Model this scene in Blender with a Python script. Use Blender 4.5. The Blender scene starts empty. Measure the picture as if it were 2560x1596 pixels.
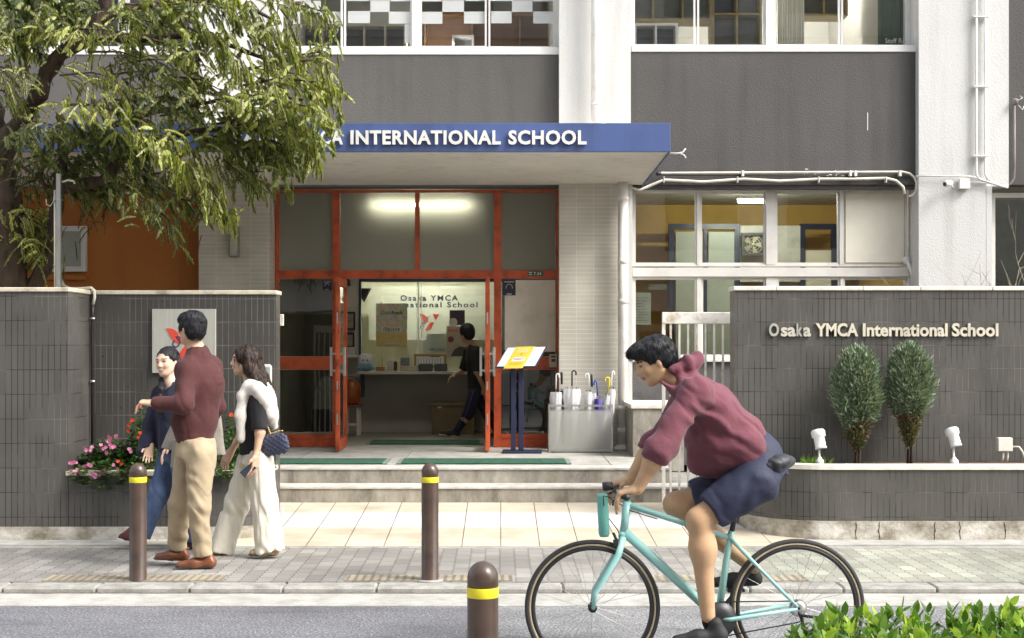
import bpy, math, random
import numpy as np
from mathutils import Vector, Matrix, Euler
random.seed(7); rng = np.random.default_rng(11)
R = math.radians
sc = bpy.context.scene
COL = sc.collection

# ---------------------------------------------------------------- camera, light, exposure
EYE = 1.56; F = 3600.0; VX, VY = 1252.0, 860.0      # eye height (m), focal length and vanishing point (px of the 2560 px wide photo)
def X(px, D): return (px - VX) * D / F
def Z(py, D): return EYE - (py - VY) * D / F
def P(px, py, D): return np.array([X(px, D), D, Z(py, D)])
cd = bpy.data.cameras.new('camera'); cam = bpy.data.objects.new('camera', cd); COL.objects.link(cam)
cam.location = (0, 0, EYE); cam.rotation_euler = (R(90), 0, 0)
cd.sensor_width = 36.0; cd.lens = 36.0 * F / 2560.0
cd.shift_x = (1280 - VX) / 2560.0; cd.shift_y = (VY - 798) / 2560.0
cd.clip_start = 0.1; cd.clip_end = 500
sc.camera = cam
SUN_EL, SUN_AZ = 46.0, 118.0      # azimuth clockwise from +Y: behind the camera, to the right
w = bpy.data.worlds.new('World'); sc.world = w; w.use_nodes = True
nt = w.node_tree; nt.nodes.clear()
sky = nt.nodes.new('ShaderNodeTexSky'); sky.sky_type = 'NISHITA'; sky.sun_disc = False
sky.sun_elevation = R(SUN_EL); sky.sun_rotation = R(SUN_AZ); sky.dust_density = 4.0; sky.ozone_density = 1.0; sky.air_density = 1.2
hs = nt.nodes.new('ShaderNodeHueSaturation'); hs.inputs['Saturation'].default_value = 0.32
bg = nt.nodes.new('ShaderNodeBackground'); bg.inputs['Strength'].default_value = 0.15
wo = nt.nodes.new('ShaderNodeOutputWorld')
nt.links.new(sky.outputs[0], hs.inputs['Color']); nt.links.new(hs.outputs[0], bg.inputs[0]); nt.links.new(bg.outputs[0], wo.inputs[0])
sd = bpy.data.lights.new('sun', 'SUN'); sun = bpy.data.objects.new('sun', sd); COL.objects.link(sun)
sd.energy = 1.45; sd.angle = R(20); sd.color = (1.0, 0.965, 0.90)
sdir = Vector((math.sin(R(SUN_AZ)) * math.cos(R(SUN_EL)), math.cos(R(SUN_AZ)) * math.cos(R(SUN_EL)), math.sin(R(SUN_EL))))
sun.rotation_euler = sdir.to_track_quat('Z', 'Y').to_euler(); sun.location = (0, 0, 20)
sc.view_settings.view_transform = 'Standard'; sc.view_settings.look = 'None'
sc.view_settings.exposure = 1.24; sc.view_settings.gamma = 1.0
sc.render.engine = 'CYCLES'
cy = sc.cycles
cy.use_denoising = True
try: cy.denoiser = 'OPENIMAGEDENOISE'
except Exception: pass
cy.max_bounces = 8; cy.diffuse_bounces = 4; cy.glossy_bounces = 3; cy.transmission_bounces = 6; cy.transparent_max_bounces = 12
cy.caustics_reflective = False; cy.caustics_refractive = False; cy.sample_clamp_indirect = 6.0
cy.use_adaptive_sampling = True; cy.adaptive_threshold = 0.015

# ---------------------------------------------------------------- materials
MATS = {}
def pm(name, base, rough=0.6, var=0.12, scale=6.0, bump=0.0, bscale=60.0, metal=0.0, spec=0.5, stretch=(1, 1, 1), dark=None, sheen=0.0, attr=False, detail=5.0, bdist=0.01, clear=0.0):
    """procedural principled material: base colour varied by noise, optional bump, optional per-vertex colour"""
    if name in MATS: return MATS[name]
    m = bpy.data.materials.new(name); m.use_nodes = True; t = m.node_tree; N = t.nodes; L = t.links
    b = N['Principled BSDF']; b.inputs['Roughness'].default_value = rough; b.inputs['Metallic'].default_value = metal
    b.inputs['Specular IOR Level'].default_value = spec
    if sheen: b.inputs['Sheen Weight'].default_value = sheen
    if clear: b.inputs['Coat Weight'].default_value = clear
    tc = N.new('ShaderNodeTexCoord'); mp = N.new('ShaderNodeMapping'); mp.inputs['Scale'].default_value = stretch
    L.new(tc.outputs['Object'], mp.inputs['Vector'])
    n = N.new('ShaderNodeTexNoise'); n.inputs['Scale'].default_value = scale; n.inputs['Detail'].default_value = detail; n.inputs['Roughness'].default_value = 0.6
    L.new(mp.outputs[0], n.inputs['Vector'])
    r = N.new('ShaderNodeValToRGB'); e = r.color_ramp.elements
    base = tuple(base)
    lo = dark if dark else tuple(c * (1 - 2.2 * var) for c in base); hi = tuple(min(1, c * (1 + 1.2 * var)) for c in base)
    e[0].position = 0.28; e[0].color = (*[max(0, c) for c in lo], 1); e[1].position = 0.72; e[1].color = (*hi, 1)
    k = e.new(0.5); k.color = (*base, 1)
    L.new(n.outputs['Fac'], r.inputs[0]); out = r.outputs[0]
    if attr:
        a = N.new('ShaderNodeAttribute'); a.attribute_name = 'Col'
        mx = N.new('ShaderNodeMix'); mx.data_type = 'RGBA'; mx.blend_type = 'MULTIPLY'; mx.inputs[0].default_value = 1
        L.new(out, mx.inputs[6]); L.new(a.outputs['Color'], mx.inputs[7]); out = mx.outputs[2]
    L.new(out, b.inputs['Base Color'])
    if bump:
        n2 = N.new('ShaderNodeTexNoise'); n2.inputs['Scale'].default_value = bscale; n2.inputs['Detail'].default_value = 4
        L.new(mp.outputs[0], n2.inputs['Vector'])
        bp = N.new('ShaderNodeBump'); bp.inputs['Strength'].default_value = bump; bp.inputs['Distance'].default_value = bdist
        L.new(n2.outputs['Fac'], bp.inputs['Height']); L.new(bp.outputs[0], b.inputs['Normal'])
    MATS[name] = m; return m

def mixc(t, fac, a, b, mode='MIX'):
    mx = t.nodes.new('ShaderNodeMix'); mx.data_type = 'RGBA'; mx.blend_type = mode
    for s, v in ((0, fac), (6, a), (7, b)):
        if hasattr(v, 'is_linked') or hasattr(v, 'links'): t.links.new(v, mx.inputs[s])
        elif s == 0: mx.inputs[0].default_value = v
        else: mx.inputs[s].default_value = (*v, 1)
    return mx.outputs[2]
def mth(t, op, a, b=None, c=None):
    n = t.nodes.new('ShaderNodeMath'); n.operation = op
    for i, v in enumerate((a, b, c)):
        if v is None: continue
        if hasattr(v, 'links'): t.links.new(v, n.inputs[i])
        else: n.inputs[i].default_value = v
    return n.outputs[0]
def noise(t, vec, scale, detail=4, rough=0.55):
    n = t.nodes.new('ShaderNodeTexNoise'); n.inputs['Scale'].default_value = scale; n.inputs['Detail'].default_value = detail; n.inputs['Roughness'].default_value = rough
    if vec is not None: t.links.new(vec, n.inputs['Vector'])
    return n.outputs['Fac']
def ramp(t, v, stops):
    r = t.nodes.new('ShaderNodeValToRGB'); t.links.new(v, r.inputs[0]); e = r.color_ramp.elements
    for i, (p, c) in enumerate(stops):
        k = e[i] if i < 2 else e.new(p)
        k.position = p; k.color = (*c, 1)
    return r.outputs[0]
def newmat(name):
    m = bpy.data.materials.new(name); m.use_nodes = True; MATS[name] = m
    return m, m.node_tree, m.node_tree.nodes['Principled BSDF']
def mapping(t, src, scale=(1, 1, 1), loc=(0, 0, 0), rot=(0, 0, 0)):
    mp = t.nodes.new('ShaderNodeMapping'); t.links.new(src, mp.inputs['Vector'])
    mp.inputs['Scale'].default_value = scale; mp.inputs['Location'].default_value = loc; mp.inputs['Rotation'].default_value = rot
    return mp.outputs[0]

def tile_mat(name, c1, c2, mortar, bw, rh, ms=0.0022, rough=0.35, streak=None, offset=0.0, bumpd=0.003, mvar=None, spec=0.5):
    """glazed tile laid in a stack bond over UVs in metres"""
    m, t, b = newmat(name)
    uv = t.nodes.new('ShaderNodeTexCoord').outputs['UV']
    br = t.nodes.new('ShaderNodeTexBrick'); br.offset = offset; br.squash = 1
    t.links.new(uv, br.inputs['Vector'])
    for k, v in (('Color1', c1), ('Color2', c2)): br.inputs[k].default_value = (*v, 1)
    br.inputs['Scale'].default_value = 1; br.inputs['Mortar Size'].default_value = ms; br.inputs['Mortar Smooth'].default_value = 0.1
    br.inputs['Brick Width'].default_value = bw; br.inputs['Row Height'].default_value = rh
    if mvar:
        nn = noise(t, mapping(t, uv, (1, 0.6, 1)), 3.0, 6)
        t.links.new(ramp(t, nn, [(0.45, mortar), (0.62, mvar)]), br.inputs['Mortar'])
    else: br.inputs['Mortar'].default_value = (*mortar, 1)
    n = noise(t, uv, 1.3, 5); dirt = ramp(t, n, [(0.3, (0.78, 0.78, 0.77)), (0.7, (1.12, 1.12, 1.12))])
    col = mixc(t, 1.0, br.outputs['Color'], dirt, 'MULTIPLY')
    n3 = noise(t, mapping(t, uv, (22, 1.5, 1)), 2.0, 4)
    col = mixc(t, mth(t, 'MULTIPLY', ramp(t, n3, [(0.62, (0, 0, 0)), (0.8, (1, 1, 1))]), 0.07), col, streak or (0.45, 0.44, 0.42))
    t.links.new(col, b.inputs['Base Color']); b.inputs['Specular IOR Level'].default_value = spec
    t.links.new(mth(t, 'MULTIPLY_ADD', noise(t, uv, 14, 3), 0.25, rough - 0.1), b.inputs['Roughness'])
    bp = t.nodes.new('ShaderNodeBump'); bp.invert = True; bp.inputs['Strength'].default_value = 0.7; bp.inputs['Distance'].default_value = bumpd
    n4 = noise(t, uv, 160, 2)
    t.links.new(mth(t, 'ADD', br.outputs['Fac'], mth(t, 'MULTIPLY', n4, 0.12)), bp.inputs['Height']); t.links.new(bp.outputs[0], b.inputs['Normal'])
    return m

def glass_mat(name, tint=(0.9, 0.95, 0.92), refl=1.0, rough=0.0):
    m, t, b = newmat(name); t.nodes.remove(b); out = t.nodes['Material Output']
    tr = t.nodes.new('ShaderNodeBsdfTransparent'); tr.inputs[0].default_value = (*tint, 1)
    gl = t.nodes.new('ShaderNodeBsdfGlossy'); gl.inputs['Roughness'].default_value = rough; gl.inputs[0].default_value = (1, 1, 1, 1)
    fr = t.nodes.new('ShaderNodeFresnel'); fr.inputs[0].default_value = 1.52
    # a faint waviness so that mirrored lines bend as in float glass
    tc = t.nodes.new('ShaderNodeTexCoord').outputs['Object']
    bp = t.nodes.new('ShaderNodeBump'); bp.inputs['Strength'].default_value = 0.12; bp.inputs['Distance'].default_value = 0.01
    t.links.new(noise(t, tc, 1.6, 1), bp.inputs['Height']); t.links.new(bp.outputs[0], gl.inputs['Normal'])
    mx = t.nodes.new('ShaderNodeMixShader')
    geo = t.nodes.new('ShaderNodeNewGeometry')   # only the outer face mirrors, so light leaves the thin pane as it entered
    t.links.new(mth(t, 'MULTIPLY', mth(t, 'MINIMUM', mth(t, 'MULTIPLY', fr.outputs[0], 1.9 * refl), 1.0), mth(t, 'SUBTRACT', 1.0, geo.outputs['Backfacing'])), mx.inputs[0])
    t.links.new(tr.outputs[0], mx.inputs[1]); t.links.new(gl.outputs[0], mx.inputs[2]); t.links.new(mx.outputs[0], out.inputs[0])
    return m
def frosted_mat(name, tint=(0.62, 0.64, 0.56), rough=0.55):
    m, t, b = newmat(name)
    b.inputs['Transmission Weight'].default_value = 1.0; b.inputs['Roughness'].default_value = rough; b.inputs['IOR'].default_value = 1.25
    b.inputs['Base Color'].default_value = (*tint, 1)
    df = t.nodes.new('ShaderNodeBsdfDiffuse'); df.inputs[0].default_value = (0.42, 0.41, 0.36, 1); mx = t.nodes.new('ShaderNodeMixShader'); mx.inputs[0].default_value = 0.38
    t.links.new(b.outputs[0], mx.inputs[1]); t.links.new(df.outputs[0], mx.inputs[2]); t.links.new(mx.outputs[0], t.nodes['Material Output'].inputs[0])
    tc = t.nodes.new('ShaderNodeTexCoord').outputs['Object']
    bp = t.nodes.new('ShaderNodeBump'); bp.inputs['Strength'].default_value = 0.3; bp.inputs['Distance'].default_value = 0.004
    t.links.new(noise(t, tc, 120, 2), bp.inputs['Height']); t.links.new(bp.outputs[0], b.inputs['Normal'])
    return m
def emit_mat(name, col, s):
    m, t, b = newmat(name); b.inputs['Base Color'].default_value = (*col, 1)
    b.inputs['Emission Color'].default_value = (*col, 1); b.inputs['Emission Strength'].default_value = s
    return m
def leaf_mat(name, rough=0.45, trans=0.35, gain=1.0):
    """leaves: colour per leaf from the Col attribute, light passing through"""
    m, t, b = newmat(name); out = t.nodes['Material Output']
    a = t.nodes.new('ShaderNodeAttribute'); a.attribute_name = 'Col'
    b.inputs['Roughness'].default_value = rough; t.links.new(a.outputs['Color'], b.inputs['Base Color'])
    tl = t.nodes.new('ShaderNodeBsdfTranslucent'); t.links.new(mixc(t, 1.0, a.outputs['Color'], (1.5, 1.6, 0.7), 'MULTIPLY'), tl.inputs[0])
    mx = t.nodes.new('ShaderNodeMixShader'); mx.inputs[0].default_value = trans
    t.links.new(b.outputs[0], mx.inputs[1]); t.links.new(tl.outputs[0], mx.inputs[2]); t.links.new(mx.outputs[0], out.inputs[0])
    return m
def stucco(name, c, vs=2.0, amt=0.10, rough=0.85, bump=0.5, bscale=70):
    m, t, b = newmat(name)
    oc = t.nodes.new('ShaderNodeTexCoord').outputs['Object']
    n = noise(t, oc, 0.9, 6); n2 = noise(t, mapping(t, oc, (5, 5, 0.35)), 1.3, 6)
    col = mixc(t, 1.0, ramp(t, n, [(0.3, tuple(x * (1 - amt) for x in c)), (0.7, tuple(x * (1 + amt) for x in c))]),
               ramp(t, n2, [(0.3, (0.88, 0.88, 0.87)), (0.5, (1.02, 1.02, 1.02))]), 'MULTIPLY')
    t.links.new(col, b.inputs['Base Color']); b.inputs['Roughness'].default_value = rough
    bp = t.nodes.new('ShaderNodeBump'); bp.inputs['Strength'].default_value = bump; bp.inputs['Distance'].default_value = 0.012
    t.links.new(noise(t, oc, bscale, 3), bp.inputs['Height']); t.links.new(bp.outputs[0], b.inputs['Normal'])
    return m

m_grey_stucco = stucco('grey_stucco', (0.083, 0.079, 0.076), bump=0.6, bscale=75)
m_white_stucco = stucco('white_stucco', (0.57, 0.565, 0.55), amt=0.05, bump=0.35, bscale=55)
m_soffit = stucco('soffit_paint', (0.68, 0.655, 0.60), amt=0.08, bump=0.5, bscale=80)
m_orange_wall = stucco('orange_wall_paint', (0.38, 0.135, 0.030), amt=0.06, bump=0.35, bscale=60)
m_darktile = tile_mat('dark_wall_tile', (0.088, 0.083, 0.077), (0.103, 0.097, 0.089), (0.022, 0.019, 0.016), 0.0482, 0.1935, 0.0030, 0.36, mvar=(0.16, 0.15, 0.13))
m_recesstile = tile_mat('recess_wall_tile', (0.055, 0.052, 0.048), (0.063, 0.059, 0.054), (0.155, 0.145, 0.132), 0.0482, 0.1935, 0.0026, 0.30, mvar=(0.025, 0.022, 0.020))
m_whitetile = tile_mat('pale_wall_tile', (0.50, 0.475, 0.42), (0.55, 0.52, 0.46), (0.68, 0.65, 0.585), 0.19, 0.0478, 0.0030, 0.32, streak=(0.36, 0.33, 0.28), bumpd=0.002)
m_coping = pm('coping_stone', (0.56, 0.51, 0.40), 0.8, 0.14, 9, 0.3, 60, dark=(0.32, 0.28, 0.20))
m_coping_l = pm('white_coping', (0.72, 0.68, 0.60), 0.75, 0.10, 7, 0.3, 60)
m_blue = pm('blue_fascia_paint', (0.062, 0.098, 0.245), 0.45, 0.12, 2.6, 0.08, 40, dark=(0.048, 0.070, 0.165), stretch=(1, 1, 0.22))
m_letter_white = pm('white_letter_plastic', (0.72, 0.71, 0.68), 0.4, 0.05, 5)
m_letter_cream = pm('cream_letter_metal', (0.74, 0.68, 0.55), 0.38, 0.08, 6, metal=0.25, attr=True)
m_red = pm('red_door_paint', (0.47, 0.080, 0.024), 0.45, 0.14, 7, 0.08, 30, dark=(0.19, 0.035, 0.018))
m_alu = pm('window_aluminium', (0.66, 0.64, 0.60), 0.45, 0.06, 4)
m_alu_w = pm('white_window_frame', (0.64, 0.63, 0.62), 0.45, 0.05, 4)
m_steel = pm('stainless_steel', (0.62, 0.62, 0.60), 0.3, 0.06, 8, metal=0.9)
m_pipe = pm('white_pipe_paint', (0.74, 0.73, 0.70), 0.4, 0.08, 5, dark=(0.58, 0.56, 0.52))
m_conduit = pm('cream_conduit', (0.66, 0.62, 0.52), 0.5, 0.10, 7)
m_black = pm('black_plastic', (0.025, 0.025, 0.028), 0.4, 0.1, 6)
m_navy = pm('navy_frame_paint', (0.020, 0.024, 0.060), 0.38, 0.1, 6)
m_glass = glass_mat('window_glass', (0.86, 0.90, 0.87), 1.0)
m_glass_up = glass_mat('upper_window_glass', (0.96, 0.965, 0.95), 1.1)
m_frost = frosted_mat('frosted_glass')
m_smoke = glass_mat('tinted_door_glass', (0.40, 0.41, 0.38), 0.9)
m_paper = pm('white_paper', (0.80, 0.80, 0.84), 0.7, 0.03, 5)
m_room = pm('room_wall', (0.46, 0.45, 0.41), 0.9, 0.05, 2)
m_office = pm('office_wall', (0.66, 0.63, 0.50), 0.9, 0.05, 2)
m_ochre = pm('ochre_wall', (0.50, 0.31, 0.07), 0.8, 0.08, 3)
m_lobby = pm('lobby_wall', (0.45, 0.42, 0.37), 0.8, 0.06, 2)
m_wood = pm('brown_wood', (0.36, 0.18, 0.065), 0.5, 0.2, 4, stretch=(1, 1, 6))
m_lamp = emit_mat('tube_light', (1.0, 0.97, 0.78), 9.0)
m_lamp_soft = emit_mat('tube_light_soft', (1.0, 0.96, 0.78), 4.0)

# ---------------------------------------------------------------- mesh builder
def v3(a): return np.array(a, dtype=float)
class MB:
    def __init__(s): s.v = []; s.f = []; s.uv = {}; s.c = []; s.col = None; s.sm = []
    def face(s, pts, uv=None, smooth=False):
        i = len(s.v); s.v += [tuple(map(float, p)) for p in pts]; s.f.append(tuple(range(i, i + len(pts))))
        if uv: s.uv[len(s.f) - 1] = uv
        s.c.append(s.col); s.sm.append(smooth)
    def mesh(s, V, Fs, smooth=False):
        i = len(s.v); s.v += [tuple(map(float, p)) for p in V]
        for f in Fs: s.f.append(tuple(i + k for k in f)); s.c.append(s.col); s.sm.append(smooth)
    def box(s, x0, x1, y0, y1, z0, z1, bev=0.0, uvm=False):
        if x0 > x1: x0, x1 = x1, x0
        if y0 > y1: y0, y1 = y1, y0
        if z0 > z1: z0, z1 = z1, z0
        if bev > 0:
            b = min(bev, (x1 - x0) * .45, (y1 - y0) * .45, (z1 - z0) * .45)
            V = []; idx = {}
            for sx in (0, 1):
                for sy in (0, 1):
                    for sz in (0, 1):
                        x = (x0, x1)[sx]; y = (y0, y1)[sy]; z = (z0, z1)[sz]
                        ix = x + (b, -b)[sx]; iy = y + (b, -b)[sy]; iz = z + (b, -b)[sz]
                        idx[sx, sy, sz] = len(V); V += [(x, iy, iz), (ix, y, iz), (ix, iy, z)]
            g = idx; Fs = []
            for a in (0, 1):
                q = [(a, 0, 0), (a, 1, 0), (a, 1, 1), (a, 0, 1)]; f = [g[k] for k in q]; Fs.append(f if a else f[::-1])
                q = [(0, a, 0), (1, a, 0), (1, a, 1), (0, a, 1)]; f = [g[k] + 1 for k in q]; Fs.append(f[::-1] if a else f)
                q = [(0, 0, a), (1, 0, a), (1, 1, a), (0, 1, a)]; f = [g[k] + 2 for k in q]; Fs.append(f if a else f[::-1])
            for a in (0, 1):
                for c in (0, 1):
                    Fs.append([g[a, c, 0], g[a, c, 1], g[a, c, 1] + 1, g[a, c, 0] + 1])
                    Fs.append([g[a, 0, c], g[a, 1, c], g[a, 1, c] + 2, g[a, 0, c] + 2])
                    Fs.append([g[0, a, c] + 1, g[1, a, c] + 1, g[1, a, c] + 2, g[0, a, c] + 2])
            for k in g.values(): Fs.append([k, k + 1, k + 2])
            s.mesh(V, Fs); return
        for p, u in ((((x0, y0, z0), (x1, y0, z0), (x1, y0, z1), (x0, y0, z1)), 0), (((x1, y1, z0), (x0, y1, z0), (x0, y1, z1), (x1, y1, z1)), 0),
                     (((x0, y1, z0), (x0, y0, z0), (x0, y0, z1), (x0, y1, z1)), 1), (((x1, y0, z0), (x1, y1, z0), (x1, y1, z1), (x1, y0, z1)), 1),
                     (((x0, y0, z1), (x1, y0, z1), (x1, y1, z1), (x0, y1, z1)), 2), (((x0, y1, z0), (x1, y1, z0), (x1, y0, z0), (x0, y0, z0)), 2)):
            s.face(p, [((q[0], q[2]), (q[1], q[2]), (q[0], q[1]))[u] for q in p])
    def strip(s, plan, z0, z1, top=True, uoff=0.0):
        """closed plan polygon (counter-clockwise) raised from z0 to z1 with UVs in metres"""
        u = uoff; n = len(plan)
        for i in range(n):
            a, b = plan[i], plan[(i + 1) % n]; l = math.dist(a, b)
            s.face([(a[0], a[1], z0), (b[0], b[1], z0), (b[0], b[1], z1), (a[0], a[1], z1)], [(u, z0), (u + l, z0), (u + l, z1), (u, z1)]); u += l
        if top:
            s.face([(p[0], p[1], z1) for p in plan], [tuple(p) for p in plan])
            s.face([(p[0], p[1], z0) for p in plan][::-1], [tuple(p) for p in plan][::-1])
    def tube(s, path, r, seg=8, caps=True, smooth=True):
        path = [v3(p) for p in path]; n = len(path)
        rs = r if isinstance(r, (list, tuple)) else [r] * n
        t0 = path[1] - path[0]; t0 /= np.linalg.norm(t0) + 1e-12
        u = np.cross(t0, [0, 0, 1.0]);
        if np.linalg.norm(u) < 1e-3: u = np.cross(t0, [0, 1.0, 0])
        u /= np.linalg.norm(u); V = []
        for i in range(n):
            t = path[min(i + 1, n - 1)] - path[max(i - 1, 0)]; t /= np.linalg.norm(t) + 1e-12
            u = u - t * np.dot(u, t); u /= np.linalg.norm(u) + 1e-12; w = np.cross(t, u)
            for k in range(seg):
                a = 2 * math.pi * k / seg; V.append(path[i] + rs[i] * (math.cos(a) * u + math.sin(a) * w))
        Fs = [(i * seg + k, i * seg + (k + 1) % seg, (i + 1) * seg + (k + 1) % seg, (i + 1) * seg + k) for i in range(n - 1) for k in range(seg)]
        if caps: Fs += [tuple(range(seg))[::-1], tuple((n - 1) * seg + k for k in range(seg))]
        s.mesh(V, Fs, smooth)
    def lathe(s, prof, c, axis=(0, 0, 1), seg=24, smooth=True):
        ax = v3(axis); ax /= np.linalg.norm(ax); u = np.cross(ax, [0, 0, 1.0])
        if np.linalg.norm(u) < 1e-3: u = v3([1, 0, 0])
        u /= np.linalg.norm(u); w = np.cross(ax, u); c = v3(c); V = []
        for r, h in prof:
            for k in range(seg):
                a = 2 * math.pi * k / seg; V.append(c + ax * h + max(r, 1e-5) * (math.cos(a) * u + math.sin(a) * w))
        n = len(prof)
        Fs = [(i * seg + k, i * seg + (k + 1) % seg, (i + 1) * seg + (k + 1) % seg, (i + 1) * seg + k) for i in range(n - 1) for k in range(seg)]
        Fs += [tuple(range(seg))[::-1], tuple((n - 1) * seg + k for k in range(seg))]
        s.mesh(V, Fs, smooth)
    def ball(s, c, r, seg=12, rings=8, smooth=True):
        rr = (r, r, r) if not isinstance(r, (tuple, list)) else r; V = []; Fs = []
        for i in range(rings + 1):
            th = math.pi * i / rings
            for k in range(seg):
                a = 2 * math.pi * k / seg
                V.append((c[0] + rr[0] * math.sin(th) * math.cos(a), c[1] + rr[1] * math.sin(th) * math.sin(a), c[2] + rr[2] * math.cos(th)))
        for i in range(rings):
            for k in range(seg): Fs.append((i * seg + k, (i + 1) * seg + k, (i + 1) * seg + (k + 1) % seg, i * seg + (k + 1) % seg))
        s.mesh(V, Fs, smooth)
    def plate(s, poly, y0, y1):
        """polygon in (x, z) thickened along y"""
        n = len(poly); a = [(p[0], y0, p[1]) for p in poly]; b = [(p[0], y1, p[1]) for p in poly]
        s.mesh(a + b, [tuple(range(n)), tuple(range(n, 2 * n))[::-1]] + [(i, i + n, (i + 1) % n + n, (i + 1) % n) for i in range(n)])
    def frame(s, x0, x1, z0, z1, t, y0, y1, tb=None):
        tb = tb or t
        s.box(x0, x0 + t, y0, y1, z0, z1); s.box(x1 - t, x1, y0, y1, z0, z1)
        s.box(x0 + t, x1 - t, y0 + .001, y1 - .001, z1 - t, z1); s.box(x0 + t, x1 - t, y0 + .001, y1 - .001, z0, z0 + tb)
    def build(s, name, mat, parent=None, origin=None, **kw):
        V = np.array(s.v, dtype=float)
        off = v3(root_of(parent)['_o']) if parent is not None else None
        if off is None:
            if origin is None:
                mn, mx = V.min(0), V.max(0); origin = ((mn[0] + mx[0]) / 2, (mn[1] + mx[1]) / 2, mn[2])
            off = v3(origin)
        me = bpy.data.meshes.new(name); me.from_pydata((V - off).tolist(), [], s.f); me.update()
        if any(s.sm): me.polygons.foreach_set('use_smooth', s.sm)
        if s.uv:
            ul = me.uv_layers.new(name='UVMap'); data = ul.data
            for p in me.polygons:
                uv = s.uv.get(p.index)
                if uv:
                    for li, q in zip(p.loop_indices, uv): data[li].uv = q
        if any(c is not None for c in s.c):
            ca = me.color_attributes.new('Col', 'FLOAT_COLOR', 'CORNER'); arr = np.ones((len(me.loops), 4), dtype=np.float32)
            ls = np.zeros(len(me.polygons), dtype=np.int32); lt = np.zeros(len(me.polygons), dtype=np.int32)
            me.polygons.foreach_get('loop_start', ls); me.polygons.foreach_get('loop_total', lt)
            cc = np.array([c if c is not None else (1, 1, 1) for c in s.c], dtype=np.float32)
            arr[:, :3] = np.repeat(cc, lt, axis=0); ca.data.foreach_set('color', arr.ravel())
        me.materials.append(mat)
        o = bpy.data.objects.new(name, me); COL.objects.link(o)
        if parent is not None: o.parent = parent
        else: o.location = off; OFF[o.name] = tuple(off)
        for k, x in kw.items():
            if x: o[k] = x
        return o
OFF = {}
class Root(dict): pass
def root_of(o):
    while o.parent is not None: o = o.parent
    return {'_o': OFF[o.name]}
def thing(name, label, cat, loc, group=None):
    o = bpy.data.objects.new(name, None); COL.objects.link(o); o.location = loc; o.empty_display_size = 0.1
    OFF[o.name] = tuple(loc); o['label'] = label; o['category'] = cat
    if group: o['group'] = group
    return o
def tag(o, label, cat, group=None):
    o['label'] = label; o['category'] = cat
    if group: o['group'] = group
    return o
def struct(o): o['kind'] = 'structure'; return o
def copy_tree(o, parent=None):
    kids = [c for c in bpy.data.objects if c.parent == o]
    c = o.copy(); COL.objects.link(c)
    if parent is not None: c.parent = parent
    else: OFF[c.name] = tuple(o.location)
    for ch in kids: copy_tree(ch, c)
    return c
def box(name, mat, x0, x1, y0, y1, z0, z1, parent=None, bev=0.0, **kw):
    b = MB(); b.box(x0, x1, y0, y1, z0, z1, bev); return b.build(name, mat, parent, **kw)

def text_tris(s, width=None, height=None, depth=0.0, offset=0.0, spacing=1.0, align='LEFT', shear=0.0):
    """vertices and faces of a line of lettering in its own plane, scaled to width x cap height"""
    cu = bpy.data.curves.new('lettering', 'FONT'); cu.body = s; cu.size = 1.0; cu.offset = offset; cu.space_character = spacing; cu.shear = shear
    cu.extrude = 0.0; cu.resolution_u = 3
    cu2 = cu
    if depth: cu.extrude = 0.5
    o = bpy.data.objects.new('lettering_tmp', cu); COL.objects.link(o); bpy.context.view_layer.update()
    me = o.to_mesh(); V = np.array([v.co[:] for v in me.vertices]); Fs = [tuple(p.vertices) for p in me.polygons]
    o.to_mesh_clear(); bpy.data.objects.remove(o); bpy.data.curves.remove(cu)
    mn, mx = V.min(0), V.max(0); V[:, 0] -= mn[0]
    w = mx[0] - mn[0]; kx = width / w if width else 1; cap = 0.729
    ky = (height / cap) if height else kx
    if not width: kx = ky
    V[:, 0] *= kx; V[:, 1] *= ky; V[:, 2] = V[:, 2] * depth if depth else 0
    return V, Fs
def text(b, s, org, width=None, height=None, ux=(1, 0, 0), uy=(0, 0, 1), depth=0.0, **kw):
    V, Fs = text_tris(s, width, height, depth, **kw); ux = v3(ux); uy = v3(uy); n = np.cross(ux, uy)
    W = v3(org) + V[:, :1] * ux + V[:, 1:2] * uy + V[:, 2:3] * n
    b.mesh(W, Fs)

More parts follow.
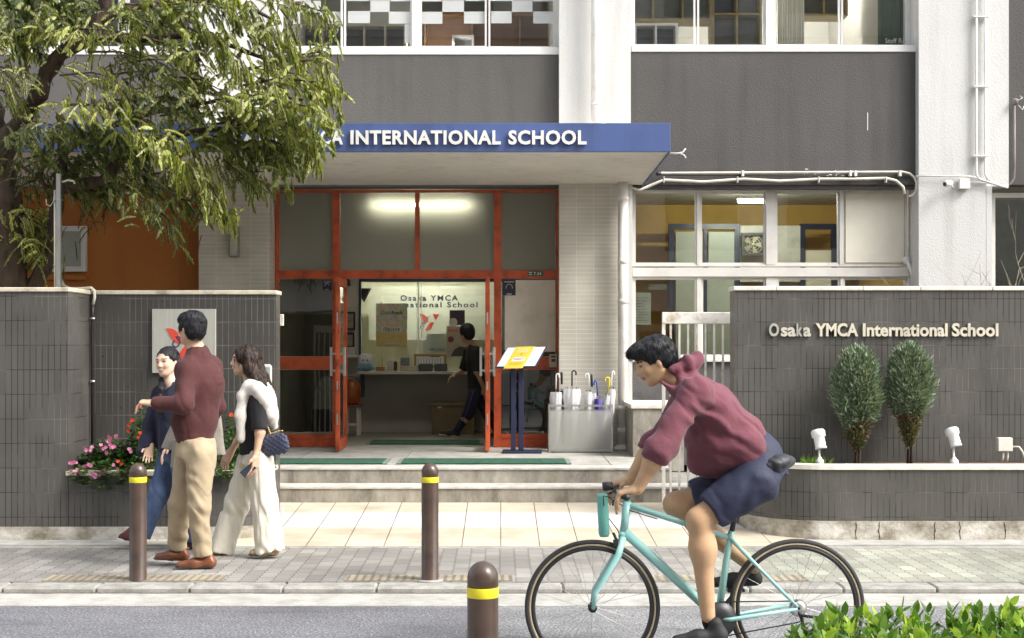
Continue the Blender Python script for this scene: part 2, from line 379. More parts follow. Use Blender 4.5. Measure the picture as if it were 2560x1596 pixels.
# ================================================================ the setting: road, kerbs, pavement
YW, YR, YF, YP, YN, YC = 11.35, 11.97, 16.2, 15.83, 15.95, 13.35     # wall front, recessed wall, glazing plane, pillars, grey panels, canopy edge
def ground_mats():
    m, t, b = newmat('asphalt'); oc = t.nodes.new('ShaderNodeTexCoord').outputs['Object']
    n = noise(t, oc, 75, 4, 0.8); n2 = noise(t, oc, 0.8, 6)
    c = ramp(t, n, [(0.34, (0.055, 0.055, 0.060)), (0.50, (0.145, 0.145, 0.152)), (0.64, (0.42, 0.42, 0.43))])
    c = mixc(t, 1.0, c, ramp(t, n2, [(0.3, (0.85, 0.85, 0.86)), (0.7, (1.1, 1.1, 1.1))]), 'MULTIPLY')
    spx = t.nodes.new('ShaderNodeSeparateXYZ'); t.links.new(oc, spx.inputs[0])
    edge = mth(t, 'ADD', spx.outputs[0], mth(t, 'MULTIPLY', spx.outputs[1], -0.02)); edge = mth(t, 'ADD', edge, mth(t, 'MULTIPLY', noise(t, mapping(t, oc, (0, 1, 0)), 3.0, 3), 0.10))
    c = mixc(t, 1.0, c, ramp(t, mth(t, 'MULTIPLY_ADD', edge, 0.5, 0.5), [(0.418, (0.90, 0.90, 0.94)), (0.4185, (0.35, 0.35, 0.35))]), 'MULTIPLY')
    rr2 = [l.from_node for l in t.links if l.from_node.type == 'VALTORGB'][-1].color_ramp
    k = rr2.elements.new(0.4225); k.color = (0.35, 0.35, 0.35, 1); k = rr2.elements.new(0.423); k.color = (1.18, 1.18, 1.16, 1)
    c = mixc(t, 1.0, c, ramp(t, noise(t, mapping(t, oc, (0.6, 2.0, 1)), 1.5, 7, 0.7), [(0.36, (0.68, 0.68, 0.68)), (0.52, (1.0, 1.0, 1.0)), (0.68, (1.14, 1.14, 1.13))]), 'MULTIPLY')
    t.links.new(c, b.inputs['Base Color']); b.inputs['Roughness'].default_value = 0.75
    bp = t.nodes.new('ShaderNodeBump'); bp.inputs['Strength'].default_value = 0.6; bp.inputs['Distance'].default_value = 0.006
    t.links.new(n, bp.inputs['Height']); t.links.new(bp.outputs[0], b.inputs['Normal'])
    # interlocking pavement blocks
    m, t, b = newmat('pavement_blocks'); oc = t.nodes.new('ShaderNodeTexCoord').outputs['Object']
    sp = t.nodes.new('ShaderNodeSeparateXYZ'); t.links.new(oc, sp.inputs[0]); x, y = sp.outputs[0], sp.outputs[1]
    tri = mth(t, 'PINGPONG', y, 0.05); xx = mth(t, 'ADD', x, mth(t, 'MULTIPLY', tri, 0.28))
    cb = t.nodes.new('ShaderNodeCombineXYZ'); t.links.new(y, cb.inputs[0]); t.links.new(xx, cb.inputs[1])
    br = t.nodes.new('ShaderNodeTexBrick'); br.offset = 0.5; t.links.new(cb.outputs[0], br.inputs['Vector'])
    br.inputs['Scale'].default_value = 1; br.inputs['Mortar Size'].default_value = 0.0030; br.inputs['Brick Width'].default_value = 0.20; br.inputs['Row Height'].default_value = 0.107
    br.inputs['Color1'].default_value = (0.225, 0.212, 0.198, 1); br.inputs['Color2'].default_value = (0.335, 0.325, 0.300, 1); br.inputs['Mortar'].default_value = (0.10, 0.09, 0.08, 1)
    br.inputs['Mortar Smooth'].default_value = 0.15; br.inputs['Bias'].default_value = -0.25
    green = ramp(t, mth(t, 'MULTIPLY_ADD', x, 0.2, 0.5), [(0.80, (1, 1, 1)), (0.86, (1.20, 1.27, 1.14))])
    c = mixc(t, 1.0, br.outputs['Color'], green, 'MULTIPLY')
    c = mixc(t, 1.0, c, ramp(t, noise(t, oc, 1.1, 6), [(0.3, (0.70, 0.70, 0.69)), (0.55, (1.0, 1.0, 1.0)), (0.75, (1.35, 1.34, 1.3))]), 'MULTIPLY')
    c = mixc(t, 1.0, c, ramp(t, noise(t, oc, 90, 3), [(0.3, (0.88, 0.88, 0.88)), (0.7, (1.1, 1.1, 1.1))]), 'MULTIPLY')
    t.links.new(c, b.inputs['Base Color']); b.inputs['Roughness'].default_value = 0.8
    bp = t.nodes.new('ShaderNodeBump'); bp.invert = True; bp.inputs['Strength'].default_value = 0.8; bp.inputs['Distance'].default_value = 0.004
    t.links.new(br.outputs['Fac'], bp.inputs['Height']); t.links.new(bp.outputs[0], b.inputs['Normal'])
    # forecourt tiles: beige with a white band, faint curved scratches pressed into each tile
    m, t, b = newmat('forecourt_tiles'); oc = t.nodes.new('ShaderNodeTexCoord').outputs['UV']
    sp = t.nodes.new('ShaderNodeSeparateXYZ'); t.links.new(oc, sp.inputs[0]); x, y = sp.outputs[0], sp.outputs[1]
    br = t.nodes.new('ShaderNodeTexBrick'); br.offset = 0; t.links.new(oc, br.inputs['Vector'])
    br.inputs['Scale'].default_value = 1; br.inputs['Mortar Size'].default_value = 0.004; br.inputs['Brick Width'].default_value = 0.30; br.inputs['Row Height'].default_value = 9.0
    br.inputs['Color1'].default_value = (1, 1, 1, 1); br.inputs['Color2'].default_value = (0.97, 0.97, 0.97, 1); br.inputs['Mortar'].default_value = (0.22, 0.19, 0.15, 1); br.inputs['Mortar Smooth'].default_value = 0.1
    beige = (0.56, 0.495, 0.39); white = (0.66, 0.65, 0.64)
    f = ramp(t, mth(t, 'MULTIPLY', y, 0.05), [(0.0, beige), (11.865 / 20 - 0.0001, beige)])
    rr = f.node.color_ramp; rr.interpolation = 'CONSTANT'
    for p, c in ((11.872 / 20, white), (12.128 / 20, (0.16, 0.14, 0.12)), (12.152 / 20, white), (12.56 / 20, (0.57, 0.51, 0.41))):
        k = rr.elements.new(p); k.color = (*c, 1)
    rr.elements[1].position = 0.3
    c = mixc(t, 1.0, f, br.outputs['Color'], 'MULTIPLY')
    wv = t.nodes.new('ShaderNodeTexWave'); wv.wave_type = 'RINGS'; wv.inputs['Scale'].default_value = 1.05; wv.inputs['Distortion'].default_value = 1.5
    t.links.new(mapping(t, oc, (3.3, 1.6, 1)), wv.inputs['Vector'])
    line = ramp(t, wv.outputs['Fac'], [(0.0, (0.80, 0.76, 0.72)), (0.012, (1, 1, 1))])
    c = mixc(t, 1.0, c, line, 'MULTIPLY')
    c = mixc(t, 1.0, c, ramp(t, noise(t, oc, 2.2, 6), [(0.3, (0.74, 0.72, 0.69)), (0.6, (1.06, 1.06, 1.06))]), 'MULTIPLY')
    t.links.new(c, b.inputs['Base Color']); b.inputs['Roughness'].default_value = 0.6
    # concrete: pale with stains / steps: dirty risers
    for nm, base, dk, sc1 in (('pale_concrete', (0.46, 0.45, 0.42), (0.30, 0.29, 0.26), 6), ('kerb_stone', (0.38, 0.37, 0.34), (0.22, 0.21, 0.19), 8)):
        m, t, b = newmat(nm); oc = t.nodes.new('ShaderNodeTexCoord').outputs['Object']
        c = ramp(t, noise(t, oc, sc1, 7, 0.65), [(0.32, dk), (0.62, base)])
        c = mixc(t, 1.0, c, ramp(t, noise(t, oc, 130, 2), [(0.3, (0.85, 0.85, 0.85)), (0.7, (1.08, 1.08, 1.08))]), 'MULTIPLY')
        t.links.new(c, b.inputs['Base Color']); b.inputs['Roughness'].default_value = 0.85
        bp = t.nodes.new('ShaderNodeBump'); bp.inputs['Strength'].default_value = 0.4; bp.inputs['Distance'].default_value = 0.006
        t.links.new(noise(t, oc, 60, 4), bp.inputs['Height']); t.links.new(bp.outputs[0], b.inputs['Normal'])
    m, t, b = newmat('step_riser'); oc = t.nodes.new('ShaderNodeTexCoord').outputs['Object']
    c = ramp(t, noise(t, mapping(t, oc, (1, 1, 0.45)), 6, 8, 0.7), [(0.30, (0.13, 0.12, 0.105)), (0.46, (0.27, 0.25, 0.215)), (0.66, (0.40, 0.37, 0.31))])
    c = mixc(t, 1.0, c, ramp(t, noise(t, mapping(t, oc, (3, 3, 0.9)), 3, 5), [(0.3, (0.80, 0.78, 0.73)), (0.6, (1.05, 1.05, 1.05))]), 'MULTIPLY')
    c = mixc(t, 1.0, c, ramp(t, noise(t, oc, 110, 2), [(0.3, (0.85, 0.85, 0.85)), (0.7, (1.12, 1.12, 1.12))]), 'MULTIPLY')
    t.links.new(c, b.inputs['Base Color']); b.inputs['Roughness'].default_value = 0.85
    m, t, b = newmat('wall_base_concrete'); oc = t.nodes.new('ShaderNodeTexCoord').outputs['Object']
    c = ramp(t, noise(t, mapping(t, oc, (1, 1, 1.6)), 3.2, 8, 0.7), [(0.30, (0.12, 0.10, 0.06)), (0.45, (0.34, 0.31, 0.25)), (0.60, (0.60, 0.57, 0.52))])
    t.links.new(c, b.inputs['Base Color']); b.inputs['Roughness'].default_value = 0.9
    bp = t.nodes.new('ShaderNodeBump'); bp.inputs['Strength'].default_value = 0.7; bp.inputs['Distance'].default_value = 0.015
    t.links.new(noise(t, oc, 18, 6), bp.inputs['Height']); t.links.new(bp.outputs[0], b.inputs['Normal'])
    m, t, b = newmat('tactile_blocks'); oc = t.nodes.new('ShaderNodeTexCoord').outputs['Object']
    sp = t.nodes.new('ShaderNodeSeparateXYZ'); t.links.new(oc, sp.inputs[0])
    tx = mth(t, 'PINGPONG', sp.outputs[0], 0.027); ty = mth(t, 'PINGPONG', sp.outputs[1], 0.02)
    dots = mth(t, 'MULTIPLY', mth(t, 'GREATER_THAN', tx, 0.012), mth(t, 'GREATER_THAN', ty, 0.007))
    c = mixc(t, dots, (0.22, 0.20, 0.17), (0.50, 0.42, 0.27))
    c = mixc(t, 1.0, c, ramp(t, noise(t, oc, 4, 6), [(0.3, (0.6, 0.6, 0.6)), (0.6, (1.05, 1.05, 1.05))]), 'MULTIPLY')
    t.links.new(c, b.inputs['Base Color'])
ground_mats()
box('ground', m_ := pm('far_ground', (0.2, 0.2, 0.19), 0.9), -120, 120, -60, 120, -0.4, -0.085, kind='structure')
box('road', MATS['asphalt'], -40, 40, 5.55, 8.80, -0.3, -0.045, kind='structure')
box('gutter', MATS['pale_concrete'], -40, 40, 8.80, 9.24, -0.3, -0.041, kind='structure')
b = MB()
x = -20.0
while x < 20:                                        # the low kerb, one stone every 60 cm
    b.box(x, x + 0.596, 9.24, 9.44, -0.3, -0.002 + random.uniform(-0.0015, 0.0015), 0.012); x += 0.60
b.build('kerb', MATS['kerb_stone'], kind='structure')
b = MB(); r0 = random.Random(4); x = -9.0
while x < 9:                                         # grit gathered along the kerb's foot
    l = r0.uniform(.05, .25); w_ = r0.uniform(.004, .020); b.face([(x, 9.2395 - w_, -.0405), (x + l, 9.2395 - w_ * r0.uniform(.6, 1.3), -.0405), (x + l, 9.2395, -.036), (x, 9.2395, -.036)]); x += l
b.build('gutter_grit', pm('grit', (.13, .12, .10), .95, .3, 60), kind='structure')
box('pavement', MATS['pavement_blocks'], -20, 20, 9.442, 10.985, -0.3, 0.0, kind='structure')
box('pavement_edging', MATS['kerb_stone'], -20, 20, 10.985, 11.07, -0.3, 0.003, kind='structure')
box('near_pavement', MATS['kerb_stone'], -20, 20, -3.0, 5.55, -0.3, 0.0, kind='structure')
box('tactile_paving', MATS['tactile_blocks'], X(865, 9.6), X(1282, 9.6), 9.46, 9.70, 0.001, 0.0045, kind='structure')
box('tactile_paving', MATS['tactile_blocks'], X(120, 9.6), X(560, 9.6), 9.46, 9.70, 0.001, 0.0045, kind='structure')
box('tactile_paving', MATS['tactile_blocks'], X(1600, 9.6), X(2010, 9.6), 9.46, 9.70, 0.001, 0.0045, kind='structure')
XL, XR = -1.80, 1.99
b = MB()                                             # sloping forecourt between the two garden walls
def slope_z(y): return 0.004 if y < 11.07 else 0.004 + (y - 11.07) * 0.112 / 2.02
ys = [11.07, 11.5, 12.13, 12.6, 13.30]
for a, c in zip(ys[:-1], ys[1:]):
    x0, x1 = -2.9, 2.4
    b.face([(x0, a, slope_z(a)), (x1, a, slope_z(a)), (x1, c, slope_z(c)), (x0, c, slope_z(c))], [(x0, a), (x1, a), (x1, c), (x0, c)])
b.face([(-2.9, 11.07, -.2), (2.4, 11.07, -.2), (2.4, 11.07, .004), (-2.9, 11.07, .004)], [(0, 11.1)] * 4)
b.build('forecourt', MATS['forecourt_tiles'], kind='structure')
box('wall_footing_strip', MATS['pale_concrete'], -6, -2.14, 11.07, 11.6, -0.2, 0.016, kind='structure')
box('wall_footing_strip', MATS['pale_concrete'], 2.40, 8, 11.07, 11.6, -0.2, 0.016, kind='structure')
box('garden_soil', pm('soil', (0.10, 0.07, 0.045), 0.95, 0.3, 20, 0.6, 60), -8, -2.9, 11.6, 15.9, -0.2, 0.35, kind='structure')
box('garden_soil', MATS['soil'], 2.4, 9, 12.3, 15.9, -0.2, 0.3, kind='structure')

box('side_paving', MATS['kerb_stone'], 1.60, 2.5, 13.10, 16.1, -.1, .125, kind='structure')
# platform and steps
st = thing('entrance_steps', 'two low stained concrete steps with white edges before the open red doors', 'steps', (0, 13.3, 0.1))
s_top = MATS['pale_concrete']
pl = MB(); pl.box(-2.95, 1.575, 13.48, 16.9, 0.05, 0.398); pl.build('platform', s_top, st)
r2 = MB(); r2.box(-2.95, 1.57, 13.452, 13.48, 0.262, 0.398); r2.build('riser', MATS['step_riser'], st)
pm('worn_white_edge', (0.54, 0.52, 0.48), 0.7, 0.14, 9, 0.2, 50)
e2 = MB(); e2.box(-2.95, 1.585, 13.44, 13.75, 0.3981, 0.402, 0); e2.box(-2.95, 1.585, 13.44, 13.46, 0.386, 0.398); e2.build('edge_strip', MATS['worn_white_edge'], st)
t1 = MB(); t1.box(-2.95, 1.77, 13.10, 13.452, 0.05, 0.254); t1.build('riser', MATS['step_riser'], st)
e1 = MB(); e1.box(-2.95, 1.78, 13.088, 13.4515, 0.2541, 0.260); e1.box(-2.95, 1.78, 13.088, 13.0998, 0.243, 0.2541); e1.build('edge_strip', MATS['worn_white_edge'], st)
for (xa, ya, xb, yb) in ((X(1497, 15.6), 15.7, X(1497, 15.6), 13.8), (X(1030, 15.6), 15.7, X(1030, 15.6), 13.8), (X(780, 15.6), 15.7, X(780, 15.6), 13.8)):
    j = MB(); j.box(xa - .004, xa + .004, yb, ya, 0.3985, 0.4025); j.build('joint', MATS['step_riser'], st)

# ================================================================ garden walls
def arc(cx, cy, r, a0, a1, n=8): return [(cx + r * math.cos(R(a0 + (a1 - a0) * i / n)), cy + r * math.sin(R(a0 + (a1 - a0) * i / n))) for i in range(n + 1)]
ZT = 2.005
lw = thing('garden_wall', 'dark grey tiled wall with a stone coping and planter, below the green tree', 'wall', (-3.2, 11.6, 0))
xb = X(170, YW); xe = X(690, YR)
o = MB(); o.strip([(-6.0, YW), (xb, YW), (xb, 12.6), (-6.0, 12.6)], 0.118, ZT - .036, True, -6.0); o.build('wall_block', m_darktile, lw)
o = MB(); o.box(-6.0, xb + 0.012, YW - 0.014, 12.61, ZT - .036, ZT, 0.006); o.build('coping', m_coping, lw)
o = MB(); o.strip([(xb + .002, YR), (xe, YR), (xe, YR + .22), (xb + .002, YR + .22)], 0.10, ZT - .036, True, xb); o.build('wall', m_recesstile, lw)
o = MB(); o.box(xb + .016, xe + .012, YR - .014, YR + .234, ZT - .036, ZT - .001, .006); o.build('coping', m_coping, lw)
planc = [(xb + .003, YW), (-2.20, YW)] + [(-2.20 + .33 * math.sin(R(a)), YW + .33 * (1 - math.cos(R(a)))) for a in range(10, 91, 10)] + [(-1.868, YR - .003), (-1.99, YR - .003)] + \
        [(-2.20 + .20 * math.sin(R(a)), YW + .12 + .20 * (1 - math.cos(R(a)))) for a in range(90, -1, -15)] + [(xb + .003, YW + .12)]
o = MB(); o.strip(planc, 0.118, 0.522); o.build('planter_wall', m_darktile, lw)
def grow(pl, d): # offset a polygon outwards
    n = len(pl); out = []
    for i in range(n):
        a, p, c = v3(pl[i - 1]), v3(pl[i]), v3(pl[(i + 1) % n]); e1 = p - a; e2 = c - p
        n1 = np.array([e1[1], -e1[0]]) / (np.linalg.norm(e1) + 1e-9); n2 = np.array([e2[1], -e2[0]]) / (np.linalg.norm(e2) + 1e-9)
        nn = n1 + n2; nn /= (np.linalg.norm(nn) + 1e-9); k = min(1 / max(.4, float(np.dot(nn, n1))), 1.6); out.append(tuple(p + nn * d * k))
    return out
o = MB(); o.strip(grow(planc, .016), 0.522, 0.557); o.build('sill', m_coping, lw)
inner = planc[:1] + planc[1:11]
o = MB(); o.strip([(-6.0, YW - .012), (xb, YW - .012)] + grow(planc, .012)[1:10] + [(-1.86, YR + .2), (-6, YR + .2)], -.1, 0.118); o.build('base', MATS['wall_base_concrete'], lw)
o = MB(); o.strip([(xb + .005, YW + .1), (-2.2, YW + .1), (-2.02, YR - .2), (-2.02, YR - .005), (xb + .005, YR - .005)], 0.3, 0.505); o.build('soil', MATS['soil'], lw)
rw = thing('garden_wall', 'dark grey tiled wall with cream school name letters and a curved planter', 'wall', (4.5, 12.2, 0))
x0 = X(1837, 12.0); ZTR = Z(716, 12.0)
o = MB(); o.strip([(x0, 12.0), (8.0, 12.0), (8.0, 12.25), (x0, 12.25)], 0.10, ZTR - .036, True, -0.02); o.build('wall', m_darktile, rw)
o = MB(); x = x0 - .014
i = 0
while x < 8:
    l = (0.36, 0.72, 0.48, 0.6)[i % 4]; o.box(x, min(8, x + l - .004), 11.985, 12.265, ZTR - .036, ZTR, .005); x += l; i += 1
o.build('coping', m_coping_l, rw)
plr = [(2.62 - .62 * math.sin(R(a)), YW + .62 * (1 - math.cos(R(a)))) for a in range(88, 9, -6)] + [(2.62, YW), (8.0, YW), (8.0, YW + .12), (2.64, YW + .12)] + \
      [(2.64 - .50 * math.sin(R(a)), YW + .12 + .50 * (1 - math.cos(R(a)))) for a in range(12, 86, 12)]
plr = [(2.001, 11.998)] + plr + [(2.12, 11.998)]
o = MB(); o.strip(plr, 0.163, 0.568); o.build('planter_wall', m_darktile, rw)
o = MB(); o.strip(grow(plr, .014), 0.568, 0.604); o.build('sill', m_coping_l, rw)
# broken concrete footing, cracked into blocks
crk = MB(); pb = grow(plr, .006)[0:16]; pts = pb[:15] + []
fp = [(2.001, 12.2)] + [p for p in pb if p[1] < 12.0][:15]
fp = [(1.99, 12.05)] + [(2.62 - .63 * math.sin(R(a)), YW - .008 + .63 * (1 - math.cos(R(a)))) for a in range(88, 9, -6)] + [(2.62, YW - .008), (8, YW - .008), (8, 12.2), (1.99, 12.2)]
crk.strip(fp, -.1, 0.163); crk.build('base', MATS['wall_base_concrete'], rw)
cr = MB()
for cx in (2.98, 3.42, 3.62, 3.97, 4.22, 2.80):
    px = cx
    pth = [(px + random.uniform(-.008, .008), YW - .009, 0.16 - k * .024) for k in range(7)]; cr.tube(pth, [.0022, .004, .002, .005, .002, .003, .002], 5)
cr.build('crack', m_black, rw)
o = MB(); o.strip([(2.25, 11.75), (2.7, YW + .1), (8, YW + .1), (8, 11.998), (2.25, 11.998)], 0.3, 0.572); o.build('soil', MATS['soil'], rw)
# letters on the right wall: "O" and "k" in a greyer tint
o = MB(); zl = Z(840, 11.97); hgt = (Z(808, 11.97) - zl)
segs = (('O', 1923, 1948, (.62, .66, .74)), ('sa', 1953, 1990, (.86, .88, .92)), ('k', 1992, 2007, (.62, .66, .74)), ('a', 2009, 2028, (.86, .90, .95)),
        ('YMCA', 2040, 2146, (1, 1, 1)), ('International', 2158, 2370, (1, 1, 1)), ('School', 2381, 2497, (1, 1, 1)))
for s_, a, c, col in segs:
    o.col = col; text(o, s_, (X(a, 11.97), 11.988, zl), X(c, 11.97) - X(a, 11.97), hgt, depth=0.02, offset=0.03)
o.build('lettering', m_letter_cream, rw)

# ================================================================ school building
sb = thing('school_building', 'school with grey stucco bands, white pillars, blue lettered canopy and red doors', 'building', (0, 17, 0.05))
XBL, XBR = -8.0, 8.5
# pillars
def pillar(px0, px1, z0, z1, D, mat, d2=YF + .25, nm='pillar'):
    o = MB(); o.strip([(X(px0, D), D), (X(px1, D), D), (X(px1, D), d2), (X(px0, D), d2)], z0, z1); return o.build(nm, mat, sb)
pillar(497, 680, 3.59, 7.2, YP, m_white_stucco); pillar(497, 675, 0.40, 3.36, YP, m_whitetile, YF + .05)
pillar(1398, 1577, 3.59, 7.2, YP, m_white_stucco); pillar(1398, 1551, 0.402, 3.36, YP, m_whitetile, YF + .05)
pillar(1551.5, 1581, 0.402, 3.36, YP + .03, m_white_stucco, YF + .1)
pillar(2297, 2465, 0.3, 7.2, YP, m_white_stucco); pillar(2466, 2522, Z(466, YP + .05), 7.2, YP + .05, m_white_stucco); pillar(2466, 2480, .3, Z(466, YP + .05) - .003, YP + .004, m_white_stucco)
# grey bands
def band(px0, px1, ztop, zbot, mat=m_grey_stucco, D=YN, nm='wall_panel'):
    o = MB(); o.box(X(px0, D), X(px1, D), D, D + .24, zbot, ztop); return o.build(nm, mat, sb)
zs = Z(137, YN)
bz = Z(462, YN)
o = MB(); o.box(XBL, X(497, YP) - .002, YN, YN + .24, 3.3, zs); o.build('wall_panel', m_grey_stucco, sb)
band(681, 1397, zs, 3.3); o = MB(); o.box(X(1578, YP), X(2296, YP) - .003, YN, YN + .22, bz, Z(131, YN)); o.box(X(1578, YP), X(2296, YP) - .003, YN + .03, YN + .10, bz - .05, bz - .001); o.build('wall_panel', m_grey_stucco, sb)
o = MB(); o.box(X(2523, YP), XBR, YN, YN + .24, bz, 7.2); o.build('wall_panel', m_grey_stucco, sb)
o = MB()   # old white scratch marks left where a fixing was taken off
for (a, c, d_) in ((2168, 282, 44),): o.box(X(a, YN), X(a + 2, YN), YN - .002, YN - .0005, Z(c + d_, YN), Z(c, YN))
for i in range(22):
    a = random.uniform(2010, 2110); c = random.gauss(433, 4); o.box(X(a, YN), X(a + random.uniform(1, 8), YN), YN - .002, YN - .0005, Z(c + random.uniform(1, 3), YN), Z(c, YN))
o.build('paint_marks', m_letter_white, sb)
# wall below the right windows
o = MB(); o.box(X(1581, YF), X(2297, YF), YF - .06, YF + .15, 0.2, Z(905, YF)); o.build('lower_wall', pm('dark_roughcast', (0.115, 0.11, 0.11), .9, .12, 8, .9, 90), sb)
box('orange_wall', m_orange_wall, XBL, X(497, YP) - .003, YF - .08, YF + .1, 0.3, 3.36, sb)
# window units -------------------------------------------------
def window(panes, z0, z1, D, mat, t=.035, sill=None, glass=m_glass, name='window', y_in=0.03, extra=None):
    """panes: list of (px0, px1); one window part with frame, pane and sill sub-parts"""
    px0, px1 = panes[0][0], panes[-1][1]; x0, x1 = X(px0, D) - t, X(px1, D) + t
    f = MB(); f.frame(x0, x1, z0 - t, z1 + t, t, D - .03, D + .05)
    wpart = f.build(name, mat, sb)
    for i, (a, c) in enumerate(panes):
        g = MB(); sash = MB()
        xa, xc = X(a, D), X(c, D); yy = D + (0.012 if i % 2 else -0.006)
        sash.frame(xa, xc, z0, z1, .022, yy - .012, yy + .012)
        g.box(xa + .022, xc - .022, yy - .002, yy + .002, z0 + .022, z1 - .022)
        sash.build('sash', mat, wpart); g.build('pane', glass, wpart)
    for (a, c), (a2, c2) in zip(panes[:-1], panes[1:]):
        if X(a2, D) - X(c, D) > .04: m2 = MB(); m2.box(X(c, D) + .002, X(a2, D) - .002, D - .035, D + .048, z0, z1); m2.build('mullion', mat, wpart)
    if sill:
        s_ = MB(); s_.box(x0 - .01, x1 + .01, sill[2], D - .031, sill[0], sill[1], .004); s_.build('sill', mat, wpart)
    return wpart
zu0 = Z(118, YF); zut = 6.6
window([(703, 857), (860, 1030), (1050, 1217), (1221, 1388)], Z(121, YF), zut, YF, m_alu_w, .03, (zs + .0, Z(122, YF) - .032, YN - .012), m_glass_up)
window([(1582, 1738), (1743, 1913), (1933, 2099), (2103, 2268)], Z(117, YF), zut, YF, m_alu_w, .03, (Z(131, YN) + .002, Z(118, YF) - .032, YN - .012), m_glass_up)
window([(-300, -160), (-155, -5), (0, 150), (155, 300), (320, 480)], Z(121, YF), zut, YF, m_alu_w, .03, (zs + .0, Z(122, YF) - .032, YN - .012), m_glass_up)
zr = (Z(665, YF), Z(480, YF))
window([(1584, 1741), (1750, 1914), (1938, 2097), (2108, 2262)], Z(662, YF), Z(480, YF), YF, m_alu, .022)
window([(1584, 1741), (1753, 1914), (1942, 2099), (2108, 2266)], Z(905, YF) + .06, Z(695, YF), YF + .01, m_alu, .03, (Z(905, YF), Z(905, YF) + .029, YF - .1))
box('blind_panel', pm('cream_panel', (0.78, 0.74, 0.62), .5, .03, 3), X(2113, YF), X(2258, YF), YF - .022, YF - .016, Z(657, YF), Z(486, YF), sb)
box('window_transom', m_alu, X(1581, YF), X(2285, YF), YF - .045, YF + .06, Z(692, YF), Z(670, YF), sb)
window([(2482, 2640)], Z(900, YF), Z(490, YF), YF, m_alu, .03)
# small window in the orange wall
window([(95, 208)], Z(672, 16.1), Z(574, 16.1), 16.08, m_alu_w, .035, None, pm('obscured_glass', (.30, .32, .28), .25, .06, 60, .2, 120))
box('wall_ledge', m_orange_wall, X(72, 16.1), X(216, 16.1), 16.04, 16.119, Z(700, 16.1), Z(690, 16.1), sb)
# roof slab and upper shell
box('parapet', m_grey_stucco, XBL, XBR, YP + .02, YF + .4, 7.21, 8.2, sb)
box('roof', MATS['kerb_stone'], XBL, XBR, YF + .41, 24, 7.25, 7.6, sb)
# canopy ----------------------------------------------------------
can = MB(); xr = X(1676, YC); zb = Z(378, YC); zt = Z(308, YC)
can.box(XBL, xr, YC, YC + .05, zb - .006, zt, .003)
canopy = can.build('canopy', m_blue, sb)
o = MB(); o.mesh([(XBL, YC + .05, zb), (xr - .012, YC + .05, zb), (xr - .012, 15.93, 3.318), (XBL, 15.93, 3.318), (XBL, YC + .05, zt - .01), (xr - .012, YC + .05, zt - .01), (xr - .012, 15.82, 3.60), (XBL, 15.82, 3.60)],
                 [(3, 2, 1, 0), (4, 5, 6, 7), (1, 2, 6, 5), (0, 4, 7, 3)])
o.build('slab', m_soffit, canopy)
o = MB(); o.mesh([(xr - .011, YC + .05, zb - .012), (xr, YC + .05, zb - .012), (xr, 15.93, 3.30), (xr - .011, 15.93, 3.30), (xr - .011, YC + .05, zt), (xr, YC + .05, zt), (xr, 15.93, 3.60), (xr - .011, 15.93, 3.60)],
                 [(0, 3, 2, 1), (4, 5, 6, 7), (1, 2, 6, 5), (0, 4, 7, 3)]); o.build('side_trim', m_blue, canopy)
o = MB(); zl = Z(361, YC); hgt = Z(327, YC) - zl
for s_, a, c in (('OSAKA', 536, 723), ('YMCA', 741, 858), ('INTERNATIONAL', 877, 1252), ('SCHOOL', 1271, 1466)):
    text(o, s_, (X(a, YC), YC - .022, zl), X(c, YC) - X(a, YC), hgt, depth=0.022, offset=0.034, spacing=1.10)
o.build('lettering', m_letter_white, canopy)
o = MB()   # white drip hooks at the canopy's corner and edge
o.tube([P(1674, 383, YC + .3), P(1695, 384, YC + .3), P(1707, 381, YC + .3), P(1714, 372, YC + .3)], .008, 6)
o.tube([P(1700, 384, YC + .3), P(1710, 388, YC + .3), P(1715, 396, YC + .3)], .007, 6)
o.build('bracket', m_letter_white, canopy)
# entrance: red frame, frosted transoms, glazed side panels -----------------
x0, x1 = X(690, YF), X(1397, YF); zf = 0.402; zt0, zt1, ztt = Z(697, YF), Z(677, YF), Z(476, YF)
fr = MB()
fr.box(x0, x0 + .035, YF - .04, YF + .04, zf, ztt); fr.box(x1 - .035, x1, YF - .04, YF + .04, zf, ztt)
fr.box(x0 + .035, x1 - .035, YF - .038, YF + .038, ztt - .03, ztt - .001)
for a, c in ((832, 850), (1235, 1253)): fr.box(X(a, YF), X(c, YF), YF - .042, YF + .042, zf, ztt - .031)
for a, c in ((690 + 8, 832), (850, 1235), (1253, 1397 - 8)): fr.box(X(a, YF) + .001, X(c, YF) - .001, YF - .036, YF + .036, zt0, zt1)
fr.box(X(1038, YF), X(1049, YF), YF - .036, YF + .036, zt1 + .001, ztt - .031)
for a, c in ((698, 832), (1253, 1389)):
    fr.box(X(a, YF) + .001, X(c, YF) - .001, YF - .034, YF + .034, Z(924, YF), Z(892, YF))
    fr.box(X(a, YF) + .001, X(c, YF) - .001, YF - .034, YF + .034, zf + .001, Z(1100, YF)); fr.box(X(a, YF) + .001, X(c, YF) - .001, YF - .038, YF + .038, Z(1095, YF), Z(1085, YF))
    fr.box(X(a, YF) + .001, X(c, YF) - .001, YF - .030, YF + .030, Z(1100, YF) + .001, Z(1095, YF) - .001)
ent = fr.build('entrance_frame', m_red, sb)
for a, c in ((699, 831), (851, 1037), (1050, 1234), (1254, 1388)): g = MB(); g.box(X(a, YF), X(c, YF), YF - .003, YF + .003, zt1 + .002, ztt - .033); g.build('frosted_pane', m_frost, ent)
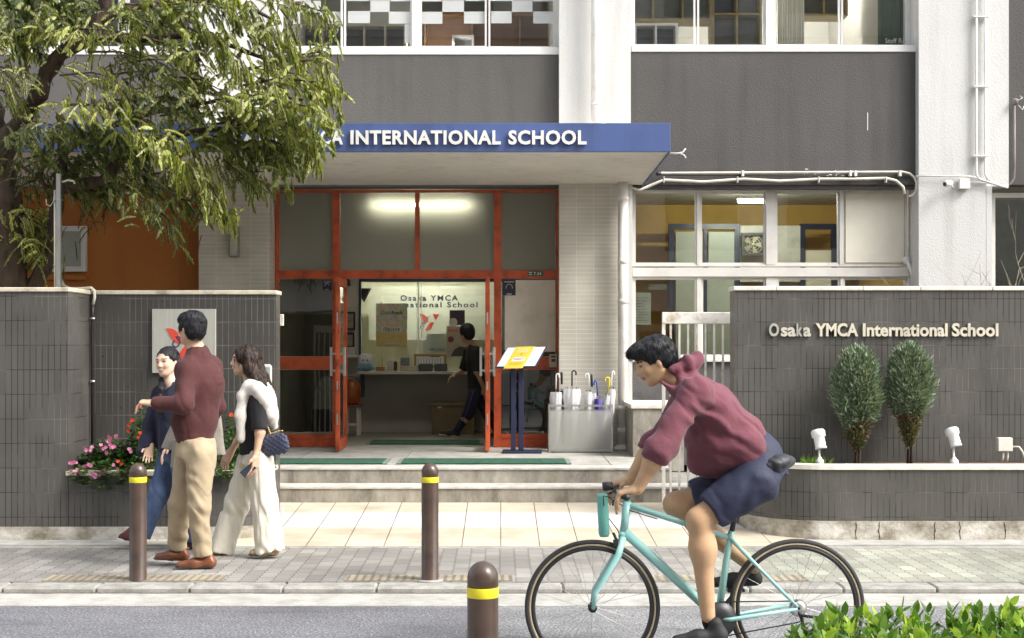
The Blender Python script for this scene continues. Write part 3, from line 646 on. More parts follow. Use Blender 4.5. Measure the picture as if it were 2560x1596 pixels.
for a, c in ((699, 831), (1254, 1388)):
    g = MB(); g.box(X(a, YF), X(c, YF), YF - .003, YF + .003, Z(891, YF), zt0 - .002); g.build('pane', m_smoke, ent)
    g = MB(); g.box(X(a, YF), X(c, YF), YF - .003, YF + .003, Z(1084, YF), Z(925, YF)); g.build('pane', m_smoke, ent)
def leaf(xh, side):
    """an outward opened leaf standing square to the facade"""
    ya, yb = 15.36, YF - .05; z0, z1 = zf + .012, zt0 + .03 - .05
    d = MB(); t = .022
    d.box(xh - t, xh + t, ya, ya + .075, z0, z1, .004); d.box(xh - t, xh + t, yb - .075, yb, z0, z1, .004)
    for za, zb_ in ((z0, z0 + .12), (z0 + .93, z0 + 1.02), (z1 - .09, z1)): d.box(xh - t + .003, xh + t - .003, ya + .076, yb - .076, za, zb_)
    o = d.build('door', m_red, sb)
    g = MB(); g.box(xh - .003, xh + .003, ya + .076, yb - .076, z0 + .121, z0 + .929); g.build('pane', m_glass, o); g = MB(); g.box(xh - .003, xh + .003, ya + .076, yb - .076, z0 + 1.021, z1 - .091); g.build('pane', m_glass, o)
    h = MB()
    for s_ in (-1, 1):
        for (yy, ww) in ((ya + .04, .026),):
            xx = xh + s_ * .07
            h.box(xx - .014, xx + .014, yy - .01, yy + .01, z0 + .80, z0 + 1.08 + .03, .003)
            for zz in (z0 + .86, z0 + 1.04): h.box(min(xh + s_ * t, xx), max(xh + s_ * t, xx), yy - .006, yy + .006, zz - .01, zz + .01)
    h.build('handle', m_steel, o)
    for zz, hh in ((z0 + .70, .045), (z0 + .34, .06), (z0 + 1.42, .06)): k = MB(); k.box(xh - .008, xh + .008, ya - .004, ya - .0005, zz - hh, zz + hh); k.build('lock', m_steel, o)
    return o
leaf(X(843.5, 15.36), 1); leaf(X(1218.5, 15.36), -1)
# number plate and small things on the frame
o = MB(); o.box(X(1319, YF), X(1358, YF), YF - .045, YF - .041, Z(691, YF), Z(679, YF)); npl = o.build('number_plate', pm('green_plate', (.03, .07, .04), .4), ent)
o = MB(); text(o, '7-34', (X(1334, YF), YF - .047, Z(689, YF)), None, .035, offset=.01); o.box(X(1322, YF), X(1330, YF), YF - .0465, YF - .0455, Z(683, YF), Z(681, YF)); o.box(X(1322, YF), X(1330, YF), YF - .0465, YF - .0455, Z(688, YF), Z(686, YF)); o.build('digits', m_letter_white, npl)
# lobby and office shells ----------------------------------------
YB = 18.9
def room(x0, x1, y0, y1, z0, z1, wall, floor=None, ceil=None, back=True):
    o = MB(); t = .08
    o.box(x0 - t, x0, y0, y1, z0, z1); o.box(x1, x1 + t, y0, y1, z0, z1)
    if back: o.box(x0 - t, x1 + t, y1 + .001, y1 + t, z0, z1)
    o.build('interior_wall', wall, sb)
    f = MB(); f.box(x0 - t, x1 + t, y0, y1 + t, z0 - t, z0 - .002); f.build('floor', floor or m_lobby, sb)
    c = MB(); c.box(x0 - t, x1 + t, y0, y1 + t, z1 + .001, z1 + t); c.build('ceiling', ceil or m_room, sb)
room(-2.56, 0.70, YF + .06, YB, 0.402, 3.42, m_lobby, pm('lobby_floor', (.30, .28, .25), .4, .1, 3), back=False)
xh0, xh1, zh0, zh1 = X(902, YB), X(1300, YB), Z(925, YB), Z(705, YB)
o = MB(); o.box(-2.64, xh0, YB + .002, YB + .12, .402, 3.42); o.box(xh1, .78, YB + .002, YB + .12, .402, 3.42); o.box(xh0, xh1, YB + .003, YB + .119, .402, zh0); o.box(xh0, xh1, YB + .003, YB + .119, zh1, 3.42)
o.build('interior_wall', pm('lobby_back_wall', (.42, .40, .37), .7, .06, 2), sb)
hatch = MB(); hatch.box(xh0 - .02, xh1, YB - .03, YB + .001, zh1, zh1 + .045); hatch.box(xh0 - .02, xh0 + .005, YB - .03, YB + .001, zh0 + .01, zh1)
hw = hatch.build('reception_window', m_navy, sb)
g = MB(); g.box(xh0, X(1046, YB), YB + .05, YB + .054, zh0, zh1); g.box(X(1040, YB), xh1, YB + .062, YB + .066, zh0, zh1); g.build('pane', m_glass, hw)
g = MB(); g.box(X(1045, YB), X(1047.5, YB), YB + .045, YB + .06, zh0, zh1); g.box(X(1053, YB), X(1055, YB), YB + .045, YB + .06, zh0, zh1); g.build('edge_seal', m_alu, hw)
room(-2.2, 1.3, YB + .13, 21.2, .402, 3.0, m_office)
# lettering and emblem on the office's white board
bd = thing('wall_board', 'large white board with school name and red emblem inside the reception office', 'board', (X(1060, 20.6), 20.6, Z(900, 20.6)))
YO = 20.6
def ox(px): return X(px, YO)
def oz(py): return Z(py, YO)
o = MB(); o.box(ox(922), ox(1330), YO, YO + .03, oz(842), oz(715)); o.build('panel', pm('white_board', (.62, .61, .52), .5, .03, 3), bd)
o = MB(); o.box(ox(922), ox(1330), YO - .02, YO + .02, oz(850), oz(844)); o.build('ledge', m_alu, bd)
o = MB(); text(o, 'Osaka YMCA', (ox(1001), YO - .006, oz(752)), ox(1145) - ox(1001), oz(738) - oz(752) , offset=.02, spacing=1.25)
text(o, 'International School', (ox(952), YO - .006, oz(768.5)), ox(1194) - ox(952), oz(755) - oz(768.5), offset=.02, spacing=1.25); o.build('lettering', m_navy, bd)
def y_emblem(b, cx, cz, s, yy, dep=.004):
    """a three piece emblem: two leaf shaped strokes and a triangle; s = overall width"""
    def pp(pts): b.plate([(cx + x * s, cz + z * s) for x, z in pts], yy - dep, yy)
    pp([(-.50, .42), (-.36, .42), (-.26, .38), (-.17, .28), (-.04, .01), (-.15, .01), (-.26, .05), (-.34, .14)])
    pp([(.16, .42), (.50, .42), (.33, .11)])
    pp([(.25, 0.0), (.12, 0.0), (.02, -.05), (-.06, -.15), (-.22, -.42), (-.09, -.42), (.01, -.38), (.10, -.28)])
o = MB(); y_emblem(o, ox(1073.5), oz(806), ox(1098) - ox(1049), YO - .004); o.build('emblem', pm('emblem_red', (.55, .06, .035), .5, .04), bd)
o = MB(); text(o, 'YMCA', (ox(1055), YO - .006, oz(827)), None, .06, ux=(.5, 0, .866), uy=(-.866, 0, .5)); o.build('emblem_lettering', m_navy, bd)
# right hand ground floor room
room(X(1581, YF) + .05, X(2297, YF) + .1, YF + .16, 19.6, .45, 3.45, m_ochre, m_lobby, pm('grey_ceiling', (.50, .49, .44), .9))
room(X(2480, YF), 8.2, YF + .16, 19.0, .45, 3.45, pm('dim_wall', (.24, .24, .20), .9), m_lobby, MATS['grey_ceiling'])
# upper rooms
room(X(688, YF), X(1395, YF), YF + .16, 20.5, 4.3, 6.9, m_room); room(X(1581, YF), X(2290, YF), YF + .16, 20.5, 4.3, 6.9, m_room); room(XBL + .2, X(495, YF), YF + .16, 20.5, 4.3, 6.9, m_room)
room(XBL + .2, X(497, YF) - .2, YF + .16, 19.5, .45, 3.4, m_room)
# the building's rear envelope keeps daylight out of the rooms from behind
o = MB(); o.box(XBL, XBR, 21.4, 21.6, 0, 7.2); o.box(XBL - .1, XBL, YN, 21.6, 0, 7.2); o.box(XBR, XBR + .1, YN, 21.6, 0, 7.2); o.build('rear_wall', m_white_stucco, sb)
# downpipe
o = MB(); D = 15.70
o.tube([(X(1490, D), D, 7.1), (X(1490, D), D, Z(296, D)), (X(1494, D), D + .03, Z(302, D)), (X(1510, D), D + .06, Z(315, D)), (X(1520, D), D + .06, 3.5)], .053, 14)
for py in (264,): o.lathe([(.053, 0), (.059, .001), (.059, .03), (.053, .031)], (X(1490, D), D, Z(py, D)))
dp = o.build('downpipe', m_pipe, sb)
o = MB(); xx = X(1557.5, D); o.tube([(xx, D, 3.36), (xx, D, Z(1112, D))], .056, 14)
for py in (503, 660, 760, 1026, 1082): o.lathe([(.055, 0), (.061, .002), (.061, .05), (.055, .052)], (xx, D, Z(py, D)))
o.lathe([(.1, 0), (.1, .03), (.06, .06)], (xx, D, .402)); dp2 = o.build('downpipe', m_pipe, sb)

# ================================================================ bodies: smooth implicit surfaces turned into one continuous mesh
_lat = rng.random((32, 32, 32)).astype(np.float32)
def vnoise(x, y, z):
    xi, yi, zi = np.floor(x).astype(int), np.floor(y).astype(int), np.floor(z).astype(int); fx, fy, fz = x - xi, y - yi, z - zi
    fx, fy, fz = (f * f * (3 - 2 * f) for f in (fx, fy, fz)); r = 0
    for a in (0, 1):
        for b_ in (0, 1):
            for c in (0, 1):
                r = r + _lat[(xi + a) % 32, (yi + b_) % 32, (zi + c) % 32] * (fx if a else 1 - fx) * (fy if b_ else 1 - fy) * (fz if c else 1 - fz)
    return r - 0.5
def tension(p, a, b, c, f=70, amp=.005):
    """pulled creases running across the direction (a, b, c), fading in and out"""
    m = np.clip(vnoise(p[:, 0] * 5 + 3, p[:, 1] * 5, p[:, 2] * 5 + 8) * 3.5 + .35, 0, 1)
    return amp * m * np.sin(f * (p[:, 0] * a + p[:, 1] * b + p[:, 2] * c) + 7 * vnoise(p[:, 0] * 7, p[:, 1] * 7, p[:, 2] * 7))
def unit(a): a = v3(a); return a / (np.linalg.norm(a) + 1e-12)
class Sdf:
    def __init__(s): s.p = []
    def cap(s, a, b, ra, rb, k=.02, flat=None, cut=None, sub=False):
        """tapered capsule a-b; flat=(direction, factor) squashes it; cut=True gives flat ends"""
        s.p.append(('c', v3(a), v3(b), ra, rb, k, flat, cut, sub)); return s
    def ell(s, c, r, k=.02, axes=None, sub=False):
        s.p.append(('e', v3(c), v3(r if hasattr(r, '__len__') else (r, r, r)), None, None, k, axes, None, sub)); return s
    def chain(s, pts, rs, k=.015, **kw):
        for i in range(len(pts) - 1): s.cap(pts[i], pts[i + 1], rs[i], rs[i + 1], k, **kw)
        return s
    def mesh(s, res=.007, folds=None):
        lo = np.full(3, 1e9); hi = -lo
        for q in s.p:
            if q[8]: continue
            if q[0] == 'c': m = max(q[3], q[4]) * (1.0); lo = np.minimum(lo, np.minimum(q[1], q[2]) - m); hi = np.maximum(hi, np.maximum(q[1], q[2]) + m)
            else: m = max(q[2]); lo = np.minimum(lo, q[1] - m); hi = np.maximum(hi, q[1] + m)
        lo -= 3 * res + .012; hi += 3 * res + .012
        n = np.ceil((hi - lo) / res).astype(int) + 1
        G = np.full(tuple(n), 1.0, dtype=np.float32)
        ax = [lo[i] + res * np.arange(n[i]) for i in range(3)]
        for q in s.p:
            k = q[5]
            if q[0] == 'c': m = max(q[3], q[4]) + k * 1.5 + 2 * res; a0 = np.minimum(q[1], q[2]) - m; a1 = np.maximum(q[1], q[2]) + m
            else: m = max(q[2]) + k * 1.5 + 2 * res; a0 = q[1] - m; a1 = q[1] + m
            i0 = np.maximum(0, np.floor((a0 - lo) / res).astype(int)); i1 = np.minimum(n, np.ceil((a1 - lo) / res).astype(int) + 1)
            if (i1 <= i0).any(): continue
            sl = tuple(slice(i0[i], i1[i]) for i in range(3))
            x = ax[0][sl[0]][:, None, None]; y = ax[1][sl[1]][None, :, None]; z = ax[2][sl[2]][None, None, :]
            if q[0] == 'c':
                a, b_, ra, rb, flat = q[1], q[2], q[3], q[4], q[6]
                px, py, pz = x - a[0], y - a[1], z - a[2]; e = b_ - a; L = float(np.dot(e, e)) + 1e-12
                t = (px * e[0] + py * e[1] + pz * e[2]) / L
                tc = np.clip(t, 0, 1); dx, dy, dz = px - tc * e[0], py - tc * e[1], pz - tc * e[2]
                if flat:
                    nn = unit(flat[0]); en = unit(e); nn = unit(nn - en * np.dot(nn, en)); dn = dx * nn[0] + dy * nn[1] + dz * nn[2]; ff = 1 / flat[1] - 1
                    dx, dy, dz = dx + dn * nn[0] * ff, dy + dn * nn[1] * ff, dz + dn * nn[2] * ff
                d = np.sqrt(dx * dx + dy * dy + dz * dz) - (ra + (rb - ra) * tc)
                if flat: d = d * (0.5 + 0.5 * flat[1])
                if q[7]:
                    ln = math.sqrt(L); d = np.maximum(d, np.maximum((t - 1) * ln, -t * ln if q[7] == 2 else -1.0))
            else:
                r = q[2]; px, py, pz = x - q[1][0], y - q[1][1], z - q[1][2]
                if q[6] is not None:
                    A = q[6]; px, py, pz = (px * A[i][0] + py * A[i][1] + pz * A[i][2] for i in range(3))
                kk = np.sqrt((px / r[0]) ** 2 + (py / r[1]) ** 2 + (pz / r[2]) ** 2); d = (kk - 1) * min(r) * (1 + 0 * kk)
                k1 = np.sqrt((px / r[0] ** 2) ** 2 + (py / r[1] ** 2) ** 2 + (pz / r[2] ** 2) ** 2) + 1e-9; d = kk * (kk - 1) / k1
            g = G[sl]
            if q[8]:
                d = -d; h = np.clip(.5 - .5 * (d - g) / max(k, 1e-6), 0, 1) if k > 0 else None
                G[sl] = np.maximum(g, d) if k <= 0 else (g * h + d * (1 - h) + k * h * (1 - h))
            else:
                if k > 0:
                    h = np.clip(.5 + .5 * (g - d) / k, 0, 1); G[sl] = g * (1 - h) + d * h - k * h * (1 - h)
                else: G[sl] = np.minimum(g, d)
        if folds:
            I = np.argwhere(np.abs(G) < .03); pos = lo + I * res
            G[I[:, 0], I[:, 1], I[:, 2]] += folds(pos).astype(np.float32)
        # surface nets
        S = G < 0
        c = np.zeros(tuple(np.array(G.shape) - 1), dtype=np.int8)
        for a in (0, 1):
            for b_ in (0, 1):
                for d_ in (0, 1): c += S[a:a + c.shape[0], b_:b_ + c.shape[1], d_:d_ + c.shape[2]]
        act = (c > 0) & (c < 8); I = np.argwhere(act); idx = np.full(c.shape, -1, dtype=np.int64); idx[act] = np.arange(len(I))
        acc = np.zeros((len(I), 3)); cnt = np.zeros(len(I))
        cor = [(a, b_, d_) for a in (0, 1) for b_ in (0, 1) for d_ in (0, 1)]
        val = {q: G[I[:, 0] + q[0], I[:, 1] + q[1], I[:, 2] + q[2]] for q in cor}
        for q in cor:
            for ax_ in range(3):
                if q[ax_]: continue
                r_ = list(q); r_[ax_] = 1; r_ = tuple(r_); va, vb = val[q], val[r_]; msk = (va < 0) != (vb < 0)
                t = np.where(msk, va / (va - vb + 1e-12), 0); p_ = np.tile(np.array(q, float), (len(I), 1)); p_[:, ax_] = t
                acc[msk] += p_[msk]; cnt[msk] += 1
        V = lo + (I + acc / np.maximum(cnt, 1)[:, None]) * res
        Fs = []
        for ax_ in range(3):
            o1, o2 = [(1, 2), (2, 0), (0, 1)][ax_]
            sl0 = [slice(1, -1)] * 3; sl1 = [slice(1, -1)] * 3; sl0[ax_] = slice(0, -1); sl1[ax_] = slice(1, None)
            A = S[tuple(sl0)]; B = S[tuple(sl1)]
            for flip, msk in ((False, A & ~B), (True, ~A & B)):
                E = np.argwhere(msk)
                E[:, o1] += 1; E[:, o2] += 1
                def g_(d1, d2): e = E.copy(); e[:, o1] -= d1; e[:, o2] -= d2; return idx[e[:, 0], e[:, 1], e[:, 2]]
                q = np.stack([g_(0, 0), g_(1, 0), g_(1, 1), g_(0, 1)], 1)
                q = q if not flip else q[:, ::-1]; q = q[(q >= 0).all(1)]
                Fs.append(q[:, ::1])
        Fq = np.concatenate(Fs)
        # one relaxation pass
        for _ in range(2):
            s_ = np.zeros_like(V); m_2 = np.zeros(len(V))
            for a in range(4):
                b_ = (a + 1) % 4; np.add.at(s_, Fq[:, a], V[Fq[:, b_]]); np.add.at(s_, Fq[:, b_], V[Fq[:, a]]); np.add.at(m_2, Fq[:, a], 1); np.add.at(m_2, Fq[:, b_], 1)
            V = .5 * V + .5 * s_ / np.maximum(m_2, 1)[:, None]
        return V, Fq
def sdf_obj(s, name, mat, parent, res=.007, folds=None, colf=None):
    V, Fq = s.mesh(res, folds); off = v3(root_of(parent)['_o'])
    me = bpy.data.meshes.new(name); me.from_pydata((V - off).tolist(), [], Fq.tolist()); me.update()
    me.polygons.foreach_set('use_smooth', [True] * len(me.polygons))
    if colf is not None:
        c = np.ones((len(V), 4), dtype=np.float32); c[:, :3] = colf(V); ca = me.color_attributes.new('Col', 'FLOAT_COLOR', 'POINT'); ca.data.foreach_set('color', c.ravel())
    me.materials.append(mat); o = bpy.data.objects.new(name, me); COL.objects.link(o); o.parent = parent; return o
def folds_fn(amp=.006, sx=14, sz=6, seed=0, vert=0.0):
    def f(p):
        x, y, z = p[:, 0] * sx + seed, p[:, 1] * sx + seed * 2, p[:, 2] * sz + seed * 3
        n = vnoise(x, y, z) + .5 * vnoise(x * 2.1 + 9, y * 2.1, z * 2.1)
        wx_ = x * .9 + 1.2 * vnoise(x * .5, y * .5, z * .5 + 5); wz_ = z * 1.5 + .8 * x + 1.5 * vnoise(x * .6 + 7, y * .6, z * .6)
        r_ = np.clip(1 - np.abs(vnoise(wx_ * 1.1 + 3, y * .9, wz_ * 1.1)) * 4.5, 0, 1) ** 1.3
        return -amp * n * 1.2 + amp * .38 * r_
    return f

def frame3(f, u):
    f = unit(f); r = unit(np.cross(f, u)); u = np.cross(r, f); return f, r, u     # forward, right of the figure, up
def head(s, O, f, u, k=1.0, nose=1.0):
    """skull, jaw, nose, lips and ears round the head centre O (height 0.225 k)"""
    F_, R_, U = frame3(f, u); q = lambda a, b, c: O + k * (a * F_ + b * R_ + c * U); ax = [F_, R_, U]
    s.ell(q(-.012, 0, .028), (.094 * k, .074 * k, .086 * k), .01, ax)
    s.ell(q(.022, 0, -.022), (.066 * k, .060 * k, .078 * k), .03, ax)
    s.cap(q(.045, 0, -.070), q(.060, 0, -.088), .032 * k, .020 * k, .03)
    for b in (-1, 1):
        s.cap(q(-.005, b * .050, -.045), q(.050, b * .020, -.082), .020 * k, .016 * k, .03)
        s.ell(q(.058, b * .034, -.022), (.020 * k, .020 * k, .022 * k), .02, ax)
        s.ell(q(-.008, b * .074, -.006), (.016 * k, .009 * k, .030 * k), .006, ax)
        s.ell(q(.086, b * .031, .006), (.010 * k, .014 * k, .009 * k), .012, ax, sub=True)
    s.ell(q(.070, 0, .026), (.018 * k, .050 * k, .014 * k), .02, ax)
    s.cap(q(.084, 0, .012), q(.100 * nose, 0, -.024), .007 * k, .0125 * k, .012)
    for b in (-1, 1): s.ell(q(.088, b * .012, -.028), .009 * k, .008)
    s.ell(q(.084, 0, -.050), (.011 * k, .024 * k, .007 * k), .008, ax); s.ell(q(.080, 0, -.061), (.011 * k, .019 * k, .007 * k), .008, ax)
def face_col(O, f, u, skin, k=1.0, smile=0.0, lip=(.42, .12, .10), extra=None):
    F_, R_, U = frame3(f, u); skin = np.array(skin)
    def fn(V):
        d = (V - O) / k; a, b, c = d @ F_, d @ R_, d @ U; col = np.tile(skin, (len(V), 1)).astype(float)
        n = 1 + .10 * vnoise(V[:, 0] * 30, V[:, 1] * 30, V[:, 2] * 30); col *= n[:, None]
        fr = (a > .045) & (np.abs(c) < .12)
        chk = np.exp(-(((np.abs(b) - .038) / .018) ** 2 + ((c + .025) / .018) ** 2)) * (a > .02); col = col * (1 - .07 * chk[:, None] * np.array([0, .55, .5]))
        for sd_ in (-1, 1):
            e = ((b - sd_ * .031) / .0165) ** 2 + ((c - .006) / (.0065 if smile < .5 else .0045)) ** 2; m = fr & (e < 1); col[m] = (.34, .30, .27)
            e2 = ((b - sd_ * .031) / .0075) ** 2 + ((c - .006) / .0062) ** 2; m = fr & (e2 < 1); col[m] = (.015, .01, .01)
            br = fr & (np.abs(c - .028 - .05 * (.03 - np.abs(np.abs(b) - .03))) < .0042) & (np.abs(np.abs(b) - .033) < .020); col[br] = (.04, .025, .02)
        cc = c + .055 - smile * .35 * np.abs(b) ** 1.15 * 2; lp = fr & (np.abs(cc) < .009) & (np.abs(b) < .026 + .008 * smile) & (a > .055); col[lp] = lip
        if smile > .5: lp = fr & (np.abs(cc) < .0048) & (np.abs(b) < .021); col[lp] = (.78, .75, .70)
        if extra is not None: col = extra(V, col)
        return col
    return fn
def hand(s, W, d, palm, thumb, curl=.5, k=1.0, spread=.18, r=.0088):
    """palm and five bent fingers: W wrist, d pointing to the fingers, palm the palm's facing, thumb the thumb's side"""
    d = unit(d); n = unit(v3(palm) - d * np.dot(palm, d)); t = unit(v3(thumb) - d * np.dot(thumb, d) - n * np.dot(thumb, n))
    s.cap(W, W + d * .03 * k, .026 * k, .029 * k, .02, flat=(n, .66))
    for j in range(4):
        off = (1.5 - j) * .0195 * k; base = W + d * (.088 - .003 * abs(j - 1.2)) * k + t * off
        s.cap(W + d * .025 * k + t * off * .7, base, .016 * k, .0125 * k, .012)
        L = (.040, .045, .042, .034)[j] * k; dd = unit(d + t * spread * (1.5 - j) * .5); p = base; a = curl * .9
        for i in range(3):
            dd = unit(dd * math.cos(a) + n * math.sin(a)); q = p + dd * L * (1, .68, .55)[i]; s.cap(p, q, r * k * (1, .93, .86)[i], r * k * (.93, .86, .78)[i], .0035); p = q; a = curl * (1.0, .8)[min(i, 1)]
    b = W + d * .022 * k + t * .026 * k; m = b + (d * .6 + t * .62 + n * .25) / 1 * .042 * k; e = m + (d * .9 + t * .15 + n * (.3 + curl * .4)) * .030 * k
    s.cap(W + d * .02 * k + t * .01 * k, b, .019 * k, .015 * k, .012); s.cap(b, m, .0135 * k, .0105 * k, .01); s.cap(m, e, .0105 * k, .0085 * k, .004)
def skin_mat(): return pm('skin', (1, 1, 1), .5, .06, 9, .15, 200, attr=True, sheen=.0, spec=.35)
m_skin = skin_mat(); MATS['skin'].node_tree.nodes['Principled BSDF'].inputs['Subsurface Weight'].default_value = 0.0
def hair_mat(name, base, hi, scale=(1, 1, 1)):
    m, t, b = newmat(name); oc = t.nodes.new('ShaderNodeTexCoord').outputs['Object']
    n = noise(t, mapping(t, oc, (90, 90, 9)), 1.6, 5, .6); b.inputs['Specular IOR Level'].default_value = .3
    t.links.new(ramp(t, n, [(.35, base), (.62, hi)]), b.inputs['Base Color']); b.inputs['Roughness'].default_value = .38
    bp = t.nodes.new('ShaderNodeBump'); bp.inputs['Strength'].default_value = .9; bp.inputs['Distance'].default_value = .006; t.links.new(n, bp.inputs['Height']); t.links.new(bp.outputs[0], b.inputs['Normal'])
    return m
m_hair = hair_mat('black_hair', (.006, .006, .008), (.024, .023, .028)); m_hair_br = hair_mat('brown_hair', (.010, .008, .007), (.060, .036, .026))
def hairf(amp=.006, f=70, fz=12):
    return lambda p: -amp * (vnoise(p[:, 0] * f, p[:, 1] * f, p[:, 2] * fz) + .4 * vnoise(p[:, 0] * f * 2, p[:, 1] * f * 2, p[:, 2] * fz * 2))
SK = (.62, .40, .27)
def leg(s, H, K, A, r=(.085, .055, .036), k=.03):
    s.cap(H, K, r[0], r[1], k); m = K + (A - K) * .3; s.cap(K, m, r[1], r[1] * 1.0, k); s.cap(m, A, r[1] * .98, r[2], k)
def shoe(parent, heel, toe, h=.075, wd=.045, mat=None, sole=None, name='shoe', solec=.014):
    """a shoe with a shaped upper and its sole as a sub-part"""
    heel, toe = v3(heel), v3(toe); d = unit(toe - heel); L = np.linalg.norm(toe - heel); s = Sdf(); up = unit(np.cross(np.cross(d, [0, 0, 1.]), d))
    s.cap(heel + d * .03 + up * .035, heel + d * L * .5 + up * .030, .036, .038, .02); s.cap(heel + d * L * .5 + up * .028, toe - d * .035 + up * .022, .037, .026, .03)
    s.cap(heel + d * .035 + up * .04, heel + d * .05 + up * h, .036, .034, .03)
    s.cap(heel + d * (L * .5 - .25) - up * .06, heel + d * (L * .5 + .25) - up * .06, .066, .066, .002, sub=True)
    o = sdf_obj(s, name, mat, parent, .005)
    so = Sdf(); so.cap(heel + d * .038 + up * .008, toe - d * .036 + up * .008, .037, .036, .004, flat=(up, .22)); sdf_obj(so, 'sole', sole or m_black, o, .005)
    return o

def strands(hair, mat, crown, n=500, ln=.035, down=.25, r=.0011, seed=1):
    """loose strands lying along the hair surface, running away from the crown"""
    rs = random.Random(seed); vs = hair.data.vertices; off = v3(root_of(hair)['_o']); crown = v3(crown); b = MB()
    for i in range(n):
        v = vs[rs.randrange(len(vs))]; p = v3(v.co) + off; nn = unit(v.normal); t = (p - crown); t = unit(t - nn * np.dot(t, nn)) * (1 - down) + v3((0, 0, -1)) * down + v3([rs.gauss(0, .22) for _ in range(3)])
        t = unit(t - nn * np.dot(t, nn)); q = p + nn * .0005; pts = [q]
        for k in range(4): q = q + t * ln * rs.uniform(.7, 1.1) / 4 + nn * .0006 * (k - 1); t = unit(t + v3((0, 0, -.10)) - nn * .16 + v3([rs.gauss(0, .06) for _ in range(3)])); pts.append(q)
        b.tube(pts, [r, r, r, r * .8, r * .3], 3, False)
    b.build('hair_strands', mat, hair)

# ---------------------------------------------------------------- the man in the dark red sweater
def person_man():
    D = 10.05; q = lambda px, py, d=0.0: P(px, py, D + d)
    O = q(478, 823, -.02); f = (-.80, .60, -.05); u = (.04, 0, 1)
    pr = thing('person', 'man in a dark red high-neck sweater and beige trousers, seen from behind, arm held out', 'person', (X(490, D), D, 0))
    NB = q(494, 888); PV = q(487, 1110); CH = q(500, 960); tf = unit((-.6, .8, 0)); sd = unit(np.cross(tf, [0, 0, 1]))   # right side
    SL, SR = q(466, 925, -.10), q(527, 918, .13); EL, WL = q(460, 1012, -.22), q(386, 1009, -.20); ER, WR = q(543, 1015, .17), q(515, 1075, .30)
    HL, HR = q(500, 1135, -.08), q(470, 1135, .09); KL, AL = q(497, 1262, -.10), q(509, 1388, -.06); KR, AR = q(450, 1262, .06), q(443, 1372, .12)
    s = Sdf(); head(s, O, f, u); s.cap(q(484, 855), NB, .054, .060, .025); s.cap(NB, CH, .07, .13, .04, flat=(tf, .7)); s.cap(CH, PV, .14, .125, .04, flat=(tf, .7))
    s.cap(SL, SR, .05, .05, .03); leg(s, HL, KL, AL); leg(s, HR, KR, AR)
    for S_, E_, W_ in ((SL, EL, WL), (SR, ER, WR)): s.cap(S_, E_, .046, .038, .03); s.cap(E_, W_, .038, .026, .03)
    hand(s, q(384, 1009, -.20), (-1, .05, .12), (0, .2, -1), (.1, 1, .25), 1.05, 1.0); hand(s, WR, (-.5, .3, -1), (-1, 0, 0), (0, 1, 0), .5)
    sdf_obj(s, 'body', m_skin, pr, .006, None, face_col(O, f, u, SK))
    F_, R_, U = frame3(f, u); hq = lambda a, b, c: O + a * F_ + b * R_ + c * U
    h = Sdf(); h.ell(hq(-.022, 0, .040), (.101, .086, .092), .01, [F_, R_, U]); h.ell(hq(-.045, 0, -.015), (.068, .074, .070), .03, [F_, R_, U]); h.ell(hq(.045, 0, .075), (.048, .066, .040), .03, [F_, R_, U])
    h.ell(hq(.115, 0, -.02), (.062, .12, .088), .01, [F_, R_, U], sub=True); h.ell(hq(.015, -.095, -.035), (.034, .03, .040), .006, [F_, R_, U], sub=True)
    h.ell(hq(-.05, 0, -.125), (.09, .12, .055), .01, [F_, R_, U], sub=True)
    for b in (-.077, .077): h.ell(hq(.018, b, .008), (.02, .010, .026), .01, [F_, R_, U])
    strands(sdf_obj(h, 'hair', m_hair, pr, .005, hairf(.010, 55, 25)), m_hair, hq(-.03, .0, .13), 1100, .04)
    knit = pm('red_knit', (.068, .016, .016), .85, .10, 40, .35, 240, sheen=.06, bdist=.004); MATS['red_knit']
    t = Sdf(); t.cap(NB + (0, 0, .0), CH, .085, .165, .05, flat=(tf, .74)); t.cap(CH, q(488, 1050), .172, .165, .05, flat=(tf, .74)); t.cap(q(488, 1050), q(487, 1083), .160, .142, .03, flat=(tf, .78))
    t.cap(q(487, 1080), q(487, 1108), .138, .136, .008, flat=(tf, .8), cut=2)
    t.cap(SL, SR, .067, .067, .05); t.cap(SL, NB, .06, .06, .05); t.cap(SR, NB, .06, .06, .05)
    t.cap(SL, EL, .072, .064, .04); t.cap(EL, q(388, 1010, -.20), .066, .044, .04, cut=True); t.cap(q(402, 1010, -.2), q(381, 1009, -.2), .040, .038, .01, cut=2)
    t.cap(SR, ER, .070, .060, .04); t.cap(ER, WR, .058, .04, .03, cut=True)
    t.cap(q(497, 897), q(484, 866), .064, .062, .012, cut=2)
    t.cap(q(484, 872), q(483, 858), .0, .0, .001)
    fo = lambda p: folds_fn(.012, 9, 5, 2)(p) + -.0022 * np.maximum(0, np.sin(900 * p[:, 0])) * ((p[:, 2] < Z(1083, D)) | (p[:, 2] > Z(895, D)))
    sdf_obj(t, 'sweater', knit, pr, .006, fo)
    tw = pm('beige_twill', (.39, .31, .205), .92, .06, 14, .25, 200, bdist=.004)
    g = Sdf(); g.cap(q(488, 1098), q(489, 1140), .138, .146, .03, flat=(tf, .80), cut=2); g.cap(HL, KL, .100, .078, .05); g.cap(KL, AL, .076, .068, .03, cut=True); g.cap(HR, KR, .098, .078, .05); g.cap(KR, AR, .076, .066, .03, cut=True)
    g.ell(q(512, 1150, -.02), (.07, .10, .12), .05)
    sdf_obj(g, 'trousers', tw, pr, .006, lambda p: folds_fn(.012, 11, 7, 5)(p) + tension(p, .5, .1, .9, 62, .0035))
    bl = pm('brown_leather', (.17, .055, .022), .28, .15, 12, .05, 60, clear=.3)
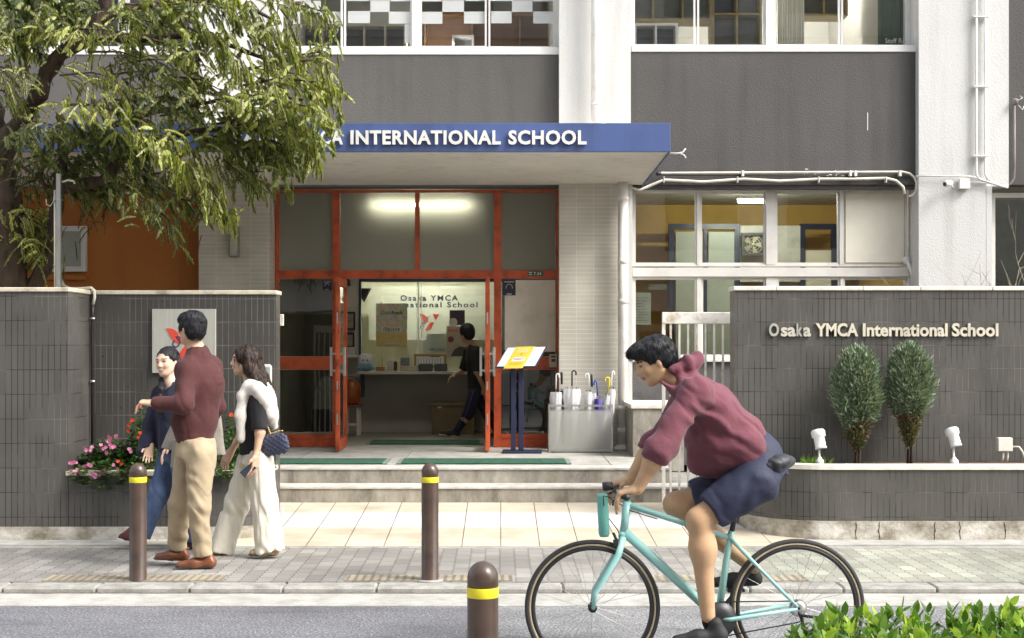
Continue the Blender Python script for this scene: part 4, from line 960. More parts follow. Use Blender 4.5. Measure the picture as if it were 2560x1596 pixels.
    shoe(pr, q(538, 1420, -.06) + (0, 0, .0), q(436, 1421, -.10), .085, .05, bl); shoe(pr, q(470, 1403, .12), q(382, 1400, .06), .085, .05, bl)
    # a beige jacket folded over the far arm
    jk = Sdf(); jk.cap(q(470, 1000, .26), q(430, 1130, .26), .05, .12, .03, flat=((0, 1, 0), .45), cut=2); jk.cap(q(530, 1030, .28), q(548, 1135, .28), .06, .075, .03, flat=((0, 1, 0), .5), cut=2)
    jk.cap(q(435, 1110, .24), q(428, 1166, .24), .045, .035, .02, flat=((0, 1, 0), .5), cut=2)
    o = None
    return pr
man = person_man()
def jacket():
    D = 10.05; q = lambda px, py, d=0.0: P(px, py, D + d)
    root = thing('jacket', 'light grey-beige jacket hanging behind the man in the dark red sweater', 'jacket', (X(480, D), D + .3, .7))
    jk = Sdf(); jk.cap(q(478, 985, .42), q(452, 1130, .42), .05, .155, .03, flat=((0, 1, 0), .32), cut=2); jk.cap(q(528, 1030, .40), q(536, 1139, .40), .07, .085, .03, flat=((0, 1, 0), .45), cut=2)
    sdf_obj(jk, 'cloth', pm('greige_wool', (.30, .275, .235), .9, .06, 20, .3, 150), root, .007, folds_fn(.012, 10, 3, 4))
    sl = Sdf(); sl.cap(q(445, 1100, .36), q(436, 1172, .36), .045, .036, .02, flat=((0, 1, 0), .6), cut=2); sdf_obj(sl, 'sleeve', MATS['greige_wool'], root, .007, folds_fn(.008, 10, 5, 1))
jacket()

# ---------------------------------------------------------------- the smiling girl in navy
def person_girl():
    D = 10.95; q = lambda px, py, d=0.0: P(px, py, D + d)
    O = q(418, 907); f = unit((-.42, -.90, -.02)); u = unit((-.10, 0, 1))
    pr = thing('person', 'smiling young woman in navy top and jeans, hair tied back, beyond the man', 'person', (X(420, D), D, 0))
    NB = q(428, 962); CH = q(430, 1020); PV = q(436, 1112); tf = unit((-.85, -.5, 0))
    SR, SL = q(402, 985, .10), q(458, 985, -.04)         # her right side is farther left in the picture
    ER, WR = q(378, 1060, .04), q(376, 1112, -.02); EL, WL = q(462, 1070, -.10), q(428, 1112, -.16)
    HR, HL = q(425, 1140, .06), q(450, 1140, -.07); KR, AR = q(398, 1232, .0), q(352, 1342, -.02); KL, AL = q(462, 1240, -.05), q(484, 1352, .0)
    s = Sdf(); head(s, O, f, u, .97, .97); s.cap(q(424, 935, .03), NB, .046, .052, .02); s.cap(NB, CH, .06, .115, .04, flat=(tf, .7)); s.cap(CH, PV, .12, .12, .04, flat=(tf, .7)); s.cap(SL, SR, .04, .04, .03)
    leg(s, HR, KR, AR, (.08, .05, .032)); leg(s, HL, KL, AL, (.08, .05, .032))
    for S_, E_, W_ in ((SL, EL, WL), (SR, ER, WR)): s.cap(S_, E_, .04, .033, .03); s.cap(E_, W_, .032, .022, .03)
    hand(s, WR, (-.15, -.2, -1), (.3, -1, 0), (-1, 0, 0), .55, .92); hand(s, WL, (-.75, -.2, -.8), (.3, 0, -1), (-.5, -.8, 0), .45, .92)
    sdf_obj(s, 'body', m_skin, pr, .0055, None, face_col(O, f, u, (.68, .46, .34), .97, 1.0, (.42, .19, .16)))
    F_, R_, U = frame3(f, u); ax = [F_, R_, U]; hq = lambda a, b, c: O + a * F_ + b * R_ + c * U
    h = Sdf(); h.ell(hq(-.020, 0, .034), (.096, .080, .090), .01, ax); h.ell(hq(-.05, 0, -.01), (.055, .066, .06), .03, ax)
    h.ell(hq(.112, .0, -.005), (.075, .066, .085), .008, ax, sub=True); h.ell(hq(.02, 0, -.10), (.08, .12, .085), .01, ax, sub=True)
    h.chain([hq(-.05, .06, .0), hq(-.03, .072, -.05), hq(-.02, .07, -.11), q(403, 975, -.12), q(398, 1005, -.14), q(401, 1035, -.14)], [.020, .018, .020, .026, .028, .014], .02); h.chain([hq(-.06, -.03, -.02), hq(-.08, -.035, -.10), hq(-.07, -.04, -.17)], [.055, .05, .035], .03); h.ell(hq(-.02, .068, -.02), (.03, .018, .05), .02, ax)
    strands(sdf_obj(h, 'hair', m_hair, pr, .005, hairf(.006, 60, 20)), m_hair, hq(.07, .0, .10), 700, .05, .3)
    nv = pm('navy_knit', (.014, .016, .040), .9, .15, 14, .3, 160, sheen=.05)
    t = Sdf(); t.cap(NB, CH, .07, .135, .05, flat=(tf, .75)); t.cap(CH, q(434, 1128), .145, .150, .05, flat=(tf, .78), cut=True); t.cap(SL, SR, .055, .055, .05)
    t.cap(SR, ER, .062, .058, .04); t.cap(ER, q(366, 1122, -.02), .058, .048, .04, cut=True); t.cap(SL, EL, .062, .055, .04); t.cap(EL, q(440, 1104, -.14), .054, .04, .03, cut=True)
    t.chain([q(366, 1100, -.02), q(352, 1128, -.04), q(349, 1145, -.04)], [.048, .030, .010], .03)
    sdf_obj(t, 'top', nv, pr, .006, folds_fn(.016, 11, 5, 7))
    dn = pm('blue_denim', (.075, .115, .22), .85, .22, 12, .3, 220, stretch=(1, 1, .4))
    g = Sdf(); g.cap(q(437, 1115), q(438, 1150), .130, .135, .03, flat=(tf, .8), cut=2); g.cap(HR, KR, .092, .078, .05); g.cap(KR, AR, .078, .080, .03, cut=True); g.cap(HL, KL, .090, .075, .05); g.cap(KL, AL, .075, .078, .03, cut=True)
    sdf_obj(g, 'jeans', dn, pr, .006, folds_fn(.012, 12, 6, 3))
    wh = pm('white_rubber', (.72, .70, .66), .6, .05); sk = pm('maroon_canvas', (.10, .025, .03), .8, .12, 20)
    shoe(pr, q(345, 1362, .0) + (0, 0, .03), q(292, 1350, -.02) + (0, 0, .0), .07, .04, sk, wh, solec=.02); shoe(pr, q(505, 1372, .02), q(455, 1372, -.03), .07, .04, sk, wh)
person_girl()

# ---------------------------------------------------------------- the woman with the white sweater over her shoulders
def person_woman():
    D = 10.6; q = lambda px, py, d=0.0: P(px, py, D + d)
    O = q(612, 903); f = unit((-.97, -.24, .02)); u = unit((.02, 0, 1))
    pr = thing('person', 'woman in wide white trousers and black top, white sweater draped over her shoulders', 'person', (X(620, D), D, 0))
    NB = q(630, 962); CH = q(630, 1010); PV = q(636, 1118); tf = unit((-.95, -.3, 0)); SL, SR = q(648, 990, -.12), q(622, 992, .13)
    EL, WL = q(650, 1082, -.17), q(641, 1138, -.19); ER, WR = q(606, 1082, .17), q(578, 1128, .20)
    HL, HR = q(650, 1150, -.08), q(626, 1150, .08); KL, AL = q(662, 1260, -.10), q(676, 1370, -.12); KR, AR = q(592, 1262, .05), q(552, 1368, .06)
    s = Sdf(); head(s, O, f, u, .96); s.cap(q(617, 930), NB, .042, .048, .02); s.cap(NB, CH, .06, .11, .04, flat=(tf, .72)); s.cap(CH, PV, .11, .12, .04, flat=(tf, .72)); s.cap(SL, SR, .04, .04, .03)
    leg(s, HL, KL, AL, (.08, .05, .03)); leg(s, HR, KR, AR, (.08, .05, .03))
    for S_, E_, W_ in ((SL, EL, WL), (SR, ER, WR)): s.cap(S_, E_, .038, .033, .03); s.cap(E_, W_, .034, .022, .03)
    hand(s, WL, (-.12, -.05, -1), (-.9, .4, 0), (-.6, -.8, 0), .30, .98); hand(s, WR, (-.55, .1, -.9), (.5, 1, 0), (-.8, 0, .5), .4, .95)
    sdf_obj(s, 'body', m_skin, pr, .0055, None, face_col(O, f, u, (.62, .405, .285), .96, .7, (.44, .12, .10)))
    F_, R_, U = frame3(f, u); ax = [F_, R_, U]; hq = lambda a, b, c: O + a * F_ + b * R_ + c * U
    h = Sdf(); h.ell(hq(-.020, 0, .030), (.100, .086, .092), .01, ax); h.ell(hq(-.055, 0, -.03), (.070, .082, .085), .04, ax)
    h.cap(hq(-.06, 0, -.06), q(668, 968, .0), .078, .045, .04, flat=((0, 1, 0), .95)); h.cap(hq(-.03, -.06, -.02), q(655, 962, -.08), .04, .03, .03); h.cap(hq(-.03, .06, -.02), q(650, 960, .08), .04, .03, .03)
    h.chain([hq(-.03, -.072, .02), hq(-.025, -.078, -.04), q(640, 955, -.10)], [.03, .03, .02], .03)
    h.ell(hq(.120, .0, -.018), (.082, .085, .092), .008, ax, sub=True); h.ell(hq(.035, 0, -.15), (.07, .12, .075), .01, ax, sub=True)
    strands(sdf_obj(h, 'hair', m_hair_br, pr, .005, hairf(.013, 50, 9)), m_hair_br, hq(.02, .0, .13), 1500, .08, .6)
    bk = pm('black_knit', (.010, .010, .012), .85, .1, 14, .3, 160, sheen=.04)
    t = Sdf(); t.cap(NB, CH, .062, .125, .05, flat=(tf, .78)); t.cap(CH, q(636, 1135), .130, .135, .05, flat=(tf, .8), cut=True); t.cap(SL, SR, .052, .052, .05)
    t.cap(SL, EL + (0, 0, .02), .062, .060, .04, cut=True); t.cap(SR, ER + (0, 0, .02), .060, .058, .04, cut=True); t.cap(q(648, 1100), q(668, 1145), .07, .06, .04, cut=True)
    sdf_obj(t, 'top', bk, pr, .006, folds_fn(.008, 10, 6, 9))
    wk = pm('white_knit', (.70, .67, .62), .9, .06, 14, .35, 170, sheen=.1)
    w = Sdf(); w.chain([q(603, 1098, -.14), q(600, 1040, -.14), q(608, 990, -.13), q(630, 968, -.10), q(660, 972, -.02)], [.032, .036, .040, .046, .056], .03, flat=((0, 1, 0), .7))
    w.chain([q(622, 968, -.11), q(645, 975, -.15), q(662, 1000, -.14), q(674, 1035, -.10), q(684, 1066, -.04)], [.042, .046, .050, .050, .030], .05); w.ell(q(664, 992, -.01), (.060, .150, .075), .05); w.ell(q(676, 1025, -.02), (.045, .120, .085), .06); w.cap(q(640, 962, -.05), q(662, 975, .05), .05, .05, .04)
    w.chain([q(607, 1090, .13), q(602, 1040, .14), q(606, 990, .13), q(630, 966, .1), q(655, 972, .02)], [.03, .034, .038, .045, .05], .03)
    sdf_obj(w, 'draped_sweater', wk, pr, .006, lambda p: folds_fn(.008, 9, 5, 3)(p) + .0018 * np.sin((p[:, 0] * .8 - p[:, 2] * .45 + p[:, 1] * .5) * 150 + 2.5 * vnoise(p[:, 0] * 9, p[:, 1] * 9, p[:, 2] * 9) * 2))
    wt = pm('white_trouser_cloth', (.72, .68, .58), .8, .05, 12, .2, 180)
    g = Sdf(); g.cap(q(638, 1124), q(638, 1158), .118, .130, .03, flat=(tf, .84), cut=2); g.cap(HL, KL, .098, .092, .05); g.cap(KL, AL + (0, 0, -.03), .094, .108, .03, cut=True, flat=((0, 1, 0), .85)); g.cap(HR, KR, .096, .088, .05); g.cap(KR, AR + (0, 0, -.03), .088, .098, .03, cut=True, flat=((0, 1, 0), .85))
    sdf_obj(g, 'wide_trousers', wt, pr, .006, lambda p: folds_fn(.014, 16, 3, 6)(p) + tension(p, .95, .4, .25, 75, .005))
    tn = pm('tan_suede', (.36, .25, .14), .8, .1); shoe(pr, q(695, 1390, -.12), q(620, 1390, -.14), .05, .04, tn); shoe(pr, q(575, 1389, .06), q(508, 1390, .05), .05, .04, tn)
    o = MB(); o.lathe([(.024, -.006), (.026, 0), (.024, .006)], WL + (0.002, 0, .012), (.1, 0, 1), 16); o.build('bracelet', pm('gold_metal', (.75, .55, .25), .3, .05, metal=.9), pr)
    ph = thing('phone', 'smartphone held low in the hand of the woman in white trousers', 'phone', tuple(q(618, 1178, -.22)))
    c = q(620, 1176, -.22); d = unit((-.75, 0, -.65)); n_ = unit((.2, -1, .1)); w_ = np.cross(d, n_)
    o = MB(); V = [c + a * d * .055 + b_ * w_ * .028 + e * n_ * .004 for a in (-1, 1) for b_ in (-1, 1) for e in (-1, 1)]
    o.mesh(V, [(0, 1, 3, 2), (4, 6, 7, 5), (0, 4, 5, 1), (2, 3, 7, 6), (0, 2, 6, 4), (1, 5, 7, 3)]); o.build('case', pm('phone_case', (.03, .045, .07), .3, .1), ph)
    # quilted bag
    bg_ = thing('handbag', 'navy quilted shoulder bag with gold chain and clasp at the woman\'s side', 'handbag', tuple(q(687, 1145, -.14)))
    c = q(686, 1112, -.16); a = R(14); ux = v3((math.cos(a), -.25, math.sin(a) * .9)); ux = unit(ux); uz = unit(v3((-math.sin(a), 0, math.cos(a)))); un = np.cross(ux, uz)
    s = Sdf(); s.cap(c - ux * .055 - uz * .02, c + ux * .055 - uz * .02, .062, .060, .01, flat=(un, .42)); s.cap(c - ux * .058 + uz * .02, c + ux * .058 + uz * .02, .060, .056, .02, flat=(un, .42))
    def quilt(p):
        l = (p - c) @ ux; h_ = (p - c) @ uz; return .006 * (1 - np.minimum(np.abs(np.sin((l + h_) * 78)), np.abs(np.sin((l - h_) * 78))) * 1.3)
    sdf_obj(s, 'bag_body', pm('navy_tweed', (.045, .055, .10), .6, .35, 150, .3, 200), bg_, .0045, quilt)
    o = MB(); o.chainp = None; pts = [c - ux * .10 + uz * .05 - un * .03, c - ux * .03 + uz * .082 - un * .03, c + ux * .05 + uz * .088 - un * .03, c + ux * .08 + uz * .085 - un * .02]
    for i in range(len(pts) - 1):
        for j in range(6):
            a_, b_ = pts[i] + (pts[i + 1] - pts[i]) * j / 6, pts[i] + (pts[i + 1] - pts[i]) * (j + .8) / 6; o.tube([a_, b_], .0058, 6)
    for j in range(12): a_ = c - ux * .01 + uz * (.08 + j * .014) + un * 0 - ux * j * .002; o.tube([a_, a_ + uz * .011], .006, 6)
    o.build('chain', MATS['gold_metal'], bg_)
    o = MB(); o.lathe([(.018, 0), (.018, .01), (.008, .014)], c - un * .034 - uz * .028 + ux * .012, -un, 14); o.build('clasp', MATS['gold_metal'], bg_)
person_woman()

# ---------------------------------------------------------------- the student walking through the lobby
def person_student():
    D = 17.6; q = lambda px, py, d=0.0: P(px, py, D + d)
    O = q(1166, 834); f = unit((-.80, .58, -.15)); u = unit((-.08, 0, 1))
    pr = thing('person', 'student in black shirt and dark track trousers walking across the lobby behind the doors', 'person', (X(1180, D), D, .402))
    NB = q(1183, 866); CH = q(1187, 900); PV = q(1192, 972); tf = unit((-1, .2, 0)); SL, SR = q(1192, 880, -.13), q(1172, 880, .14)
    EL, WL = q(1192, 930, -.19), q(1210, 972, -.14); ER, WR = q(1158, 925, .19), q(1139, 936, .13); HL, HR = q(1188, 985, -.07), q(1195, 985, .07)
    KL, AL = q(1170, 1036, -.07), q(1140, 1080, -.05); KR, AR = q(1218, 1035, .08), q(1246, 1080, .08)
    s = Sdf(); head(s, O, f, u, .96); s.cap(q(1171, 852), NB, .046, .05, .02); s.cap(NB, CH, .06, .115, .04, flat=(tf, .72)); s.cap(CH, PV, .11, .11, .04, flat=(tf, .72)); s.cap(SL, SR, .04, .04, .03)
    leg(s, HL, KL, AL, (.07, .05, .032)); leg(s, HR, KR, AR, (.07, .05, .032))
    for S_, E_, W_ in ((SL, EL, WL), (SR, ER, WR)): s.cap(S_, E_, .040, .034, .03); s.cap(E_, W_, .034, .024, .03)
    hand(s, WL, (.3, -.1, -1), (0, 1, 0), (-1, 0, 0), .5, .9); hand(s, WR, (-.8, -.2, -.5), (0, 0, -1), (0, -1, 0), .4, .9)
    sdf_obj(s, 'body', m_skin, pr, .008, None, face_col(O, f, u, (.50, .31, .20), .96))
    F_, R_, U = frame3(f, u); ax = [F_, R_, U]; hq = lambda a, b, c: O + a * F_ + b * R_ + c * U
    h = Sdf(); h.ell(hq(-.018, 0, .034), (.102, .088, .095), .01, ax); h.ell(hq(-.04, 0, -.02), (.07, .074, .07), .03, ax); h.ell(hq(.115, 0, -.03), (.062, .12, .082), .01, ax, sub=True)
    sdf_obj(h, 'hair', m_hair, pr, .007, hairf(.008, 50, 20))
    t = Sdf(); t.cap(NB, CH, .07, .135, .05, flat=(tf, .78)); t.cap(CH, q(1192, 978), .14, .130, .05, flat=(tf, .78), cut=True); t.cap(SL, SR, .055, .055, .05); t.cap(SL, EL, .066, .060, .04, cut=True); t.cap(SR, ER, .064, .058, .04, cut=True)
    sdf_obj(t, 'shirt', pm('black_jersey', (.012, .012, .014), .8, .1, 14, .2, 100), pr, .008, folds_fn(.01, 10, 7, 1))
    g = Sdf(); g.cap(q(1192, 970), q(1192, 992), .115, .12, .03, flat=(tf, .85), cut=2); g.cap(HL, KL, .085, .066, .04); g.cap(KL, AL, .064, .048, .03, cut=True); g.cap(HR, KR, .085, .066, .04); g.cap(KR, AR, .064, .048, .03, cut=True)
    sdf_obj(g, 'track_trousers', pm('navy_jersey', (.013, .015, .035), .7, .1, 14, .2, 100), pr, .008, folds_fn(.009, 12, 8, 2))
    o = MB(); o.tube([q(1184, 978, -.20), q(1166, 1034, -.155), q(1142, 1074, -.125)], .006, 5); o.build('stripe', pm('blue_stripe', (.06, .06, .35), .6), pr)
    ws = MATS['white_rubber']; bs = pm('dark_canvas', (.03, .03, .035), .8)
    shoe(pr, q(1148, 1096, -.05) + (0, 0, .02), q(1097, 1088, -.05), .075, .04, bs, ws); shoe(pr, q(1262, 1094, .08), q(1215, 1096, .08), .075, .04, bs, ws)
person_student()

# ================================================================ bicycle and rider
BD = 7.24
def bq(px, py, d=0.0): return P(px, py, BD + d)
def bicycle():
    bk = thing('bicycle', 'mint green road bicycle with tan-walled tyres ridden along the street', 'bicycle', (X(1740, BD), BD, -.045))
    mint = pm('mint_paint', (.31, .59, .56), .28, .06, 5, clear=.4); tyre = pm('black_rubber', (.035, .034, .033), .75, .1, 30); tan = pm('tan_sidewall', (.42, .35, .24), .7, .08, 20)
    fh, rh, bb = bq(1481, 1519), bq(1992, 1517), bq(1795, 1545)
    sc_, ht, hb = bq(1824, 1345), bq(1568, 1262), bq(1559, 1335)
    fr = MB(); r_ = .0165
    fr.tube([ht, sc_], [r_ * .95, r_ * .85], 10); fr.tube([hb + (0.004, 0, .01), bb], [.024, .024], 12); fr.tube([bb, sc_, bq(1830, 1328)], [.019, .017, .017], 10); fr.tube([ht + (0, 0, .015), hb], .021, 12)
    fr.lathe([(.0, -.036), (.024, -.036), (.024, .036), (0, .036)], bb, (0, 1, 0))
    for s_ in (-1, 1):
        fr.tube([bb + (0, s_ * .03, 0), bb + (.06, s_ * .045, -.0), rh + (-.01, s_ * .065, 0)], [.013, .011, .009], 8)
        fr.tube([sc_ + (0, s_ * .012, -.0), rh + (-.01, s_ * .065, .01)], [.010, .008], 8)
    o = fr.build('frame', mint, bk)
    fk = MB(); fk.tube([hb + (0, 0, .01), hb + (-.005, 0, -.02)], .024, 10)
    for s_ in (-1, 1): fk.tube([hb + (-.003, s_ * .02, -.015), hb + (-.03, s_ * .045, -.10), fh + (.012, s_ * .05, .08), fh + (0, s_ * .05, 0)], [.016, .018, .013, .010], 8)
    fk.build('fork', mint, bk)
    def wheel(c, nm):
        w_ = MB(); n = 72; R0 = .328
        w_.tube([c + (R0 * math.cos(2 * math.pi * i / n), 0, R0 * math.sin(2 * math.pi * i / n)) for i in range(n + 1)], .0135, 10, False); root = w_.build('wheel', tyre, bk)
        t_ = MB()
        for s_ in (-1, 1): t_.tube([c + ((R0 - .013) * math.cos(2 * math.pi * i / n), s_ * .006, (R0 - .013) * math.sin(2 * math.pi * i / n)) for i in range(n + 1)], .0065, 6, False)
        t_.build('sidewall', tan, root)
        m_r = MB(); m_r.tube([c + ((R0 - .030) * math.cos(2 * math.pi * i / n), 0, (R0 - .030) * math.sin(2 * math.pi * i / n)) for i in range(n + 1)], .011, 8, False); m_r.build('rim', m_black, root)
        sp = MB()
        for i in range(24):
            a = 2 * math.pi * i / 24; b_ = a + (.5 if i % 2 else -.5); s_ = 1 if i % 4 < 2 else -1
            sp.tube([c + (.018 * math.cos(b_), s_ * .025, .018 * math.sin(b_)), c + ((R0 - .035) * math.cos(a), 0, (R0 - .035) * math.sin(a))], .0011, 4, False)
        sp.build('spokes', m_steel, root)
        h = MB(); h.lathe([(.006, -.055), (.012, -.054), (.012, -.034), (.022, -.03), (.022, -.024), (.013, -.02), (.013, .02), (.022, .024), (.022, .03), (.012, .034), (.012, .054), (.006, .055)], c, (0, 1, 0)); h.build('hub', m_black, root)
    wheel(fh, 'f'); wheel(rh, 'r')
    hbm = MB(); g = ht + (-.01, 0, .025)
    hbm.tube([ht + (0, 0, .01), ht + (-.004, 0, .06)], .017, 10); hbm.tube([ht + (-.004, 0, .052), ht + (-.055, 0, .060)], [.017, .015], 8)
    st_ = hbm.build('stem', mint, bk)
    hm = MB(); c0 = ht + (-.055, 0, .060); hm.tube([c0 + (.03, -.27, .005), c0 + (.018, -.18, .002), c0 + (0, -.06, 0), c0 + (0, .06, 0), c0 + (.018, .18, .002), c0 + (.03, .27, .005)], .0125, 8); hbar = hm.build('handlebar', m_black, bk)
    gr = MB()
    for s_ in (-1, 1): gr.tube([c0 + (.030, s_ * .275, .005), c0 + (.016, s_ * .165, .002)], .017, 10)
    gr.build('grip', m_black, hbar)
    lv = MB()
    for s_ in (-1, 1): lv.tube([c0 + (.014, s_ * .15, -.005), c0 + (-.03, s_ * .17, -.025), c0 + (-.035, s_ * .23, -.035)], .006, 6)
    lv.build('brake_lever', m_black, hbar)
    cal = MB(); cal.tube([hb + (-.035, -.03, -.03), hb + (-.05, 0, .0), hb + (-.035, .03, -.03)], .008, 6); cal.box(hb[0] - .055, hb[0] - .03, hb[1] - .035, hb[1] - .02, hb[2] - .06, hb[2] - .025, .002); cal.build('brake_caliper', m_black, bk)
    hl = MB(); hl.lathe([(.006, 0), (.022, .005), (.024, .05), (.02, .056)], c0 + (-.01, .05, .03), (-1, 0, -.1), 14); hl.build('headlight', m_black, bk)
    cab = MB(); cab.tube([c0 + (-.02, -.14, -.01), c0 + (-.07, -.06, -.01), c0 + (-.06, 0, -.10), hb + (-.03, 0, .02), hb + (-.012, 0, -.03)], .0028, 5, False); cab.tube([c0 + (-.02, .14, -.01), c0 + (-.05, .05, -.02), ht + (.02, -.02, -.03), ht + (.15, -.017, -.07)], .0028, 5, False); cab.build('cable', m_black, bk)
    ghost_m = MB(); c1 = bq(1508, 1285); ghost_m.lathe([(.0, -.115), (.022, -.115), (.028, -.10), (.028, .085), (.025, .10), (0, .102)], c1, (-.05, 0, 1), 18); ghost_m.build('stem_ghost', pm('sea_green_ghost', (.16, .46, .40), .6, .1, 10), bk)  # added tube imitating the blurred double image of stem and head tube
    sp = MB(); sp.tube([bq(1830, 1328), bq(1842, 1262)], .0135, 8); sp.build('seatpost', m_black, bk)
    sd_ = Sdf(); sd_.cap(bq(1800, 1252), bq(1845, 1250), .017, .035, .02, flat=((0, 0, 1), .6)); sd_.cap(bq(1845, 1250), bq(1880, 1247), .045, .068, .03, flat=((0, 0, 1), .42)); sdf_obj(sd_, 'saddle', m_black, bk, .006)
    cr = MB(); n = 48; R1 = .088
    cr.lathe([(.02, -.046), (R1, -.046), (R1, -.042), (.02, -.042)], bb, (0, 1, 0), 40); cr.build('chainring', m_black, bk)
    ca = MB(); pn = bq(1748, 1614, -.08); pf = bb * 2 - pn; pf[1] = BD + .08
    ca.tube([bb + (0, -.055, 0), pn + (0, .0, 0)], [.013, .010], 8); ca.tube([bb + (0, .055, 0), pf], [.013, .010], 8); ca.build('crank', m_black, bk)
    for p_, s_ in ((pn, -1), (pf, 1)):
        pd = MB(); pd.box(p_[0] - .045, p_[0] + .045, min(p_[1], p_[1] + s_ * .09), max(p_[1], p_[1] + s_ * .09), p_[2] - .010, p_[2] + .010, .004); pd.build('pedal', m_black, bk)
    ch = MB(); ch.tube([bb + (0.0, -.044, R1), rh + (0, -.044, .036)], .0035, 5); ch.tube([bb + (0, -.044, -R1), rh + (.0, -.044, -.07), rh + (.03, -.044, -.05)], .0035, 5); ch.build('chain', m_black, bk)
    cs = MB(); cs.lathe([(.01, -.055), (.030, -.054), (.045, -.034), (.01, -.032)], rh, (0, 1, 0), 24); cs.build('cassette', m_steel, bk)
    ra = MB(); ra.tube([rh + (0, -.062, -.02), rh + (.015, -.062, -.06), rh + (.02, -.055, -.10)], [.010, .009, .012], 6); ra.build('rear_derailleur', m_black, bk)
    ks = MB(); ks.tube([rh + (.0, -.075, -.03), rh + (.22, -.09, -.055)], .008, 6); ks.build('kickstand', m_black, bk)
    return c0, pn, pf
C0, PN, PF = bicycle()
def rider():
    q = bq; O = q(1636, 905, -.01); f = unit((-1, -.10, -.42)); u = unit((-.42, 0, 1))
    pr = thing('person', 'cyclist in a maroon hoodie and navy shorts bent over the handlebar of a mint bicycle', 'person', (X(1800, BD), BD, -.045))
    NB = q(1708, 962); CH = q(1775, 1030); MD = q(1850, 1105); PV = q(1893, 1190); tf = unit((-.75, 0, -.9))
    SL, SR = q(1735, 985, -.17), q(1725, 990, .17)
    WL = C0 + (.085, -.225, .040); WR = C0 + (.085, .225, .040)
    EL, ER = q(1650, 1122, -.27), q(1636, 1110, .26)
    HL, HR = q(1888, 1205, -.09), q(1884, 1200, .09); KL, AL = q(1748, 1300, -.11), q(1770, 1540, -.10)
    KR = q(1690, 1262, .11); AR = v3(PF) + (.09, .01, .12)
    s = Sdf(); head(s, O, f, u, 1.0); s.cap(q(1668, 935), NB, .056, .064, .03); s.cap(NB, CH, .08, .14, .04, flat=(tf, .72)); s.cap(CH, MD, .145, .125, .04, flat=(tf, .72)); s.cap(MD, PV, .125, .13, .04, flat=(tf, .75)); s.cap(SL, SR, .05, .05, .03)
    leg(s, HL, KL, AL, (.095, .056, .036), .05); leg(s, HR, KR, AR, (.095, .056, .036), .05)
    for K_, A_ in ((KL, AL), (KR, AR)): m = K_ + (A_ - K_) * .3 + (.018, 0, 0); s.ell(m, (.044, .046, .085), .05)
    for S_, E_, W_ in ((SL, EL, WL), (SR, ER, WR)): s.cap(S_, E_, .05, .042, .03); s.cap(E_, E_ + (W_ - E_) * .35, .042, .043, .03); s.cap(E_ + (W_ - E_) * .35, W_, .043, .028, .03)
    for W_, sd in ((WL, -1), (WR, 1)):
        g = C0 + (.022, sd * .22, .004); hand(s, W_ + (0, 0, 0), (-.97, -sd * .06, -.22), (-.1, 0, -1), (0, -sd, .0), 1.12, 1.05)
    sdf_obj(s, 'body', m_skin, pr, .0055, None, face_col(O, f, u, (.56, .35, .205), 1.0))
    F_, R_, U = frame3(f, u); ax = [F_, R_, U]; hq = lambda a, b, c: O + a * F_ + b * R_ + c * U
    h = Sdf(); h.ell(hq(-.018, 0, .042), (.106, .088, .092), .01, ax); h.ell(hq(-.05, 0, -.005), (.068, .078, .07), .03, ax); h.ell(hq(.06, 0, .085), (.052, .070, .034), .03, ax)
    h.ell(hq(.125, 0, -.022), (.062, .12, .080), .01, ax, sub=True); h.ell(hq(.02, -.095, -.05), (.05, .03, .05), .006, ax, sub=True); h.ell(hq(.02, .095, -.05), (.05, .03, .05), .006, ax, sub=True)
    strands(sdf_obj(h, 'hair', m_hair, pr, .006, hairf(.010, 55, 30)), m_hair, hq(-.04, .0, .12), 1500, .045)
    mr = pm('maroon_fleece', (.150, .044, .062), .9, .08, 8, .25, 130, sheen=.12)
    t = Sdf(); t.cap(q(1722, 968), CH, .11, .175, .05, flat=(tf, .78)); t.cap(CH, MD, .175, .168, .05, flat=(tf, .78)); t.cap(MD, q(1880, 1152), .168, .162, .04, flat=(tf, .80), cut=True)
    t.cap(q(1790, 1150), q(1840, 1175), .09, .08, .08); t.ell(q(1800, 1110), (.15, .15, .12), .08); t.cap(q(1752, 1120), q(1748, 1165), .07, .06, .06)
    t.cap(SL, SR, .075, .075, .05)
    for S_, E_, W_ in ((SL, EL, WL), (SR, ER, WR)): t.cap(S_, E_, .080, .068, .05); t.cap(E_, E_ + (W_ - E_) * .20, .070, .058, .04, cut=True)
    t.chain([q(1680, 925, -.07), q(1720, 905, -.05), q(1740, 900, 0), q(1720, 905, .05), q(1680, 925, .07)], [.024, .032, .036, .032, .024], .05); t.chain([q(1655, 955, -.06), q(1690, 985, -.08), q(1720, 985, -.09)], [.022, .03, .03], .03)
    t.chain([q(1655, 958, -.075), q(1700, 985, -.10), q(1728, 968, -.11)], [.016, .020, .014], .012)
    sdf_obj(t, 'hoodie', mr, pr, .0065, lambda p: folds_fn(.020, 6, 6, 4)(p) + folds_fn(.005, 17, 17, 9)(p) + tension(p, .45, .2, .85, 58, .006))
    ny = pm('navy_shorts_cloth', (.022, .026, .060), .7, .1, 8, .2, 120)
    g = Sdf(); g.cap(q(1888, 1150), q(1895, 1195), .155, .160, .04, flat=(tf, .92), cut=True); g.cap(HL, HL + (KL - HL) * .80, .125, .096, .05, cut=True); g.cap(HR, HR + (KR - HR) * .78, .122, .096, .05, cut=True)
    sdf_obj(g, 'shorts', ny, pr, .0065, lambda p: folds_fn(.014, 9, 7, 8)(p) + tension(p, .8, .2, -.55, 60, .006))
